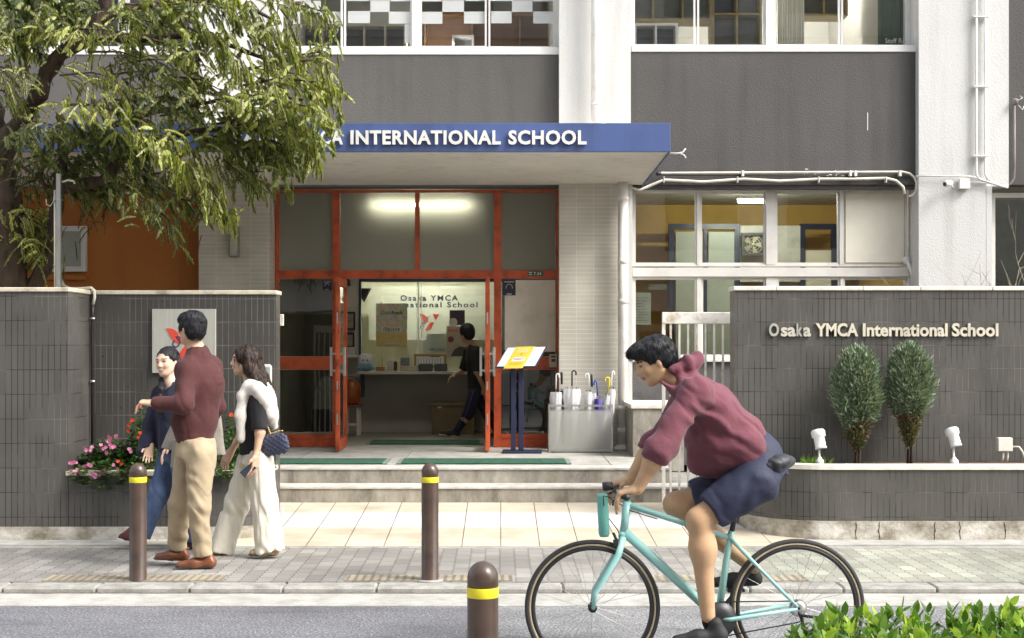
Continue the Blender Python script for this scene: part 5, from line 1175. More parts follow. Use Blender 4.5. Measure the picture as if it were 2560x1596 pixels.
    wb = Sdf(); wb.cap(q(1938, 1160, -.10), q(1942, 1160, .12), .088, .088, .02, flat=((-.25, 0, 1), .52)); wb.cap(q(1925, 1150, -.06), q(1925, 1150, .08), .055, .055, .02); wb.cap(q(1900, 1172, -.13), q(1930, 1160, -.10), .035, .05, .02); 
    sdf_obj(wb, 'waist_bag', pm('black_nylon', (.030, .032, .040), .5, .2, 14, .3, 60), pr, .006, folds_fn(.012, 14, 14, 6))
    ws = MATS['white_rubber']; bs = pm('black_mesh', (.02, .02, .022), .7, .2, 60)
    shoe(pr, PN + (.13, -.035, .022), PN + (-.15, -.035, .01), .095, .05, bs, m_black); shoe(pr, v3(PF) + (.13, .035, .022), v3(PF) + (-.15, .035, .010), .095, .05, bs, m_black)
    sp_ = MB(); a = PN + (-.02, -.078, .035); sp_.tube([a + (-.04, 0, -.006), a + (.03, 0, .008)], .007, 6); sp_.tube([a + (-.075, .004, -.012), a + (-.05, .001, -.002)], .006, 6); sp_.build('shoe_stripe', ws, pr)
rider()

# ================================================================ bollards
def bollard(px, D, ground, label, s=1.0):
    bo = thing('bollard', label, 'bollard', (X(px, D), D, ground), 'brown bollards along the street')
    h = .775
    bm = pm('brown_enamel', (.070, .044, .033), .35, .14, 8, .06, 50, clear=.2, dark=(.040, .027, .022))
    c = (X(px, D), D, ground); o = MB(); r = .0565
    prof = [(r + .002, 0), (r, .003), (r, h - .1285)]; o.lathe(prof + [(r, h - .128)], c, seg=32); o.build('post', bm, bo)
    o = MB(); o.lathe([(r + .0012, h - .128), (r + .0016, h - .127), (r + .0016, h - .093), (r + .0012, h - .092)], c, seg=32); o.build('reflective_band', pm('yellow_reflector', (.78, .66, .03), .35, .04, 30), bo)
    o = MB(); o.lathe([(r, h - .092), (r, h - .062)] + [(r * math.cos(a), h - .062 + .062 * math.sin(a)) for a in np.linspace(.12, math.pi / 2, 10)], c, seg=32); o.build('domed_cap', bm, bo)
    return bo
b0 = bollard(345, 9.50, 0.0, 'brown bollard with yellow band in front of the walking man')
for px, D, l in ((1075, 9.50, 'brown bollard with yellow band alone before the entrance steps'), (1207, 5.20, 'nearest and largest brown bollard, cut off by the picture edge')):
    c = copy_tree(b0); c.location = (X(px, D), D, 0.0); c['label'] = l
o = MB(); o.lathe([(.10, 0), (.095, .004), (.06, .008)], (X(1075, 9.5), 9.5, 0.0), seg=14); o.build('bollard_footing', MATS['kerb_stone'], kind='structure')

# ================================================================ gates, pole, lamps, boxes
def rail_gate(name, label, px0, px1, D, py_top, py_bot, bars, closed_left=True):
    g = thing(name, label, 'gate', (X(px0, D), D, Z(py_bot, D)))
    x0, x1, zt, zb = X(px0, D), X(px1, D), Z(py_top, D), Z(py_bot, D); wm = pm('chipped_white_paint', (.74, .72, .67), .5, .05, 9, .1, 60, dark=(.45, .36, .26))
    o = MB(); o.box(x0, x1, D - .02, D + .02, zt - .10, zt, .004); o.box(x0, x1, D - .018, D + .018, zb, zb + .05, .004); o.box(x0, x0 + .028, D - .017, D + .017, zb + .051, zt - .101); o.build('rail', wm, g)
    o = MB()
    for i in range(bars):
        x = x0 + .075 * (i + 1)
        if x < x1 - .01: o.box(x - .0085, x + .0085, D - .009, D + .009, zb + .05, zt - .10)
    o.build('bars', wm, g); return g
rail_gate('gate', 'white metal railing gate slid behind the right-hand wall', 1655, 2100, 12.42, 781, 1268, 22)
rail_gate('gate', 'white metal gate edge folded behind the left-hand wall end', 500, 709, 12.42, 786, 1285, 10)
# galvanised pole with a hose and conduit over the left wall
po = thing('cable_pole', 'galvanised pole with cream hose behind the left wall', 'pole', (X(147, 12.3), 12.3, .35)); D = 12.3
o = MB(); o.box(X(142, D), X(153, D), D - .02, D + .02, .35, Z(435, D)); o.build('pole', m_steel, po)
o = MB(); o.tube([(X(138, D), D - .01, Z(476, D)), (X(138.5, D), D - .01, 1.95)], .009, 6); o.tube([P(154, 456, D), P(168, 451, D), P(185, 453, D), P(187, 460, D)], .009, 6)
o.tube([P(137, 478, D), P(133, 505, D), P(125, 516, D), P(116, 512, D), P(115, 498, D)], .004, 5); o.build('cable', m_conduit, po)
o = MB()
for py in (500, 664): o.box(X(136, D), X(155, D), D - .03, D + .03, Z(py + 2, D), Z(py - 2, D))
o.build('clamp', m_steel, po)
cd_ = thing('conduit', 'cream and black conduit running down the inner corner of the left wall', 'conduit', (X(232, 11.94), 11.94, .6)); D = 11.93
o = MB(); o.tube([P(153, 700, 12.6), P(160, 715, 12.4), P(176, 722, 12.2), P(205, 722, 12.0), P(228, 720, D), P(236, 727, D), P(236.5, 742, D), P(233, 762, D)], .0125, 8); o.build('hose', m_conduit, cd_)
o = MB(); o.tube([P(232.5, 762, D), P(231, 790, D), P(230.5, 1115, D)], [.014, .011, .011], 8); o.build('pipe', pm('dark_brown_pipe', (.03, .022, .02), .4), cd_)
o = MB()
for py in (797, 954): o.tube([P(225, py, D - .015), P(237, py, D - .015)], .010, 8)
o.build('clamp', m_steel, cd_)
# square metal sign on the recessed wall
sg = thing('wall_sign', 'square brushed metal sign with a red emblem on the left wall', 'sign', (X(460, YR), YR, Z(933, YR))); D = YR - .03
o = MB(); o.box(X(380, D), X(539, D), D, YR - .001, Z(933, D), Z(773, D), .002); o.build('plate', pm('brushed_metal', (.56, .55, .49), .42, .06, 4, metal=.55, stretch=(14, 1, .6)), sg)
o = MB(); y_emblem(o, X(461, D), Z(860, D), .47 * 1.0 * 160 * D / F * 1.22, D - .001, .004); o.build('emblem', MATS['emblem_red'], sg)
o = MB(); text(o, 'YMCA', (X(424, D), D - .006, Z(905, D)), None, .062, ux=(.5, 0, .866), uy=(-.866, 0, .5), offset=.01); o.build('lettering', m_navy, sg)
mb_ = thing('wall_plate', 'rounded pale metal plate on the left wall behind the woman', 'wall plate', (X(668, YR), YR - .02, Z(990, YR))); 
o = MB(); o.box(X(655, YR), X(681, YR), YR - .05, YR - .001, Z(990, YR), Z(911, YR), .018); o.build('cover', pm('pale_metal', (.60, .60, .55), .35, .05, metal=.3), mb_)
o = MB(); o.box(X(658, YR), X(678, YR), YR - .054, YR - .0505, Z(960, YR), Z(918, YR), .002); o.build('window', pm('green_grey', (.35, .40, .35), .3), mb_)
# wall lamp on the left tiled pillar
wl = thing('wall_lamp', 'unlit rectangular lamp on the pale tiled pillar', 'wall lamp', (X(583, YP), YP - .1, Z(643, YP))); D = YP - .09
o = MB(); o.box(X(573, D), X(596, D), D, YP - .001, Z(643, D), Z(567, D), .004); o.build('housing', pm('lamp_grey', (.22, .20, .17), .5), wl)
o = MB(); o.box(X(575, D), X(593, D), D - .006, D - .0005, Z(640, D), Z(570, D), .003); o.build('diffuser', pm('lamp_diffuser', (.40, .39, .34), .4), wl)
# flood lamps and electric box in the right planter
def flood(px, py0, label, tilt):
    D = 11.62; f = thing('flood_lamp', label, 'lamp', (X(px, D), D, .572), 'white flood lamps in the right planter'); x = X(px, D)
    o = MB(); o.lathe([(.034, 0), (.038, .004), (.034, .05), (.018, .062), (.015, .075)], (x, D, .572), seg=16); o.build('base', m_letter_white, f)
    c = v3((x, D, Z(py0, D))); ax = unit((tilt, -.25, -.9))
    o = MB(); o.lathe([(r_ * 1.18, h_ * 1.1) for r_, h_ in [(.020, -.085), (.040, -.080), (.049, -.066), (.047, -.03), (.037, -.022), (.037, .045), (.040, .052), (.040, .062)]], c, ax, 22); hd = o.build('head', pm('lamp_enamel', (.72, .72, .72), .3, .03, 4), f)
    o = MB(); o.lathe([(.0, .0685), (.040, .0688), (.040, .0715), (0, .0718)], c, ax, 20); o.build('lens', m_glass, hd)
    o = MB(); o.tube([c + (0, .03, -.02), (x, D + .01, .655), (x, D, .64)], .010, 8); o.build('bracket', m_letter_white, f); return f
flood(2049, 1102, 'white flood lamp beside the grass tuft in the right planter', .12); flood(2385, 1097, 'white flood lamp right of the two clipped conifers', .20)
jb = thing('junction_box', 'cream electric box with cables at the right end of the planter', 'junction box', (X(2515, 11.7), 11.7, .572)); D = 11.7
o = MB(); o.box(X(2496, D), X(2532, D), D, D + .06, Z(1129, D), Z(1095, D), .004); o.build('box', pm('cream_box', (.66, .64, .58), .45, .04), jb)
o = MB(); o.tube([P(2508, 1128, D + .03), P(2508, 1142, D + .03), P(2504, 1155, D + .03)], .010, 6); o.tube([P(2519, 1128, D + .03), P(2519, 1142, D + .03), P(2517, 1155, D + .03)], .010, 6); o.tube([P(2532, 1117, D + .02), P(2548, 1118, D), P(2556, 1130, D), P(2560, 1145, D)], .009, 6); o.build('cable', m_conduit, jb)
# pipes under the right grey band
D = YN - .05; cp = thing('conduit', 'cream pipes and wavy hose along the foot of the right grey wall', 'conduit', (X(1900, D), D, 3.3))
o = MB(); o.tube([P(1650, 433, D), P(1656, 433, D), P(2256, 430, D), P(2274, 434, D), P(2286, 444, D), P(2292, 460, D), P(2290, 480, D), P(2280, 490, D), P(2272, 491, D)], .013, 8); o.build('pipe', m_conduit, cp)
o = MB(); pts = [P(1572, 455, D), P(1580, 470, D), P(1600, 476, D), P(1622, 466, D), P(1660, 450, D), P(1760, 455, D), P(1860, 448, D), P(1950, 453, D), P(2050, 448, D), P(2140, 448, D), P(2215, 446, D), P(2240, 452, D), P(2258, 468, D), P(2262, 486, D)]; o.tube(pts, .016, 8)
o.tube([P(1572, 452, D), P(1575, 470, D), P(1577, 486, D)], .014, 8); o.build('hose', m_conduit, cp)
o = MB(); o.tube([P(1640, 438, D + .02), P(2285, 443, D + .02)], .005, 5); o.tube([P(1640, 434, D), P(1652, 434, D)], .018, 8); o.build('cable', m_black, cp)
for px in (1857, 2126, 2139, 2250): o = MB(); o.box(X(px - 3, D), X(px + 3, D), D - .02, D + .05, Z(441, D), Z(427, D)); o.build('clip', m_letter_white, cp)
for px in (1660, 1844, 2047, 2215): o = MB(); o.box(X(px - 1, D), X(px + 1, D), D - .022, D + .05, Z(457, D), Z(442, D)); o.build('clip', m_letter_white, cp)
o = MB(); D2 = YF - .06; o.lathe([(.035, 0), (.045, .01), (.04, .03)], P(2265, 652, D2), (0, -1, 0), 16); o.tube([P(2266, 650, D2 - .02), P(2274, 668, D2 - .03), P(2284, 695, D2 - .03), P(2288, 730, D2 - .03)], .020, 8); o.build('vent_hose', m_pipe, cp)
# pair of pipes on the right pillar, camera
D = YP - .04; vp = thing('conduit', 'pair of white pipes running down the right white pillar', 'conduit', (X(2450, D), D, 3.3))
o = MB()
for px, e in ((2441, 2440), (2463, 2462)): o.tube([(X(px, D), D, 7.0), (X(px, D), D, Z(425, D)), (X(px, D), D, Z(436, D)), P(px + 6, 448, D), P(2492, 462, D), P(2520, 470, D)], .014, 8)
o.tube([P(2290, 441, D), P(2420, 441, D), P(2448, 446, D), P(2480, 458, D)], .010, 6); o.tube([P(2426, 456, D), P(2470, 458, D), P(2520, 466, D)], .008, 6); o.build('pipe', m_pipe, vp)
for py in (42, 216, 390): o = MB(); o.box(X(2433, D), X(2472, D), D - .02, D + .03, Z(py + 2, D), Z(py - 1, D)); o.build('clip', m_letter_white, vp)
cc = thing('security_camera', 'small white security camera on the right white pillar', 'camera', (X(2376, D), D - .1, Z(470, D)))
o = MB(); o.lathe([(.030, 0), (.034, .004), (.034, .09), (.02, .10)], P(2362, 461, D - .10), (.9, .5, .2), 16); o.tube([P(2377, 462, D - .04), P(2382, 470, D)], .012, 6); o.build('body', m_letter_white, cc)
o = MB(); o.lathe([(.0, -.003), (.022, -.002), (.022, .002), (0, .002)], P(2361, 461, D - .10), (.9, .5, .2), 14); o.build('lens', m_black, cc)
jx = box('connection_box', m_letter_white, X(2397, D), X(2423, D), D - .03, D + .03, Z(473, D), Z(448, D), None, .004); tag(jx, 'white square connection box beside the security camera', 'box')
gl = thing('wall_pipe', 'brown pipe with a small lamp on the far right grey wall', 'pipe', (X(2536, YN), YN, 3.3)); D = YN - .04
o = MB(); o.tube([P(2536, 265, D), P(2536, 420, D), P(2535, 445, D), P(2527, 460, D), P(2518, 465, D)], .014, 8); o.lathe([(.02, 0), (.03, .01), (.03, .06), (.015, .07)], P(2537, 262, D - .05), (0, -.5, .8), 14); o.build('pipe', pm('taupe_pipe', (.20, .17, .155), .5), gl)
o = MB(); o.tube([P(2540, 255, D), P(2556, 245, D), P(2550, 240, D)], .006, 5); o.tube([P(2545, 262, D - .02), P(2556, 275, D), P(2562, 262, D)], .004, 5); o.build('bracket', m_steel, gl)
bx = thing('low_wall', 'short concrete wall with white cap right of the downpipe', 'wall', (X(1640, 14.9), 14.9, .2)); D = 14.75
o = MB(); o.box(X(1583, D), X(1583, D) + .52, D, 15.9, .255, Z(1022, D)); o.build('wall', MATS['step_riser'], bx); o = MB(); o.box(X(1577, D), X(1583, D) + .54, D - .02, 15.92, Z(1022, D), Z(1012, D), .004); o.build('cap', m_coping_l, bx)

# ================================================================ mats, stand, umbrellas
def mat_(px0, px1, ya, yb, label, z=.402, s_=True):
    gm = pm('green_mat', (.030, .105, .066), .9, .15, 9, .8, 300, bdist=.006); m_ = thing('door_mat', label, 'mat', (X((px0 + px1) / 2, 14.3), (ya + yb) / 2, z), 'green mats at the entrance')
    x0, x1 = X(px0, 14.3), X(px1, 14.3); o = MB(); o.box(x0, x1, ya, yb, z + .001, z + .013, .003); mo = o.build('pile', gm, m_)
    o = MB()
    for i in range(int((x1 - x0) / .15)): o.box(x0 + i * .15, x0 + i * .15 + .004, ya + .003, yb - .003, z + .0125, z + .0155)
    o.build('rib', pm('dark_green_rubber', (.02, .075, .05), .7), m_)
    em = pm('mat_edge', (.20, .25, .22), .8, .15, 20)
    for xa, xb in ((x0 - .045, x0), (x1, x1 + .045)): e = MB(); e.box(xa, xb, ya, yb, z + .001, z + .010); e.build('edge', em, m_)
mat_(640, 965, 13.86, 14.42, 'long green mat on the platform, left of the joint'); mat_(1010, 1412, 13.86, 14.42, 'long green mat on the platform, right of the joint')
mat_(872, 1190, 16.55, 17.2, 'dark green mat inside the open doors')
ss = thing('sign_stand', 'tilted notice stand with yellow poster on two navy posts', 'sign stand', (X(1296, 15.35), 15.35, .402)); D = 15.35
zb_ = .402
o = MB(); o.box(X(1256, D), X(1354, D), D - .14, D + .14, zb_, zb_ + .022, .008); o.build('base', m_navy, ss)
for a, c in ((1277, 1289), (1296, 1309)): o = MB(); o.box(X(a, D), X(c, D), D - .022, D + .022, zb_ + .022, Z(905, D), .004); o.build('post', m_navy, ss)
o = MB(); o.box(X(1290, D), X(1295, D), D - .01, D + .01, Z(956, D), Z(952, D)); o.box(X(1290, D), X(1295, D), D - .01, D + .01, Z(979, D), Z(975, D)); o.build('crossbar', m_navy, ss)
# the board leans back and is turned a little
cB = v3((X(1303, D), D, Z(893, D))); tu = unit((.045 + .33, .80, .62)); ub = unit((1, -.12, 0.02)); ub = unit(ub); tu = unit(tu - ub * np.dot(tu, ub) * 0.0); nb = unit(np.cross(ub, tu)); hw_, hh_ = .215, .185
ub3 = ub
def bp_(a, b_, c=0.0): return cB + ub3 * a + tu * b_ + nb * c
def slab(o, a0, a1, b0, b1, c0, c1):
    V = [bp_(a, b_, c) for a in (a0, a1) for b_ in (b0, b1) for c in (c0, c1)]; o.mesh(V, [(0, 1, 3, 2), (4, 6, 7, 5), (0, 4, 5, 1), (2, 3, 7, 6), (0, 2, 6, 4), (1, 5, 7, 3)])
o = MB(); slab(o, -hw_, hw_, -hh_, hh_, -.012, .004); fb = o.build('frame', m_navy, ss)
o = MB(); slab(o, -hw_ + .012, hw_ - .012, -hh_ + .012, hh_ - .012, .0045, .006); o.build('panel', m_paper, fb)
ps = thing('poster', 'yellow visitor notice hanging on the tilted stand board', 'poster', tuple(cB)); o = MB(); slab(o, -.115, .088, -hh_ - .03, hh_ - .002, .0065, .008); o.build('sheet', pm('yellow_paper', (.80, .56, .07), .6, .04), ps)
o = MB(); slab(o, -.075, .055, -.085, -.02, .0085, .0092); o.build('label_box', m_paper, ps)
def btext(o, s, a, b_, w_, h_, **k): text(o, s, bp_(a, b_, .0098), w_, h_, ux=ub3, uy=tu, **k)
o = MB(); btext(o, 'PARENT', -.062, -.070, .105, .024, offset=.02); o.build('lettering', m_navy, ps)
o = MB(); btext(o, 'Please wear your', -.075, .128, .12, .017, offset=.01); btext(o, 'lanyard to keep', -.070, .103, .11, .017, offset=.01); btext(o, 'our students safe', -.078, .078, .125, .017, offset=.01); o.build('heading', m_paper, ps)
o = MB(); slab(o, -.075, .055, -.040, -.032, .0095, .0099); o.build('red_bar', MATS['emblem_red'], ps)
o = MB(); btext(o, 'V', -.02, .02, .022, .045, offset=.02); o.build('emblem', MATS['emblem_red'], ps)
o = MB()
for i, l in enumerate((.15, .13, .14)): slab(o, -.08, -.08 + l, -.118 - i * .018, -.112 - i * .018, .0082, .0088)
o.build('small_print', pm('brown_ink', (.35, .22, .03), .7), ps)
# intercom and posters on the doors
ic = thing('intercom', 'beige intercom on the red rail of the right-hand door panel', 'intercom', (X(1382, 16.1), 16.1, Z(919, 16.1)))
o = MB(); o.box(X(1373, 16.1), X(1393, 16.1), 16.10, 16.165, Z(919, 16.1), Z(886, 16.1), .006); o.build('housing', pm('beige_plastic', (.42, .38, .29), .5), ic)
o = MB(); o.box(X(1378, 16.1), X(1389, 16.1), 16.094, 16.0995, Z(894, 16.1), Z(890, 16.1), .001); o.box(X(1378.5, 16.1), X(1388.5, 16.1), 16.094, 16.0995, Z(905, 16.1), Z(898, 16.1), .001); o.build('speaker_slot', m_black, ic)
def sheet(name, label, cat, px0, px1, py0, py1, D, mat, group=None, th=.003):
    t_ = thing(name, label, cat, (X((px0 + px1) / 2, D), D, Z(py1, D)), group); o = MB(); o.box(X(px0, D), X(px1, D), D - th, D, Z(py1, D), Z(py0, D)); o.build('sheet', mat, t_); return t_
dnv = pm('dark_blue_card', (.022, .020, .045), .6, .1)
wb_ = sheet('notice_board', 'large blank cream sheet taped behind the right door panel glass', 'notice board', 1262, 1388, 701, 880, YF - .01, pm('cream_sheet', (.62, .57, .48), .6, .04, 4, dark=(.50, .45, .36)))
for px0, px1, py0, py1, l in ((1257, 1289, 701, 739, 'small dark blue notice on the right door panel glass'), (807, 828, 703, 726, 'small dark blue notice on the left door panel glass')):
    t_ = sheet('small_poster', l, 'poster', px0, px1, py0, py1, YF - .016, dnv); o = MB(); d_ = YF - .022; w_ = X(px1, d_) - X(px0, d_); h_ = Z(py0, d_) - Z(py1, d_)
    o.tube([(X((px0 + px1) / 2, d_) + w_ * .25 * math.cos(a), d_, Z((py0 + py1) / 2, d_) + h_ * .24 * math.sin(a)) for a in np.linspace(-.2, math.pi + .2 + 0, 10)], .004, 4)
    o.box(X(px0, d_) + w_ * .12, X(px1, d_) - w_ * .12, d_, d_ + .002, Z(py0, d_) - h_ * .14, Z(py0, d_) - h_ * .08); o.box(X(px0, d_) + w_ * .3, X(px1, d_) - w_ * .3, d_, d_ + .002, Z(py1, d_) + h_ * .05, Z(py1, d_) + h_ * .13); o.build('print', pm('grey_ink', (.42, .40, .38), .7), t_)

# ---------------------------------------------------------------- umbrella rack and umbrellas
D = 15.35
rk = thing('umbrella_rack', 'steel framed umbrella rack with translucent panels', 'umbrella rack', (X(1451, D), D + .15, .402)); xa, xb_ = X(1372, D), X(1532, D); za, zb_ = .402, Z(1012, D)
o = MB()
for x in (xa, xb_ - .012):
    for y in (D, D + .26): o.box(x, x + .012, y, y + .012, za, zb_)
for y in (D, D + .26):
    o.box(xa + .0121, xb_ - .0121, y + .001, y + .011, zb_ - .022, zb_ - .001); o.box(xa + .0121, xb_ - .0121, y + .001, y + .011, za + .02, za + .03); o.box(xa + .0121, xb_ - .0121, y + .001, y + .011, zb_ - .062, zb_ - .056)
for x in (xa, xb_ - .012): o.box(x + .001, x + .011, D + .0121, D + .2599, zb_ - .022, zb_ - .001)
for i in range(1, 8): x = xa + (xb_ - xa) * i / 8; o.box(x, x + .005, D + .0121, D + .2599, zb_ - .018, zb_ - .006)
o.build('frame', m_steel, rk)
m_, t_, b_ = newmat('milky_acrylic'); b_.inputs['Base Color'].default_value = (.52, .52, .48, 1); b_.inputs['Transmission Weight'].default_value = .0; b_.inputs['Alpha'].default_value = .42; b_.inputs['Roughness'].default_value = .25
o = MB(); o.box(xa + .013, xb_ - .013, D + .003, D + .006, za + .032, zb_ - .064); o.box(xa + .013, xb_ - .013, D + .266, D + .269, za + .032, zb_ - .064); o.build('panel', m_, rk)
o = MB(); o.box(xa + .013, xb_ - .013, D + .013, D + .259, za + .006, za + .018); o.build('drip_tray', m_steel, rk)
m_vin, t_, b_ = newmat('clear_vinyl'); b_.inputs['Base Color'].default_value = (.92, .93, .95, 1); b_.inputs['Alpha'].default_value = .55; b_.inputs['Roughness'].default_value = .25
hand_mats = {'white': m_letter_white, 'black': m_black, 'blue': pm('blue_plastic', (.04, .09, .40), .35, .05), 'yellow': pm('yellow_plastic', (.80, .62, .03), .35, .05), 'clear': m_vin}
def umbrella(px, py, kind, label, canopy='clear', hook=1, lean=0.0, wide=.045, dy=.1, straight=False):
    y = D + dy; x = X(px, y); zt_ = Z(py, y); zb = .45; um = thing('umbrella', label, 'umbrella', (x, y, zb), 'umbrellas in the entrance rack')
    top = v3((x, y, zt_ - .035)); base = v3((x - lean, y, zb))
    up = unit(top - base); h = MB(); r = .0085
    if straight: h.tube([top - up * .10, top + up * .02, top + up * .035], [.011, .014, .009], 8)
    else: h.tube([top - up * .14] + [top] + [top + up * .0 + v3((hook * (.024 - .024 * math.cos(a)), 0, .024 * math.sin(a) * 1.1)) for a in np.linspace(.3, math.pi, 7)] + [top + v3((hook * .048, 0, -.022))], r, 8)
    h.build('handle', hand_mats[kind], um)
    s_ = MB(); s_.tube([base, top - up * .13], .004, 6); s_.build('shaft', m_steel, um)
    L = np.linalg.norm(top - base); c0 = base + up * .04; c1 = top - up * .17; n = 24; c = MB(); rings = 8; V = []
    for i in range(rings + 1):
        t = i / rings; p = c0 + (c1 - c0) * t; rr = .008 + wide * (t ** .7) * (1 if t < .82 else 1 - (t - .82) * 1.2)
        for k in range(n): a = 2 * math.pi * k / n + t * 1.2; q_ = rr * (1 + .28 * math.cos(8 * a)); V.append(p + v3((q_ * math.cos(a), q_ * math.sin(a) * .7, 0)))
    c.mesh(V, [(i * n + k, i * n + (k + 1) % n, (i + 1) * n + (k + 1) % n, (i + 1) * n + k) for i in range(rings) for k in range(n)], True)
    c.build('canopy', {'clear': m_vin, 'white': m_paper, 'purple': pm('purple_fabric', (.10, .08, .36), .6, .1, 12), 'black': m_black}[canopy], um)
    rb = MB()
    for k in range(8): a = 2 * math.pi * k / 8; e = c1 + v3((wide * .8 * math.cos(a), wide * .55 * math.sin(a), .02)); rb.tube([c0, e], .0014, 4); rb.ball(e, .004, 5, 4)
    rb.build('ribs', m_black if canopy != 'white' else m_steel, um)
umbrella(1390, 933, 'white', 'white-handled clear umbrella at the left end of the rack', hook=.7, wide=.055)
umbrella(1404, 930, 'black', 'short black-handled umbrella next to the left-end white handle', canopy='black', straight=True, wide=.014, dy=.16, lean=-.02)
umbrella(1430, 925, 'black', 'clear umbrella with the tallest black hooked handle', hook=.9, wide=.085, dy=.12)
umbrella(1472, 933, 'white', 'white umbrella with a white hook facing left, mid rack', canopy='clear', hook=-.8, wide=.03, lean=.02)
umbrella(1479, 936, 'black', 'white-covered umbrella with a straight black handle', canopy='white', straight=True, wide=.032, dy=.14, lean=-.03)
umbrella(1492, 950, 'blue', 'purple-blue folded umbrella with blue hooked handle', canopy='purple', hook=-.6, wide=.030, lean=-.05)
umbrella(1524, 942, 'yellow', 'umbrella with a bright yellow hooked handle', hook=-1.0, wide=.026, lean=.10, dy=.18)
umbrella(1530, 926, 'clear', 'umbrella with a clear see-through handle at the right end of the rack', hook=.5, wide=.035, lean=.03, dy=.2)

# ---------------------------------------------------------------- the lobby
YB_ = 18.86
ct = thing('reception_counter', 'white shelf counter below the reception window', 'counter', (X(1040, 18.5), 18.5, .9)); zc = Z(936, 18.5)
o = MB(); o.box(X(894, 18.45), X(1300, 18.45), 18.45, 18.899, zc, zc + .035, .004); o.build('counter_top', pm('counter_white', (.50, .48, .43), .4, .04), ct)
o = MB(); o.box(X(901, 18.5), X(905, 18.5), 18.5, 18.89, zc - .30, zc - .001); o.build('support', m_navy, ct)
zt_ = zc + .036
def item(name, label, cat, mat, px0, px1, py0, D_, dep=.10, bev=.004, py1=None):
    t_ = thing(name, label, cat, (X((px0 + px1) / 2, D_), D_ + dep / 2, zt_)); o = MB(); o.box(X(px0, D_), X(px1, D_), D_, D_ + dep, zt_ if py1 is None else Z(py1, D_), Z(py0, D_), bev); o.build('body', mat, t_); return t_
pt = thing('plush_toy', 'white and pale blue plush toy at the left end of the counter', 'toy', (X(915, 18.6), 18.6, zt_))
s = Sdf(); D = 18.6; s.ell(P(913, 903, D), (.10, .07, .10), .03); s.ell(P(902, 893, D), .03, .02); s.ell(P(924, 893, D), .03, .02); sdf_obj(s, 'head', pm('white_plush', (.55, .58, .60), .9, .1, 30), pt, .01, lambda p: -.012 * vnoise(p[:, 0] * 60, p[:, 1] * 60, p[:, 2] * 60))
s = Sdf(); s.ell(P(916, 917, D), (.10, .07, .065), .03); s.cap(P(906, 915, D - .05), P(900, 921, D - .07), .035, .03, .02); s.cap(P(926, 915, D - .05), P(932, 921, D - .07), .035, .03, .02); sdf_obj(s, 'body', pm('blue_plush', (.16, .30, .42), .9, .1, 30), pt, .01)
o = MB(); [o.ball(P(px, 901, D - .072), .011, 8, 6) for px in (908, 918)]; o.build('eyes', m_black, pt)
item('wooden_tray', 'small brown wooden tray with a thin stick on the counter', 'tray', m_wood, 939, 962, 917, 18.6, .14)
o = MB(); o.tube([P(956, 917, 18.65), P(955, 892, 18.65)], .004, 5); c_ = [x for x in bpy.data.objects if x.name.startswith('wooden_tray')][0]; o.build('stick', m_wood, c_)
item('photo_card', 'pale photo card standing on the counter', 'card', pm('grey_card', (.45, .43, .41), .6), 967, 985, 901, 18.62, .02)
item('figurine', 'small dark red figurine on the counter', 'figurine', pm('dark_red_glaze', (.10, .03, .03), .3), 984, 993, 903, 18.58, .04, .02)
item('picture_block', 'tilted blue-grey picture block on the counter', 'picture', pm('blue_grey_photo', (.16, .17, .20), .5, .3, 20), 1001, 1024, 894, 18.66, .03)
item('notepad_box', 'low beige box of notes on the counter', 'box', pm('beige_card', (.42, .38, .30), .7), 1000, 1044, 915, 18.55, .16)
item('open_binder', 'dark grey open binder lying on the counter', 'binder', pm('charcoal_vinyl', (.06, .065, .07), .4), 1047, 1081, 910, 18.52, .22, .01)
item('open_binder', 'second dark grey binder, nearer the student on the counter', 'binder', MATS['charcoal_vinyl'], 1086, 1117, 910, 18.52, .22, .01)
cf = thing('timetable_board', 'wooden framed timetable board leaning on the counter', 'notice frame', (X(1075, 18.75), 18.75, zt_)); D = 18.75
o = MB(); o.frame(X(1035, D), X(1116, D), Z(920, D), Z(885, D), .03, D, D + .03); o.build('frame', pm('oak', (.38, .24, .08), .5, .1, 6), cf)
o = MB(); o.box(X(1039, D), X(1112, D), D + .01, D + .02, Z(918, D), Z(889, D)); o.build('sheet', m_paper, cf); o = MB()
for i in range(9): o.box(X(1045 + i * 7, D), X(1046 + i * 7, D), D + .006, D + .0095, Z(915, D), Z(896, D))
o.box(X(1076, D), X(1100, D), D + .004, D + .0095, Z(893, D), Z(890, D)); o.build('print', pm('ink_grey', (.16, .15, .18), .7), cf)
# posters on the reception glass
def poster(label, px0, px1, py0, py1, D_, base):
    return sheet('poster', label, 'poster', px0, px1, py0, py1, D_, base)
m_col, t, b = newmat('collage_print'); oc = t.nodes.new('ShaderNodeTexCoord').outputs['Object']; vo = t.nodes.new('ShaderNodeTexVoronoi'); vo.inputs['Scale'].default_value = 22; vo.distance = 'CHEBYCHEV'; t.links.new(oc, vo.inputs['Vector'])
t.links.new(mixc(t, .82, vo.outputs['Color'], (.40, .37, .30)), b.inputs['Base Color'])
DP = 18.84; pa = poster('patterned brown and mustard event poster on the reception glass', 940, 1018, 759, 868, DP, m_col)
o = MB(); d_ = DP - .005
o.box(X(940.5, d_), X(1017.5, d_), d_, d_ + .001, Z(867, d_), Z(832, d_)); o.box(X(952, d_), X(1006, d_), d_ - .001, d_ + .001, Z(832, d_), Z(812, d_)); o.build('mustard_field', pm('mustard_print', (.48, .38, .14), .6, .1, 12), pa)
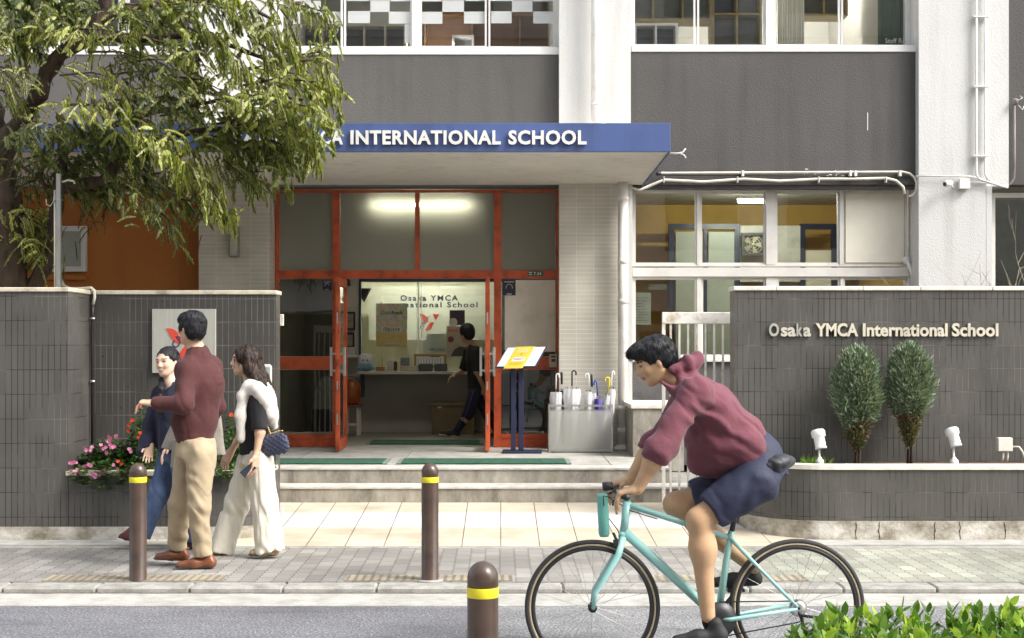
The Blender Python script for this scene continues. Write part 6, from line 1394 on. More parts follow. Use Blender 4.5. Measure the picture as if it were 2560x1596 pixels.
o = MB(); o.box(X(953, d_), X(1005, d_), d_ - .003, d_ - .0015, Z(831, d_), Z(816, d_)); o.box(X(960, d_), X(1000, d_), d_ - .003, d_ - .0015, Z(861, d_), Z(857, d_)); o.build('white_box', pm('poster_white', (.50, .49, .47), .6), pa)
o = MB(); text(o, '11/2-11/19', (X(959, d_), d_ - .005, Z(829, d_)), X(999, d_) - X(959, d_), .045, offset=.03); text(o, '2023', (X(959, d_), d_ - .005, Z(821, d_)), None, .018, offset=.02); text(o, 'Reads', (X(980, d_), d_ - .005, Z(786, d_)), X(1006, d_) - X(980, d_), .05, offset=.02); o.build('lettering', pm('poster_ink', (.05, .045, .05), .6), pa)
o = MB(); text(o, 'Osaka', (X(952, d_), d_ - .005, Z(786, d_)), X(979, d_) - X(952, d_), .05, offset=.02); o.build('green_lettering', pm('poster_green', (.16, .26, .06), .6), pa)
pb_ = poster('dark purple poster with a pale circle on the reception glass', 1124, 1162, 776, 813, DP, pm('purple_print', (.065, .04, .065), .6, .1, 8))
o = MB(); o.plate([(X(1133, d_) + .055 * math.cos(a), Z(806, d_) + .055 * math.sin(a)) for a in np.linspace(0, 2 * math.pi, 18, False)], d_, d_ + .001); o.build('pale_circle', MATS['poster_white'], pb_)
pc = poster('tan book fair poster beside the student\'s head', 1116, 1170, 816, 892, DP, pm('tan_print', (.36, .31, .24), .6, .1, 10)); d_ = DP - .007
o = MB(); text(o, 'BOOK', (X(1121, d_), d_, Z(831, d_)), X(1146, d_) - X(1121, d_), .045, offset=.03); o.build('lettering', MATS['emblem_red'], pc)
o = MB(); o.plate([(X(1127, d_) + .04 * math.cos(a), Z(849, d_) + .04 * math.sin(a)) for a in np.linspace(0, 2 * math.pi, 16, False)], d_, d_ + .001); o.build('red_circle', pm('dark_red_print', (.16, .03, .03), .6), pc)
o = MB(); o.plate([(X(1127, d_), Z(891, d_)), (X(1168, d_), Z(891, d_)), (X(1168, d_), Z(870, d_)), (X(1150, d_), Z(866, d_)), (X(1136, d_), Z(874, d_))], d_, d_ + .001); o.build('dark_shape', MATS['poster_ink'], pc)
m_lit = pm('backlit_paper', (.75, .70, .66), .7, .03)
pd_ = poster('white sheet with reversed digits taped to the reception glass', 1066, 1115, 835, 881, 19.02, m_lit); o = MB(); d_ = 19.01
text(o, '0082-2887', (X(1113, d_), d_, Z(877, d_)), X(1113, d_) - X(1070, d_), .032, ux=(-1, 0, 0)); o.build('digits', pm('pale_ink', (.30, .27, .26), .7), pd_)
tr = thing('pennant', 'dark blue triangular pennant in the reception window\'s top left corner', 'pennant', (X(916, 19.0), 19.0, Z(756, 19.0))); D = 19.0; o = MB(); o.plate([(X(903, D), Z(721, D)), (X(929, D), Z(721, D)), (X(910, D), Z(757, D)), (X(903, D), Z(745, D))], D, D + .004); o.build('cloth', pm('dark_teal_cloth', (.025, .035, .06), .8), tr)
for (px0, px1, py0, py1, l) in ((862, 888, 780, 826, 'upper dark framed picture on the lobby wall beside the left door'), (862, 886, 832, 870, 'lower dark framed picture on the lobby wall beside the left door')):
    D = 18.85; pf = thing('framed_picture', l, 'picture', (X(875, D), D, Z(py1, D))); o = MB(); o.frame(X(px0, D), X(px1, D), Z(py1, D), Z(py0, D), .025, D, D + .03); o.build('frame', m_black, pf); o = MB(); o.box(X(px0, D) + .02, X(px1, D) - .02, D + .012, D + .02, Z(py1, D) + .02, Z(py0, D) - .02); o.build('print', pm('picture_print', (.30, .24, .20), .5, .3, 12), pf)
sh = thing('wall_shelf', 'small pale shelf with a tray of cards on the lobby wall by the left door', 'shelf', (X(880, 18.7), 18.7, Z(894, 18.7))); o = MB(); o.box(X(858, 18.7), X(901, 18.7), 18.7, 18.89, Z(894, 18.7), Z(889, 18.7)); o.build('board', m_alu, sh)
o = MB(); o.box(X(866, 18.75), X(884, 18.75), 18.75, 18.85, Z(889, 18.75) + .001, Z(868, 18.75)); o.build('card_tray', MATS['grey_card'], sh)
sp = thing('speaker', 'small black wall speaker above the left door opening', 'speaker', (X(870, 18.7), 18.7, Z(715, 18.7))); o = MB(); o.box(X(866, 18.7), X(873, 18.7), 18.7, 18.89, Z(715, 18.7), Z(698, 18.7), .006); o.build('cabinet', m_black, sp)
jg = thing('water_jug', 'orange-brown round container on the stool in the lobby', 'container', (X(880, 18.2), 18.2, Z(1011, 18.2))); o = MB(); o.lathe([(.10, 0), (.125, .03), (.13, .18), (.12, .26), (.06, .30), (.03, .32)], (X(877, 18.2), 18.2, Z(1011, 18.2)), seg=22); o.build('body', pm('orange_brown_plastic', (.30, .07, .012), .35, .15, 5), jg)
o = MB(); o.tube([(X(877, 18.2) + .115 * math.cos(a), 18.2, Z(1011, 18.2) + .25 + .10 * math.sin(a)) for a in np.linspace(0, math.pi, 10)], .006, 6); o.build('handle', m_black, jg)
sl_ = thing('stool', 'square-legged stool under the orange container in the lobby', 'stool', (X(879, 18.2), 18.2, .402)); zs_ = Z(1012, 18.2)
o = MB(); o.box(X(860, 18.05), X(898, 18.05), 18.05, 18.38, zs_ - .03, zs_ - .001, .004); o.build('seat', pm('red_brown_board', (.20, .06, .035), .5), sl_)
for x in (X(861, 18.1), X(892, 18.1)):
    for y in (18.07, 18.33): o = MB(); o.box(x, x + .03, y, y + .03, .403, zs_ - .031); o.build('leg', m_alu, sl_)
o = MB(); o.box(X(863, 18.1), X(892, 18.1), 18.08, 18.10, .53, .56); o.build('stretcher', m_alu, sl_)
cb_ = thing('storage_bin', 'brown lidded storage box on the lobby floor behind the student', 'box', (X(1128, 18.5), 18.5, .402)); D = 18.4
o = MB(); b8 = [(X(1081, D), X(1184, D)), (X(1074, D), X(1190, D))]; V = []; z0_, z1_ = .403, Z(1017, D)
for z, (xa, xb_) in ((z0_, b8[0]), (z1_, (b8[1][0] + .02, b8[1][1] - .02))): V += [(xa, D, z), (xb_, D, z), (xb_, D + .4, z), (xa, D + .4, z)]
o.mesh(V, [(0, 3, 2, 1), (4, 5, 6, 7), (0, 1, 5, 4), (1, 2, 6, 5), (2, 3, 7, 6), (3, 0, 4, 7)]); o.build('box', pm('brown_tub', (.17, .125, .065), .6, .08), cb_)
o = MB(); o.box(b8[1][0], b8[1][1], D - .015, D + .42, z1_ + .001, z1_ + .045, .008); o.build('lid', MATS['brown_tub'], cb_); o = MB(); o.box(X(1094, D), X(1104, D), D - .020, D - .0155, z1_ - .04 + .02, z1_ + .0, .001); o.build('label', m_paper, cb_)
# things seen dimly through the side panels
lk = thing('shoe_cabinet', 'pale open shelving seen through the right door panel', 'cabinet', (X(1360, 17.6), 17.6, .402)); D = 17.4; o = MB()
for z in (.46, .85, 1.25): o.box(X(1318, D), X(1390, D), D, D + .3, z, z + .03)
o.box(X(1312, D), X(1318, D), D, D + .3, .403, 1.35); o.box(X(1390, D), X(1396, D), D, D + .3, .403, 1.35); o.build('shelving', m_alu, lk)
o = MB(); o.box(X(1319, D), X(1389, D), D + .05, D + .29, .90, 1.18); o.box(X(1319, D), X(1389, D), D + .05, D + .29, .5, .78); o.build('papers', MATS['beige_card'], lk)
lg = thing('covered_stand', 'object under a clear plastic sheet behind the left door panel', 'stand', (X(810, 17.2), 17.2, .402)); s = Sdf(); D = 17.2; s.cap(P(812, 965, D), P(806, 1045, D), .11, .15, .03, flat=((0, 1, 0), .7)); sdf_obj(s, 'sheet', m_vin, lg, .012, folds_fn(.03, 12, 6, 2)); o = MB(); o.lathe([(.13, 0), (.13, .35), (.12, .38)], (X(806, D), D, .403), seg=18); o.build('drum', m_black, lg)
# lobby lamp, office lamp, right room lamp
def tube_lamp(label, px0, px1, D_, z, mat, w_=.16):
    l = thing('ceiling_lamp', label, 'ceiling lamp', (X((px0 + px1) / 2, D_), D_, z)); o = MB(); o.box(X(px0, D_), X(px1, D_), D_ - w_ / 2, D_ + w_ / 2, z + .045, z + .09, .004); o.build('housing', m_alu_w, l)
    for y in ((-.045, .045) if w_ > .1 else (0,)): o = MB(); o.tube([(X(px0 + 3, D_), D_ + y, z + .02), (X(px1 - 3, D_), D_ + y, z + .02)], .017, 10); o.build('tube', mat, l)
tube_lamp('lit twin tube lamp glowing through the frosted panes over the doors', 925, 1182, 17.0, 3.18, emit_mat('lobby_tube', (1.0, .96, .76), 11.0))
tube_lamp('lit tube lamp inside the reception office', 960, 1150, 19.9, 2.88, emit_mat('office_tube', (1.0, .97, .84), 42.0))
tube_lamp('lit tube lamp inside the right-hand ground floor room', 1842, 1935, 17.6, 3.28, emit_mat('room_tube', (1.0, .97, .82), 220.0), .08)
tube_lamp('unseen tube lamp added to brighten the upper middle classroom', 1062, 1110, 18.6, 5.30, emit_mat('class_fill', (1.0, .98, .94), 220.0))  # added lamp, hidden from view, to brighten the classroom
tube_lamp('unseen tube lamp added to brighten the staff room', 1800, 2100, 19.0, 6.5, emit_mat('staff_fill', (1.0, .98, .93), 75.0))  # added lamp above the view, fills the staff room with light

# ---------------------------------------------------------------- things behind the windows
# right ground floor room: blue window frames, white boards, exhaust fan, notice
D = 18.9; rf = thing('inner_partition', 'navy framed inner windows in the ochre room behind the right windows', 'partition', (X(1900, D), D, .46))
o = MB()
for a, c, e, f_ in ((1672, 1850, 560, 1010), (2000, 2092, 560, 1010)): o.frame(X(a, D), X(c, D), Z(f_, D), Z(e, D), .07, D, D + .06)
for px in (1760,): o.box(X(px, D), X(px + 8, D), D + .002, D + .058, Z(1010, D), Z(562, D))
o.box(X(1672, D), X(1850, D), D + .003, D + .057, Z(688, D), Z(672, D)); o.build('frame', m_navy, rf)
o = MB(); o.box(X(1690, D), X(1758, D), D + .02, D + .03, Z(670, D), Z(580, D)); o.box(X(1772, D), X(1845, D), D + .02, D + .03, Z(670, D), Z(580, D)); o.box(X(1690, D), X(1845, D), D + .02, D + .03, Z(1000, D), Z(690, D)); o.build('pane', pm('pale_green_pane', (.42, .45, .40), .4, .05), rf)
o = MB(); o.box(X(2010, D), X(2085, D), D + .02, D + .03, Z(1000, D), Z(626, D)); o.build('blind', MATS['cream_panel'], rf)
tb = box('bulletin_panel', pm('pale_wall_panel', (.55, .54, .50), .6), X(1850, D), X(2000, D), D - .02, D + .03, Z(705, D), Z(565, D)); tag(tb, 'pale wall panel carrying the round exhaust fan', 'panel')
ef = thing('exhaust_fan', 'square brown exhaust fan seen through the right windows', 'fan', (X(1884, 18.7), 18.7, Z(640, 18.7))); D = 18.7; cx_, cz_ = X(1884, D), Z(611, D)
o = MB(); o.frame(cx_ - .15, cx_ + .15, cz_ - .15, cz_ + .15, .035, D, D + .10); o.box(cx_ - .13, cx_ + .13, D + .10, D + .12, cz_ - .13, cz_ + .13); hs_ = o.build('housing', pm('fan_brown', (.045, .035, .03), .5), ef)
o = MB()
for r_ in (.12, .085, .05): o.tube([(cx_ + r_ * math.cos(a), D + .02, cz_ + r_ * math.sin(a)) for a in np.linspace(0, 2 * math.pi, 25)], .004, 5)
o.build('grille', pm('fan_cream', (.55, .52, .38), .4), ef)
o = MB()
for i in range(5):
    a = 2 * math.pi * i / 5; o.mesh([(cx_ + .02 * math.cos(a - .4), D + .05, cz_ + .02 * math.sin(a - .4)), (cx_ + .115 * math.cos(a - .35), D + .04, cz_ + .115 * math.sin(a - .35)), (cx_ + .12 * math.cos(a + .3), D + .07, cz_ + .12 * math.sin(a + .3)), (cx_ + .02 * math.cos(a + .5), D + .06, cz_ + .02 * math.sin(a + .5))], [(0, 1, 2, 3)])
o.lathe([(.02, 0), (.02, .04), (.008, .045)], (cx_, D + .06, cz_), (0, -1, 0), 12); o.build('blades', MATS['fan_cream'], ef)
D = YF + .3; nt_ = sheet('wall_notice', 'small grey notice plate with characters inside the right lower window', 'notice', 1621, 1667, 711, 725, D, pm('grey_plate', (.20, .18, .16), .6)); o = MB()
try: text(o, '火災受信所', (X(1624, D), D - .006, Z(724, D)), X(1664, D) - X(1624, D), .05)
except Exception: pass
if o.v: o.build('lettering', pm('notice_pale', (.42, .40, .36), .6), nt_)
nd = sheet('wall_document', 'white document sheet taped inside the right lower window', 'document', 1584, 1627, 732, 812, D, pm('document_paper', (.48, .47, .42), .7)); o = MB(); d_ = D - .006
for i in range(9): o.box(X(1589, d_), X(1589 + random.randint(16, 32), d_), d_, d_ + .001, Z(745 + i * 7 + 1, d_), Z(745 + i * 7, d_))
o.build('print', MATS['ink_grey'], nd)
# papers taped in a checkerboard in the upper middle windows
pgrp = 'white sheets taped inside the upper middle windows'; pl_ = 'white sheet of paper taped in a checkerboard inside the upper middle windows'; D = YF + .02
for py0, py1, L in ((-26, 3, ((720, 780), (868, 923), (977, 1028), (1053, 1104), (1163, 1215), (1224, 1280), (1333, 1386))), (2, 31, ((752, 802), (926, 974), (1106, 1160), (1280, 1331))),
                    (29, 59, ((727, 750), (800, 853), (870, 925), (972, 1028), (1055, 1106), (1160, 1215), (1228, 1279), (1333, 1386))), (62, 109, ((1012, 1030),))):
    for a, c in L:
        o = MB(); j = random.uniform(-1, 1); o.box(X(a, D), X(c, D), D, D + .001, Z(py1 + j, D), Z(py0 + j, D)); p_ = o.build('paper_sheet', m_paper); tag(p_, pl_, 'paper sheet', pgrp)
# classroom furniture behind them
def shelf_unit(label, px0, px1, py0, py1, D_, mat, cols, rows, pm_=None, name='cupboard'):
    t_ = thing(name, label, 'cupboard', (X((px0 + px1) / 2, D_), D_ + .2, Z(py1, D_))); x0, x1, z0, z1 = X(px0, D_), X(px1, D_), Z(py1, D_), Z(py0, D_); o = MB(); o.frame(x0, x1, z0, z1, .03, D_, D_ + .35)
    for i in range(1, cols): x = x0 + (x1 - x0) * i / cols; o.box(x - .012, x + .012, D_ + .002, D_ + .35, z0 + .031, z1 - .031)
    for i in range(1, rows): z = z0 + (z1 - z0) * i / rows; o.box(x0 + .031, x1 - .031, D_ + .004, D_ + .348, z - .012, z + .012)
    o.build('carcass', mat, t_); o = MB(); o.box(x0 + .03, x1 - .03, D_ + .2, D_ + .22, z0 + .03, z1 - .03); o.build('doors', pm_ or m_black, t_); return t_
cream = pm('cream_frame_paint', (.48, .44, .32), .5, .06); dkc = pm('dark_door_glass', (.05, .055, .06), .2, .2, 4); gold = pm('tan_frame_paint', (.42, .33, .15), .5, .1)
shelf_unit('cream framed dark glass cupboards behind the upper middle windows', 700, 1015, 60, 190, 18.5, cream, 6, 1, dkc)
shelf_unit('brown wooden wall unit behind the upper middle windows', 1060, 1420, 34, 220, 19.6, m_wood, 3, 1, pm('brown_panel', (.22, .11, .05), .6, .1))
shelf_unit('white framed screen on the wall of the upper middle classroom', 1130, 1185, 88, 135, 18.8, m_alu_w, 1, 1, pm('grey_screen', (.20, .20, .19), .4), 'screen')
shelf_unit('tan framed inner windows at the top of the staff room', 1560, 1780, -60, 52, 18.4, gold, 3, 1, pm('dim_glass', (.17, .18, .16), .3, .2, 3), 'inner_window')
shelf_unit('tan framed inner windows in the middle of the staff room', 1780, 1905, -60, 130, 18.5, gold, 2, 2, dkc, 'inner_window')
shelf_unit('blue-grey lockers low in the staff room window', 1585, 1695, 58, 128, 17.2, m_alu, 2, 1, pm('blue_grey_door', (.10, .12, .15), .4))
shelf_unit('tan framed display case right of the staff room centre post', 2000, 2120, -60, 40, 18.4, gold, 2, 1, pm('case_glass', (.22, .20, .16), .3, .2, 3), 'display_case')
D = 17.0
def curtain(label, px0, px1, D_, z0, z1, mat):
    o = MB(); x0, x1 = X(px0, D_), X(px1, D_); n = 60; V = []
    for i in range(n + 1):
        x = x0 + (x1 - x0) * i / n; y = D_ + .035 * math.sin(i * 1.15); V += [(x, y, z0), (x, y, z1)]
    o.mesh(V, [(2 * i, 2 * i + 2, 2 * i + 3, 2 * i + 1) for i in range(n)], True); t_ = o.build('curtain', mat); tag(t_, label, 'curtain')
curtain('pale cream curtain behind the staff room\'s third pane', 1945, 2010, 16.7, 4.5, 6.5, pm('cream_curtain', (.80, .77, .66), .9, .05)); curtain('dark green curtain at the right end of the staff room window', 2195, 2268, 16.7, 4.5, 6.5, pm('green_curtain', (.05, .12, .06), .9, .1))
pass
D = YF - .008; sr = thing('window_lettering', 'faint white Staff Ro lettering on the upper right window pane', 'lettering', (X(2240, D), D, Z(110, D))); o = MB(); text(o, 'Staff Ro', (X(2213, D), D, Z(108, D)), X(2264, D) - X(2213, D), .055); o.build('letters', pm('faint_white', (.50, .52, .47), .6), sr)

# ================================================================ the building across the street (mirrored in the panes)
ob = thing('opposite_building', 'pale building with window rows across the street, mirrored in the school panes', 'building', (0, -6, 0))
o = MB(); o.box(-22, 16, -9, -4.6, -.05, 12.0); o.build('wall', pm('beige_render', (.74, .71, .65), .9, .08, 1), ob)
o = MB()
for i in range(11):
    for z in (.9, 4.0, 7.1, 10.0):
        x = -21 + i * 3.15; o.box(x, x + 1.9, -4.6 + .001, -4.57, z, z + 1.5)
o.build('windows', pm('dark_mirror_glass', (.05, .06, .07), .1), ob)
o = MB()
for z in (3.2, 6.3, 9.4, 11.8): o.box(-22.1, 16.1, -4.6 + .002, -4.3, z, z + .25)
o.build('ledge', m_white_stucco, ob)

# ================================================================ greenery
m_leaf = leaf_mat('tree_leaf', .42, .38); m_leaf2 = leaf_mat('shrub_leaf', .30, .30); m_leaf3 = leaf_mat('conifer_leaf', .6, .15); m_petal = leaf_mat('petal', .6, .35)
m_bark = pm('bark', (.060, .038, .025), .9, .35, 14, 1.0, 40, stretch=(1, 1, .25), bdist=.02, dark=(.014, .009, .007))
class Leaves:
    """many small bent leaf faces gathered fast"""
    def __init__(s): s.V = []; s.F = []; s.C = []; s.n = 0
    def quads(s, P_, idx, c):   # P_: points, idx: faces
        s.V.append(P_); s.F += [tuple(i + s.n for i in f) for f in idx]; s.C += [c] * len(idx); s.n += len(P_)
    def build(s, name, mat, parent):
        b = MB(); b.v = [tuple(p) for p in np.concatenate(s.V)]; b.f = s.F; b.c = s.C; b.sm = [False] * len(s.F); return b.build(name, mat, parent)
def blade(L, base, d, side, ln, wd, droop, c, seg=3):
    """a leaf blade: base point, direction, side vector; bends down"""
    p = v3(base); d = unit(d); pts = []
    prof = {2: (.45, 1, .10), 3: (.45, 1.0, .8, .05)}[seg]
    for i in range(seg + 1):
        w_ = wd * prof[i]; pts += [p - side * w_, p + side * w_]; p = p + d * (ln / seg); d = unit(d + v3((0, 0, -droop / seg)))
    L.quads(np.array(pts), [(2 * i, 2 * i + 1, 2 * i + 3, 2 * i + 2) for i in range(seg)], c)
tr = thing('leafy_tree', 'tall tree with drooping feathery leaves behind the left tiled wall', 'tree', (X(40, 12.7), 12.7, .35))
br = MB(); rr = random.Random(3)
def limb(pts, r0, r1, jig=.012):
    q = [P(*p) for p in pts]; out = []; n = 0
    for i in range(len(q) - 1):
        k = max(2, int(np.linalg.norm(q[i + 1] - q[i]) / .06))
        a = q[max(i - 1, 0)]; b_, c = q[i], q[i + 1]; d_ = q[min(i + 2, len(q) - 1)]
        for j in range(k):
            t = j / k; out.append(.5 * ((2 * b_) + (-a + c) * t + (2 * a - 5 * b_ + 4 * c - d_) * t * t + (-a + 3 * b_ - 3 * c + d_) * t ** 3))
    out.append(q[-1]); m = len(out); rs = [(r0 + (r1 - r0) * (i / (m - 1)) ** .8) * (1 + .14 * math.sin(i * 1.7) + rr.uniform(-.06, .06)) for i in range(m)]
    out = [p + v3((rr.uniform(-jig, jig), rr.uniform(-jig, jig), 0)) for p in out]; br.tube(out, rs, 9); return out
limb([(30, 860, 12.7), (28, 720, 12.7), (28, 640, 12.7), (26, 560, 12.7), (14, 470, 12.75), (8, 400, 12.75), (14, 345, 12.7)], .17, .085)
limb([(14, 350, 12.7), (60, 292, 12.6), (98, 235, 12.5), (125, 170, 12.45), (170, 122, 12.4), (225, 92, 12.4), (252, 35, 12.4), (300, -80, 12.4)], .085, .055)
limb([(8, 420, 12.75), (-15, 280, 12.75), (-50, 60, 12.7)], .10, .06)
limb([(78, 740, 12.75), (96, 690, 12.75), (122, 640, 12.7), (136, 580, 12.7), (140, 500, 12.7), (152, 440, 12.7), (160, 360, 12.7), (150, 290, 12.7)], .085, .035)
limb([(150, 470, 12.7), (200, 462, 12.6), (252, 452, 12.55), (288, 415, 12.5), (335, 380, 12.4), (400, 350, 12.3), (480, 330, 12.2), (570, 320, 12.1), (650, 310, 12.1)], .06, .016)
limb([(120, 470, 12.7), (100, 440, 12.7), (112, 400, 12.7), (60, 360, 12.6)], .022, .010); limb([(225, 92, 12.4), (330, 100, 12.2), (470, 90, 12.1), (560, 110, 12.1), (680, 150, 12.1), (780, 150, 12.2)], .045, .012)
limb([(240, 60, 12.4), (340, 20, 12.3), (480, 0, 12.2), (620, 20, 12.1), (700, 60, 12.1)], .045, .012); limb([(160, 380, 12.7), (250, 330, 12.4), (350, 290, 12.2), (500, 260, 12.1), (640, 240, 12.0), (760, 250, 12.0)], .035, .010)
sprays = [ # pts, density, tone (sun and shade put into leaf colour: 0 dark .. 1 bright yellow green), hang length
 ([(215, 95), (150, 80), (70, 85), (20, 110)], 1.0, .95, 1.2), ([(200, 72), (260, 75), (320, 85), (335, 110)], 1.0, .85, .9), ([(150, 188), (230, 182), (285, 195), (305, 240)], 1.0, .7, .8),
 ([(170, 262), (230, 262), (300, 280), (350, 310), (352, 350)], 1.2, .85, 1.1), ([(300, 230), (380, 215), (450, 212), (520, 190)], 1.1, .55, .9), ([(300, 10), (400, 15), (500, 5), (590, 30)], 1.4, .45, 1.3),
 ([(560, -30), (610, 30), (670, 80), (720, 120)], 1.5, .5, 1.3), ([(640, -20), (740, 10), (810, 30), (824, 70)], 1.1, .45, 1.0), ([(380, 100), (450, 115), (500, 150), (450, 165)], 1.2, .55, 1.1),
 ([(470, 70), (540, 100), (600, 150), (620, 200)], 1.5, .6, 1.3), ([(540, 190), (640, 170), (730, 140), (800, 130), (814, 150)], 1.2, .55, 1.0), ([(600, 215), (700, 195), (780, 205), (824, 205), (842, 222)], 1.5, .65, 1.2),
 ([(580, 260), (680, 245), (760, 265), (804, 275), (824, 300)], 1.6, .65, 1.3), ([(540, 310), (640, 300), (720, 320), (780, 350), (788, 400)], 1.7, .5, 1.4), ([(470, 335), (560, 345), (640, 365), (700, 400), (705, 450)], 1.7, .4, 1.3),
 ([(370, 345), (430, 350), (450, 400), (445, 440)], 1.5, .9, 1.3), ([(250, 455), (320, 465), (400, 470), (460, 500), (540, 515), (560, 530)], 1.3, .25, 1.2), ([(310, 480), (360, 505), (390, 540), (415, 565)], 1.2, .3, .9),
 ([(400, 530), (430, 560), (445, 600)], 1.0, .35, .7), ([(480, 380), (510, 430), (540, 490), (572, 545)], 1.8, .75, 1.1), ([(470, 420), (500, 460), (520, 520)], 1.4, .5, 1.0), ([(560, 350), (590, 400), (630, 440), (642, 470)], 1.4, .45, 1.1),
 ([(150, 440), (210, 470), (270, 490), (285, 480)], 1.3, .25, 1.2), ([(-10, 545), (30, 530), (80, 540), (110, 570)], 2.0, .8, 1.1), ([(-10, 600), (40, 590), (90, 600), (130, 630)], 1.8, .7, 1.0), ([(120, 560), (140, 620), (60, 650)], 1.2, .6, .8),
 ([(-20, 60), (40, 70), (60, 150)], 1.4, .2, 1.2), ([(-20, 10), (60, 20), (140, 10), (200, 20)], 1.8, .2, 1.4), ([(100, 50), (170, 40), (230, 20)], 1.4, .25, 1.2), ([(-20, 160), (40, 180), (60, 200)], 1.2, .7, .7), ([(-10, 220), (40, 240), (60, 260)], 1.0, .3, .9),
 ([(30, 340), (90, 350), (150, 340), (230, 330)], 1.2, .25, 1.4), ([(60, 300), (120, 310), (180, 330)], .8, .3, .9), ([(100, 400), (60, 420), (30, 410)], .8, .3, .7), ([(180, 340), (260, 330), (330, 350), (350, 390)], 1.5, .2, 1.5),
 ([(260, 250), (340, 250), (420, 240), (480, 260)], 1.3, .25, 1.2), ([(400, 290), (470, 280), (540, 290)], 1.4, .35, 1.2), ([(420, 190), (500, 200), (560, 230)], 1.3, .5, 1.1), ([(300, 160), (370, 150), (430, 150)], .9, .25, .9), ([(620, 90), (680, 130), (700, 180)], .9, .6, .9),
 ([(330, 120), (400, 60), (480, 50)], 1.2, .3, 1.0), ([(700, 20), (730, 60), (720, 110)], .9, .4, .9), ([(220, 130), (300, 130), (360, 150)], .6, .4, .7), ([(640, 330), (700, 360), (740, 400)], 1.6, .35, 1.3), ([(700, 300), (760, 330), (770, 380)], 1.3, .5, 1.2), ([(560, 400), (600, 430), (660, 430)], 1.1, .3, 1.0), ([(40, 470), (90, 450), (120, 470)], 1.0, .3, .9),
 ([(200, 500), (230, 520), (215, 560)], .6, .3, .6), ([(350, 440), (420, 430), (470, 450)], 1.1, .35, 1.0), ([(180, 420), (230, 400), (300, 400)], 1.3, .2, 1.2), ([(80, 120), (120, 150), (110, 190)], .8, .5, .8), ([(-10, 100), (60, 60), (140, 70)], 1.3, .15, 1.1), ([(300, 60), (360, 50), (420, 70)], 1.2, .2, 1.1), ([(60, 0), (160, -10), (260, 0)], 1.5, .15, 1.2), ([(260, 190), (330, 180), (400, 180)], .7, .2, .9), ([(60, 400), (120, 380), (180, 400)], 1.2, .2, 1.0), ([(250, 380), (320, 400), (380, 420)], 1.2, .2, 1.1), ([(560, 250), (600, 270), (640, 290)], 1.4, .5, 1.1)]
LV = Leaves(); tw = MB()
def pinnate(base, d, ln, tone, pin):
    """one feathery frond: an arching rachis with narrow leaflets hanging from it in pairs"""
    d = unit(d); p = v3(base); n = max(6, int(ln / .0125)); pts = [p.copy()]
    side = unit(np.cross(d, [0, 0, 1.0]) + 1e-6); 
    tcol = tone + .08 + rr.uniform(-.35, .30)
    for i in range(n):
        d = unit(d + v3((0, 0, -1.1 / n))); p = p + d * ln / n; pts.append(p.copy())
        env = math.sin(math.pi * min(1, (i + 2.2) / (n + 2.0))) ** .6
        for sg in (-1, 1):
            dd = unit(d * .40 + side * sg * rr.uniform(.35, 1.0) + v3((rr.gauss(0, .2), rr.gauss(0, .2), -.45 - rr.random() * .8))); sd = unit(np.cross(dd, side * sg + d * .6))
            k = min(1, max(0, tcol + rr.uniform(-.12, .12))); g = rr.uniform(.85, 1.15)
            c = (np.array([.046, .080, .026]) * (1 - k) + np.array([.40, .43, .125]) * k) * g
            if rr.random() < .02: c = np.array([.34, .26, .04])
            blade(LV, p, dd, sd, pin * env * rr.uniform(.8, 1.15), pin * .19, .9, tuple(c), 2)
    tw.tube(pts, [.0035] * (len(pts) - 1) + [.0012], 4, False)
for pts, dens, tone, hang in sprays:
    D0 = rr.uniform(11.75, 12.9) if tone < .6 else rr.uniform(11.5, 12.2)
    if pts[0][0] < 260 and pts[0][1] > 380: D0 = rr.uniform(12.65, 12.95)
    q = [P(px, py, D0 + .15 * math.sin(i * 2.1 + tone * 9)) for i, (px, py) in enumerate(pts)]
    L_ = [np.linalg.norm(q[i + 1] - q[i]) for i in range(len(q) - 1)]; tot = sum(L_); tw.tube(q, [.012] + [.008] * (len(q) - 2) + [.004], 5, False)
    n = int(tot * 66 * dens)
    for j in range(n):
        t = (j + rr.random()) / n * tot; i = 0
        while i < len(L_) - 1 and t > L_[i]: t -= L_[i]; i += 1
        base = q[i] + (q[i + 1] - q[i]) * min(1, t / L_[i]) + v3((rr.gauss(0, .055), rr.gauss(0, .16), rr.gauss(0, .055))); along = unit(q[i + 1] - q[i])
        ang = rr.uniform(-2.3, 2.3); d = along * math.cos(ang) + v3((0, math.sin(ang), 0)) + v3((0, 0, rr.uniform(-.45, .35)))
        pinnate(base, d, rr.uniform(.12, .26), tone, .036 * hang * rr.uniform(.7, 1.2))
br.build('trunk', m_bark, tr); tw.build('twigs', m_bark, tr); LV.build('crown', m_leaf, tr)

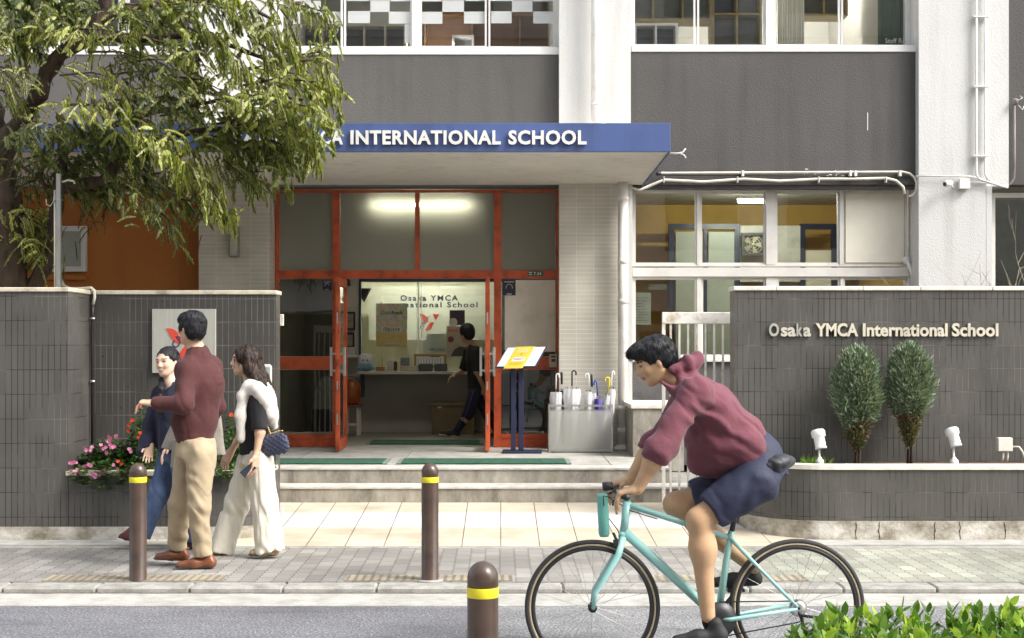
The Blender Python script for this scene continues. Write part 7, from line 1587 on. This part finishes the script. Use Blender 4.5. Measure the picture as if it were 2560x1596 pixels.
# clipped conifers: short upright scale-leaf sprays over an egg-shaped head, bare stems below
def conifer(px, pxw, py0, py1, py2, D_, label, brown_side, seed):
    r = random.Random(seed); t_ = thing('clipped_conifer', label, 'shrub', (X(px, D_), D_, .572), 'clipped conifers in the right planter'); L = Leaves(); cx = X(px, D_); zt, zb = Z(py0, D_), Z(py1, D_); wx = pxw * D_ / F / 2; cz = zb + (zt - zb) * .50; hz = (zt - zb) / 2
    for i in range(9000):
        th = r.uniform(0, 2 * math.pi); cph = r.uniform(-1, 1); rad = r.uniform(.72, 1.0) ** .5 * r.uniform(.86, 1.03)
        sp_ = math.sqrt(1 - cph * cph); lump = 1 + .09 * math.sin(th * 3 + cph * 4 + seed) + .07 * math.sin(th * 7 - cph * 9 + seed * 2) + (.17 if r.random() < .05 else 0)
        taper = 1.05 if cph > -.3 else 1.05 - (-.3 - cph) * .3
        p = v3((cx + wx * sp_ * math.cos(th) * rad * lump * taper, D_ + wx * .95 * sp_ * math.sin(th) * rad * lump * taper, cz + hz * cph * rad))
        d = unit(v3((math.cos(th) * sp_ * .75, math.sin(th) * sp_ * .75, .75 + cph * .5)) + v3([r.gauss(0, .28) for _ in range(3)])); sd = unit(np.cross(d, [r.random() - .5, r.random() - .5, r.random() - .5]))
        k = r.random(); c = np.array([.085, .125, .08]) * (1 - k) + np.array([.29, .36, .24]) * k
        bp_ = .02 + (.5 if cph < -.72 else 0) * (1.3 if (math.cos(th) * brown_side > 0) else .7)
        if r.random() < bp_: c = np.array([.20, .115, .05]) * r.uniform(.6, 1.3)
        blade(L, p, d, sd, r.uniform(.026, .050), r.uniform(.0045, .0075), .1, tuple(c), 2)
    zs_ = .572
    for i in range(1700):   # loose brown-green sprigs down the stems
        t = r.random() ** 1.4; z = zb + .03 - t * (zb - zs_) * .62; w_ = wx * (.50 - .42 * t); th = r.uniform(0, 2 * math.pi); p = v3((cx + w_ * math.cos(th) * r.random() ** .4, D_ + w_ * math.sin(th) * r.random() ** .4, z)); d = unit(v3((math.cos(th) * .5, math.sin(th) * .5, .6 + r.gauss(0, .4)))); sd = unit(np.cross(d, [r.random() - .5, r.random() - .5, .3]))
        c = np.array([.20, .12, .055]) * r.uniform(.5, 1.3) if r.random() < .50 else np.array([.08, .13, .055]) * r.uniform(.7, 1.4); blade(L, p, d, sd, r.uniform(.02, .045), r.uniform(.003, .006), .2, tuple(c), 2)
    L.build('foliage', m_leaf3, t_); s_ = MB()
    for i in range(5):
        a = i * 1.3; x = cx + .018 * math.cos(a); y = D_ + .018 * math.sin(a); s_.tube([(x, y, zs_ - .03), (x + .006, y, (zs_ + zb) / 2), (x + .05 * math.cos(a), y + .04 * math.sin(a), zb + .05), (x + .07 * math.cos(a), y + .06 * math.sin(a), cz)], [.011, .009, .006, .003], 6)
    s_.build('stems', m_bark, t_)
conifer(2143, 112, 866, 1092, 1155, 11.72, 'left clipped egg-shaped conifer in the right planter', 1, 5); conifer(2274, 104, 858, 1070, 1155, 11.72, 'right clipped conifer with browner lower left side', -1, 8)
# grass tufts
def tuft(px, D_, n, h, label, spread=.08, z=.572, seed=1):
    r = random.Random(seed); t_ = thing('grass_tuft', label, 'grass tuft', (X(px, D_), D_, z)); L = Leaves()
    for i in range(n):
        a = r.uniform(0, 6.28); rd = spread * r.random(); p = v3((X(px, D_) + rd * math.cos(a), D_ + rd * .6 * math.sin(a), z - .01)); d = unit(v3((r.gauss(0, .35), r.gauss(0, .35), 1))); sd = unit(np.cross(d, [r.random() - .5, r.random() - .5, 0]))
        k = r.random(); blade(L, p, d, sd, h * r.uniform(.4, 1.1), .0035, .5, tuple(np.array([.10, .20, .03]) * (1 - k) + np.array([.24, .36, .08]) * k), 3)
    L.build('blades', m_leaf2, t_)
tuft(2022, 11.62, 130, .11, 'green grass tuft left of the first flood lamp', .10); tuft(2176, 11.62, 22, .05, 'small weeds under the left conifer', .10, seed=2); tuft(2068, 11.6, 12, .10, 'few thin weeds right of the first flood lamp', .04, seed=4)
# flowering plants in the left planter
def flowers(label, cx, D_, z0, w_, h, n, nf, petal, seed, hang=.3, name='flowering_plant', heads=None, droop_front=True):
    r = random.Random(seed); t_ = thing(name, label, 'plant', (cx, D_, z0), 'flowering plants in the left planter'); L = Leaves(); st_ = MB()
    for i in range(n):
        a = r.uniform(0, 6.28); rd = r.random() ** .5; hh = h * (1 - rd * rd * .75) * r.uniform(.3, 1.05); x = cx + w_ * rd * math.cos(a) * (1 + .1 * math.sin(a * 5)); y = D_ + .15 * rd * math.sin(a)
        z = z0 + hh
        if droop_front and y < D_ - .04 and r.random() < .45: y = YW - r.uniform(0, .07); z = z0 - r.uniform(-.10, hang) * (1 - abs(x - cx) / (w_ * 1.3))
        th = r.uniform(0, 6.28); d = unit(v3((math.cos(th), math.sin(th) - .45, r.uniform(-.4, .6)))); sd = unit(np.cross(d, [0, .3, 1]))
        k = r.random(); c = np.array([.030, .075, .022]) * (1 - k) + np.array([.11, .20, .055]) * k; blade(L, (x, y, z), d, sd, r.uniform(.035, .06), r.uniform(.009, .015), .8, tuple(c), 3)
        if i % 9 == 0: st_.tube([(x, y, z), (cx + (x - cx) * .5, D_ + (y - D_) * .5, z0 + (z - z0) * .5), (cx + (x - cx) * .2, D_, z0 - .02)], .003, 4, False)
    L.build('foliage', m_leaf2, t_); st_.build('stems', pm('green_stem', (.08, .12, .04), .7), t_)
    spots = heads or [(r.uniform(-.95, .95), r.uniform(-.1, 1.0)) for _ in range(nf)]
    for fx, fz in spots:
        F_ = Leaves()
        c0 = v3((cx + w_ * fx, D_ - .13 - .10 * (1 - min(1, max(0, fz))) - r.uniform(0, .03), z0 + h * fz)); pc_ = np.array(petal) * r.uniform(.8, 1.1)
        for j in range(r.randint(2, 4) if petal[2] > .1 else 2):
            cc_ = c0 + v3([r.gauss(0, .014) for _ in range(3)]); nn = unit(v3((r.gauss(0, .4), -1, r.gauss(.2, .4)))); a1 = unit(np.cross(nn, [0, 0, 1])); a2 = np.cross(nn, a1)
            for k in range(5):
                a = k * 1.257 + r.random() * .3; d = unit(a1 * math.cos(a) + a2 * math.sin(a) + nn * .25); sd = unit(np.cross(nn, d)); blade(F_, cc_, d, sd, .018, .0085, .1, tuple(pc_ * r.uniform(.85, 1.2)), 2)
        F_.build('flower', m_petal, t_)
D = 11.56
flowers('low spreading plant with many pink flowers at the left of the planter', X(272, D), D, .53, .27, .26, 1500, 24, (.72, .26, .50), 3, .14,
        heads=[(-.95, .30), (-.78, .38), (-.75, .0), (-.72, .10), (-.48, .25), (-.45, .08), (-.22, -.12), (-.15, .0), (.02, .12), (.33, .18), (.55, .02), (.68, -.02), (.75, .05), (.9, -.08), (.02, .82), (.12, .92), (.22, 1.05), (.34, 1.12), (.28, .80), (-.42, .78), (.80, .74), (-.3, .3)])
flowers('taller plant with scarlet flowers just left of the young woman in navy', X(352, D), D, .53, .13, .50, 900, 7, (.75, .07, .03), 5, .06, heads=[(.15, 1.02), (-.15, .86), (-.45, .72), (.25, .58), (-.75, .16)])
flowers('leafy plant with one scarlet flower between the man and the woman in white', X(585, D), D, .53, .13, .46, 700, 4, (.75, .07, .03), 9, .04, heads=[(.0, 1.0)])
flowers('small green plant at the right end of the left planter', X(668, 11.8), 11.82, .53, .05, .10, 110, 0, (.7, .1, .1), 12, .02, droop_front=False, heads=[(.1, -.5)])
# foreground hedge: glossy oval leaves in whorls
hd_ = thing('hedge', 'glossy light green hedge in the lower right corner, nearest the viewer', 'hedge', (X(2350, 5.2), 5.2, 0)); r = random.Random(21); L = Leaves(); sb_ = MB()
for i in range(330):
    px = r.uniform(1960, 2700) ; D_ = r.uniform(4.95, 5.5); edge = min(1, max(0, (px - 1960) / 120)); ztop = Z(1628 - 36 * edge + 9 * math.sin(px * .02), 5.2) + r.gauss(0, .020) - (.0 if edge > .6 else .03)
    x = X(px, D_); depth = r.random() ** 1.6 * .22; z = ztop - depth; tilt = v3((r.gauss(0, .3), r.gauss(-.1, .3), 1)); ax = unit(tilt); sb_.tube([v3((x, D_, z)) - ax * .12, v3((x, D_, z))], .003, 4, False)
    n = r.randint(7, 11); a1 = unit(np.cross(ax, [1, .3, 0])); a2 = np.cross(ax, a1); young = r.random() < .30
    for k in range(n):
        a = k * 2.4 + r.random() * .4; el = .25 + .9 * k / n; d = unit((a1 * math.cos(a) + a2 * math.sin(a)) * (1.2 - el * .7) + ax * el * 1.1); sd = unit(np.cross(d, ax)); kk = r.random()
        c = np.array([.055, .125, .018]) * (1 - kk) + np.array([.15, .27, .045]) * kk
        if young and k > n * .45: c = np.array([.33, .46, .07]) * r.uniform(.8, 1.1)
        blade(L, v3((x, D_, z)) + ax * .012 * (k - n * .5), d, sd, r.uniform(.042, .066), r.uniform(.010, .0145), .25, tuple(c), 3)
L.build('foliage', m_leaf2, hd_); sb_.build('twigs', MATS['green_stem'], hd_)
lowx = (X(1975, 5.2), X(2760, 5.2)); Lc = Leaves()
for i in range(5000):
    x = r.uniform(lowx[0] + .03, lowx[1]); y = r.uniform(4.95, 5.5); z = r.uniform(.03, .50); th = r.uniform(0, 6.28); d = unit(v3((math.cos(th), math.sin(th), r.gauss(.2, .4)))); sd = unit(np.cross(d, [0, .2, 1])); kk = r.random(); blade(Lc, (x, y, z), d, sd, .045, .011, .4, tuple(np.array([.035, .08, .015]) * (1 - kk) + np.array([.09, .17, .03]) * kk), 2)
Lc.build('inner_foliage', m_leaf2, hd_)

bs_ = thing('mirror_twigs', 'pale twigs added to imitate branches mirrored in the far right window', 'shrub', (X(2535, 14.2), 14.2, .3)); r = random.Random(31); o = MB()  # added twigs imitate a reflection of branches in the far right pane
def twig(p, d, l, rad, n):
    pts = [p]
    for i in range(4): d = unit(d + v3([r.gauss(0, .12), r.gauss(0, .1), r.gauss(.03, .08)])); pts.append(pts[-1] + d * l / 4)
    o.tube(pts, [rad, rad * .9, rad * .8, rad * .7, rad * .5], 5, False)
    if n > 0:
        for k in range(r.randint(2, 3)): q = pts[r.randint(1, 4)]; twig(q, unit(d + v3([r.gauss(0, .6), r.gauss(0, .4), r.gauss(.15, .35)])), l * r.uniform(.5, .8), rad * .65, n - 1)
for i in range(7): twig(v3((X(2535, 14.2) + r.gauss(0, .08), 14.2 + r.gauss(0, .05), .3)), unit(v3((r.gauss(0, .32), r.gauss(0, .2), 1))), 1.25, .009, 3)
o.build('twigs', pm('pale_bark', (.42, .38, .28), .8, .15, 20), bs_)
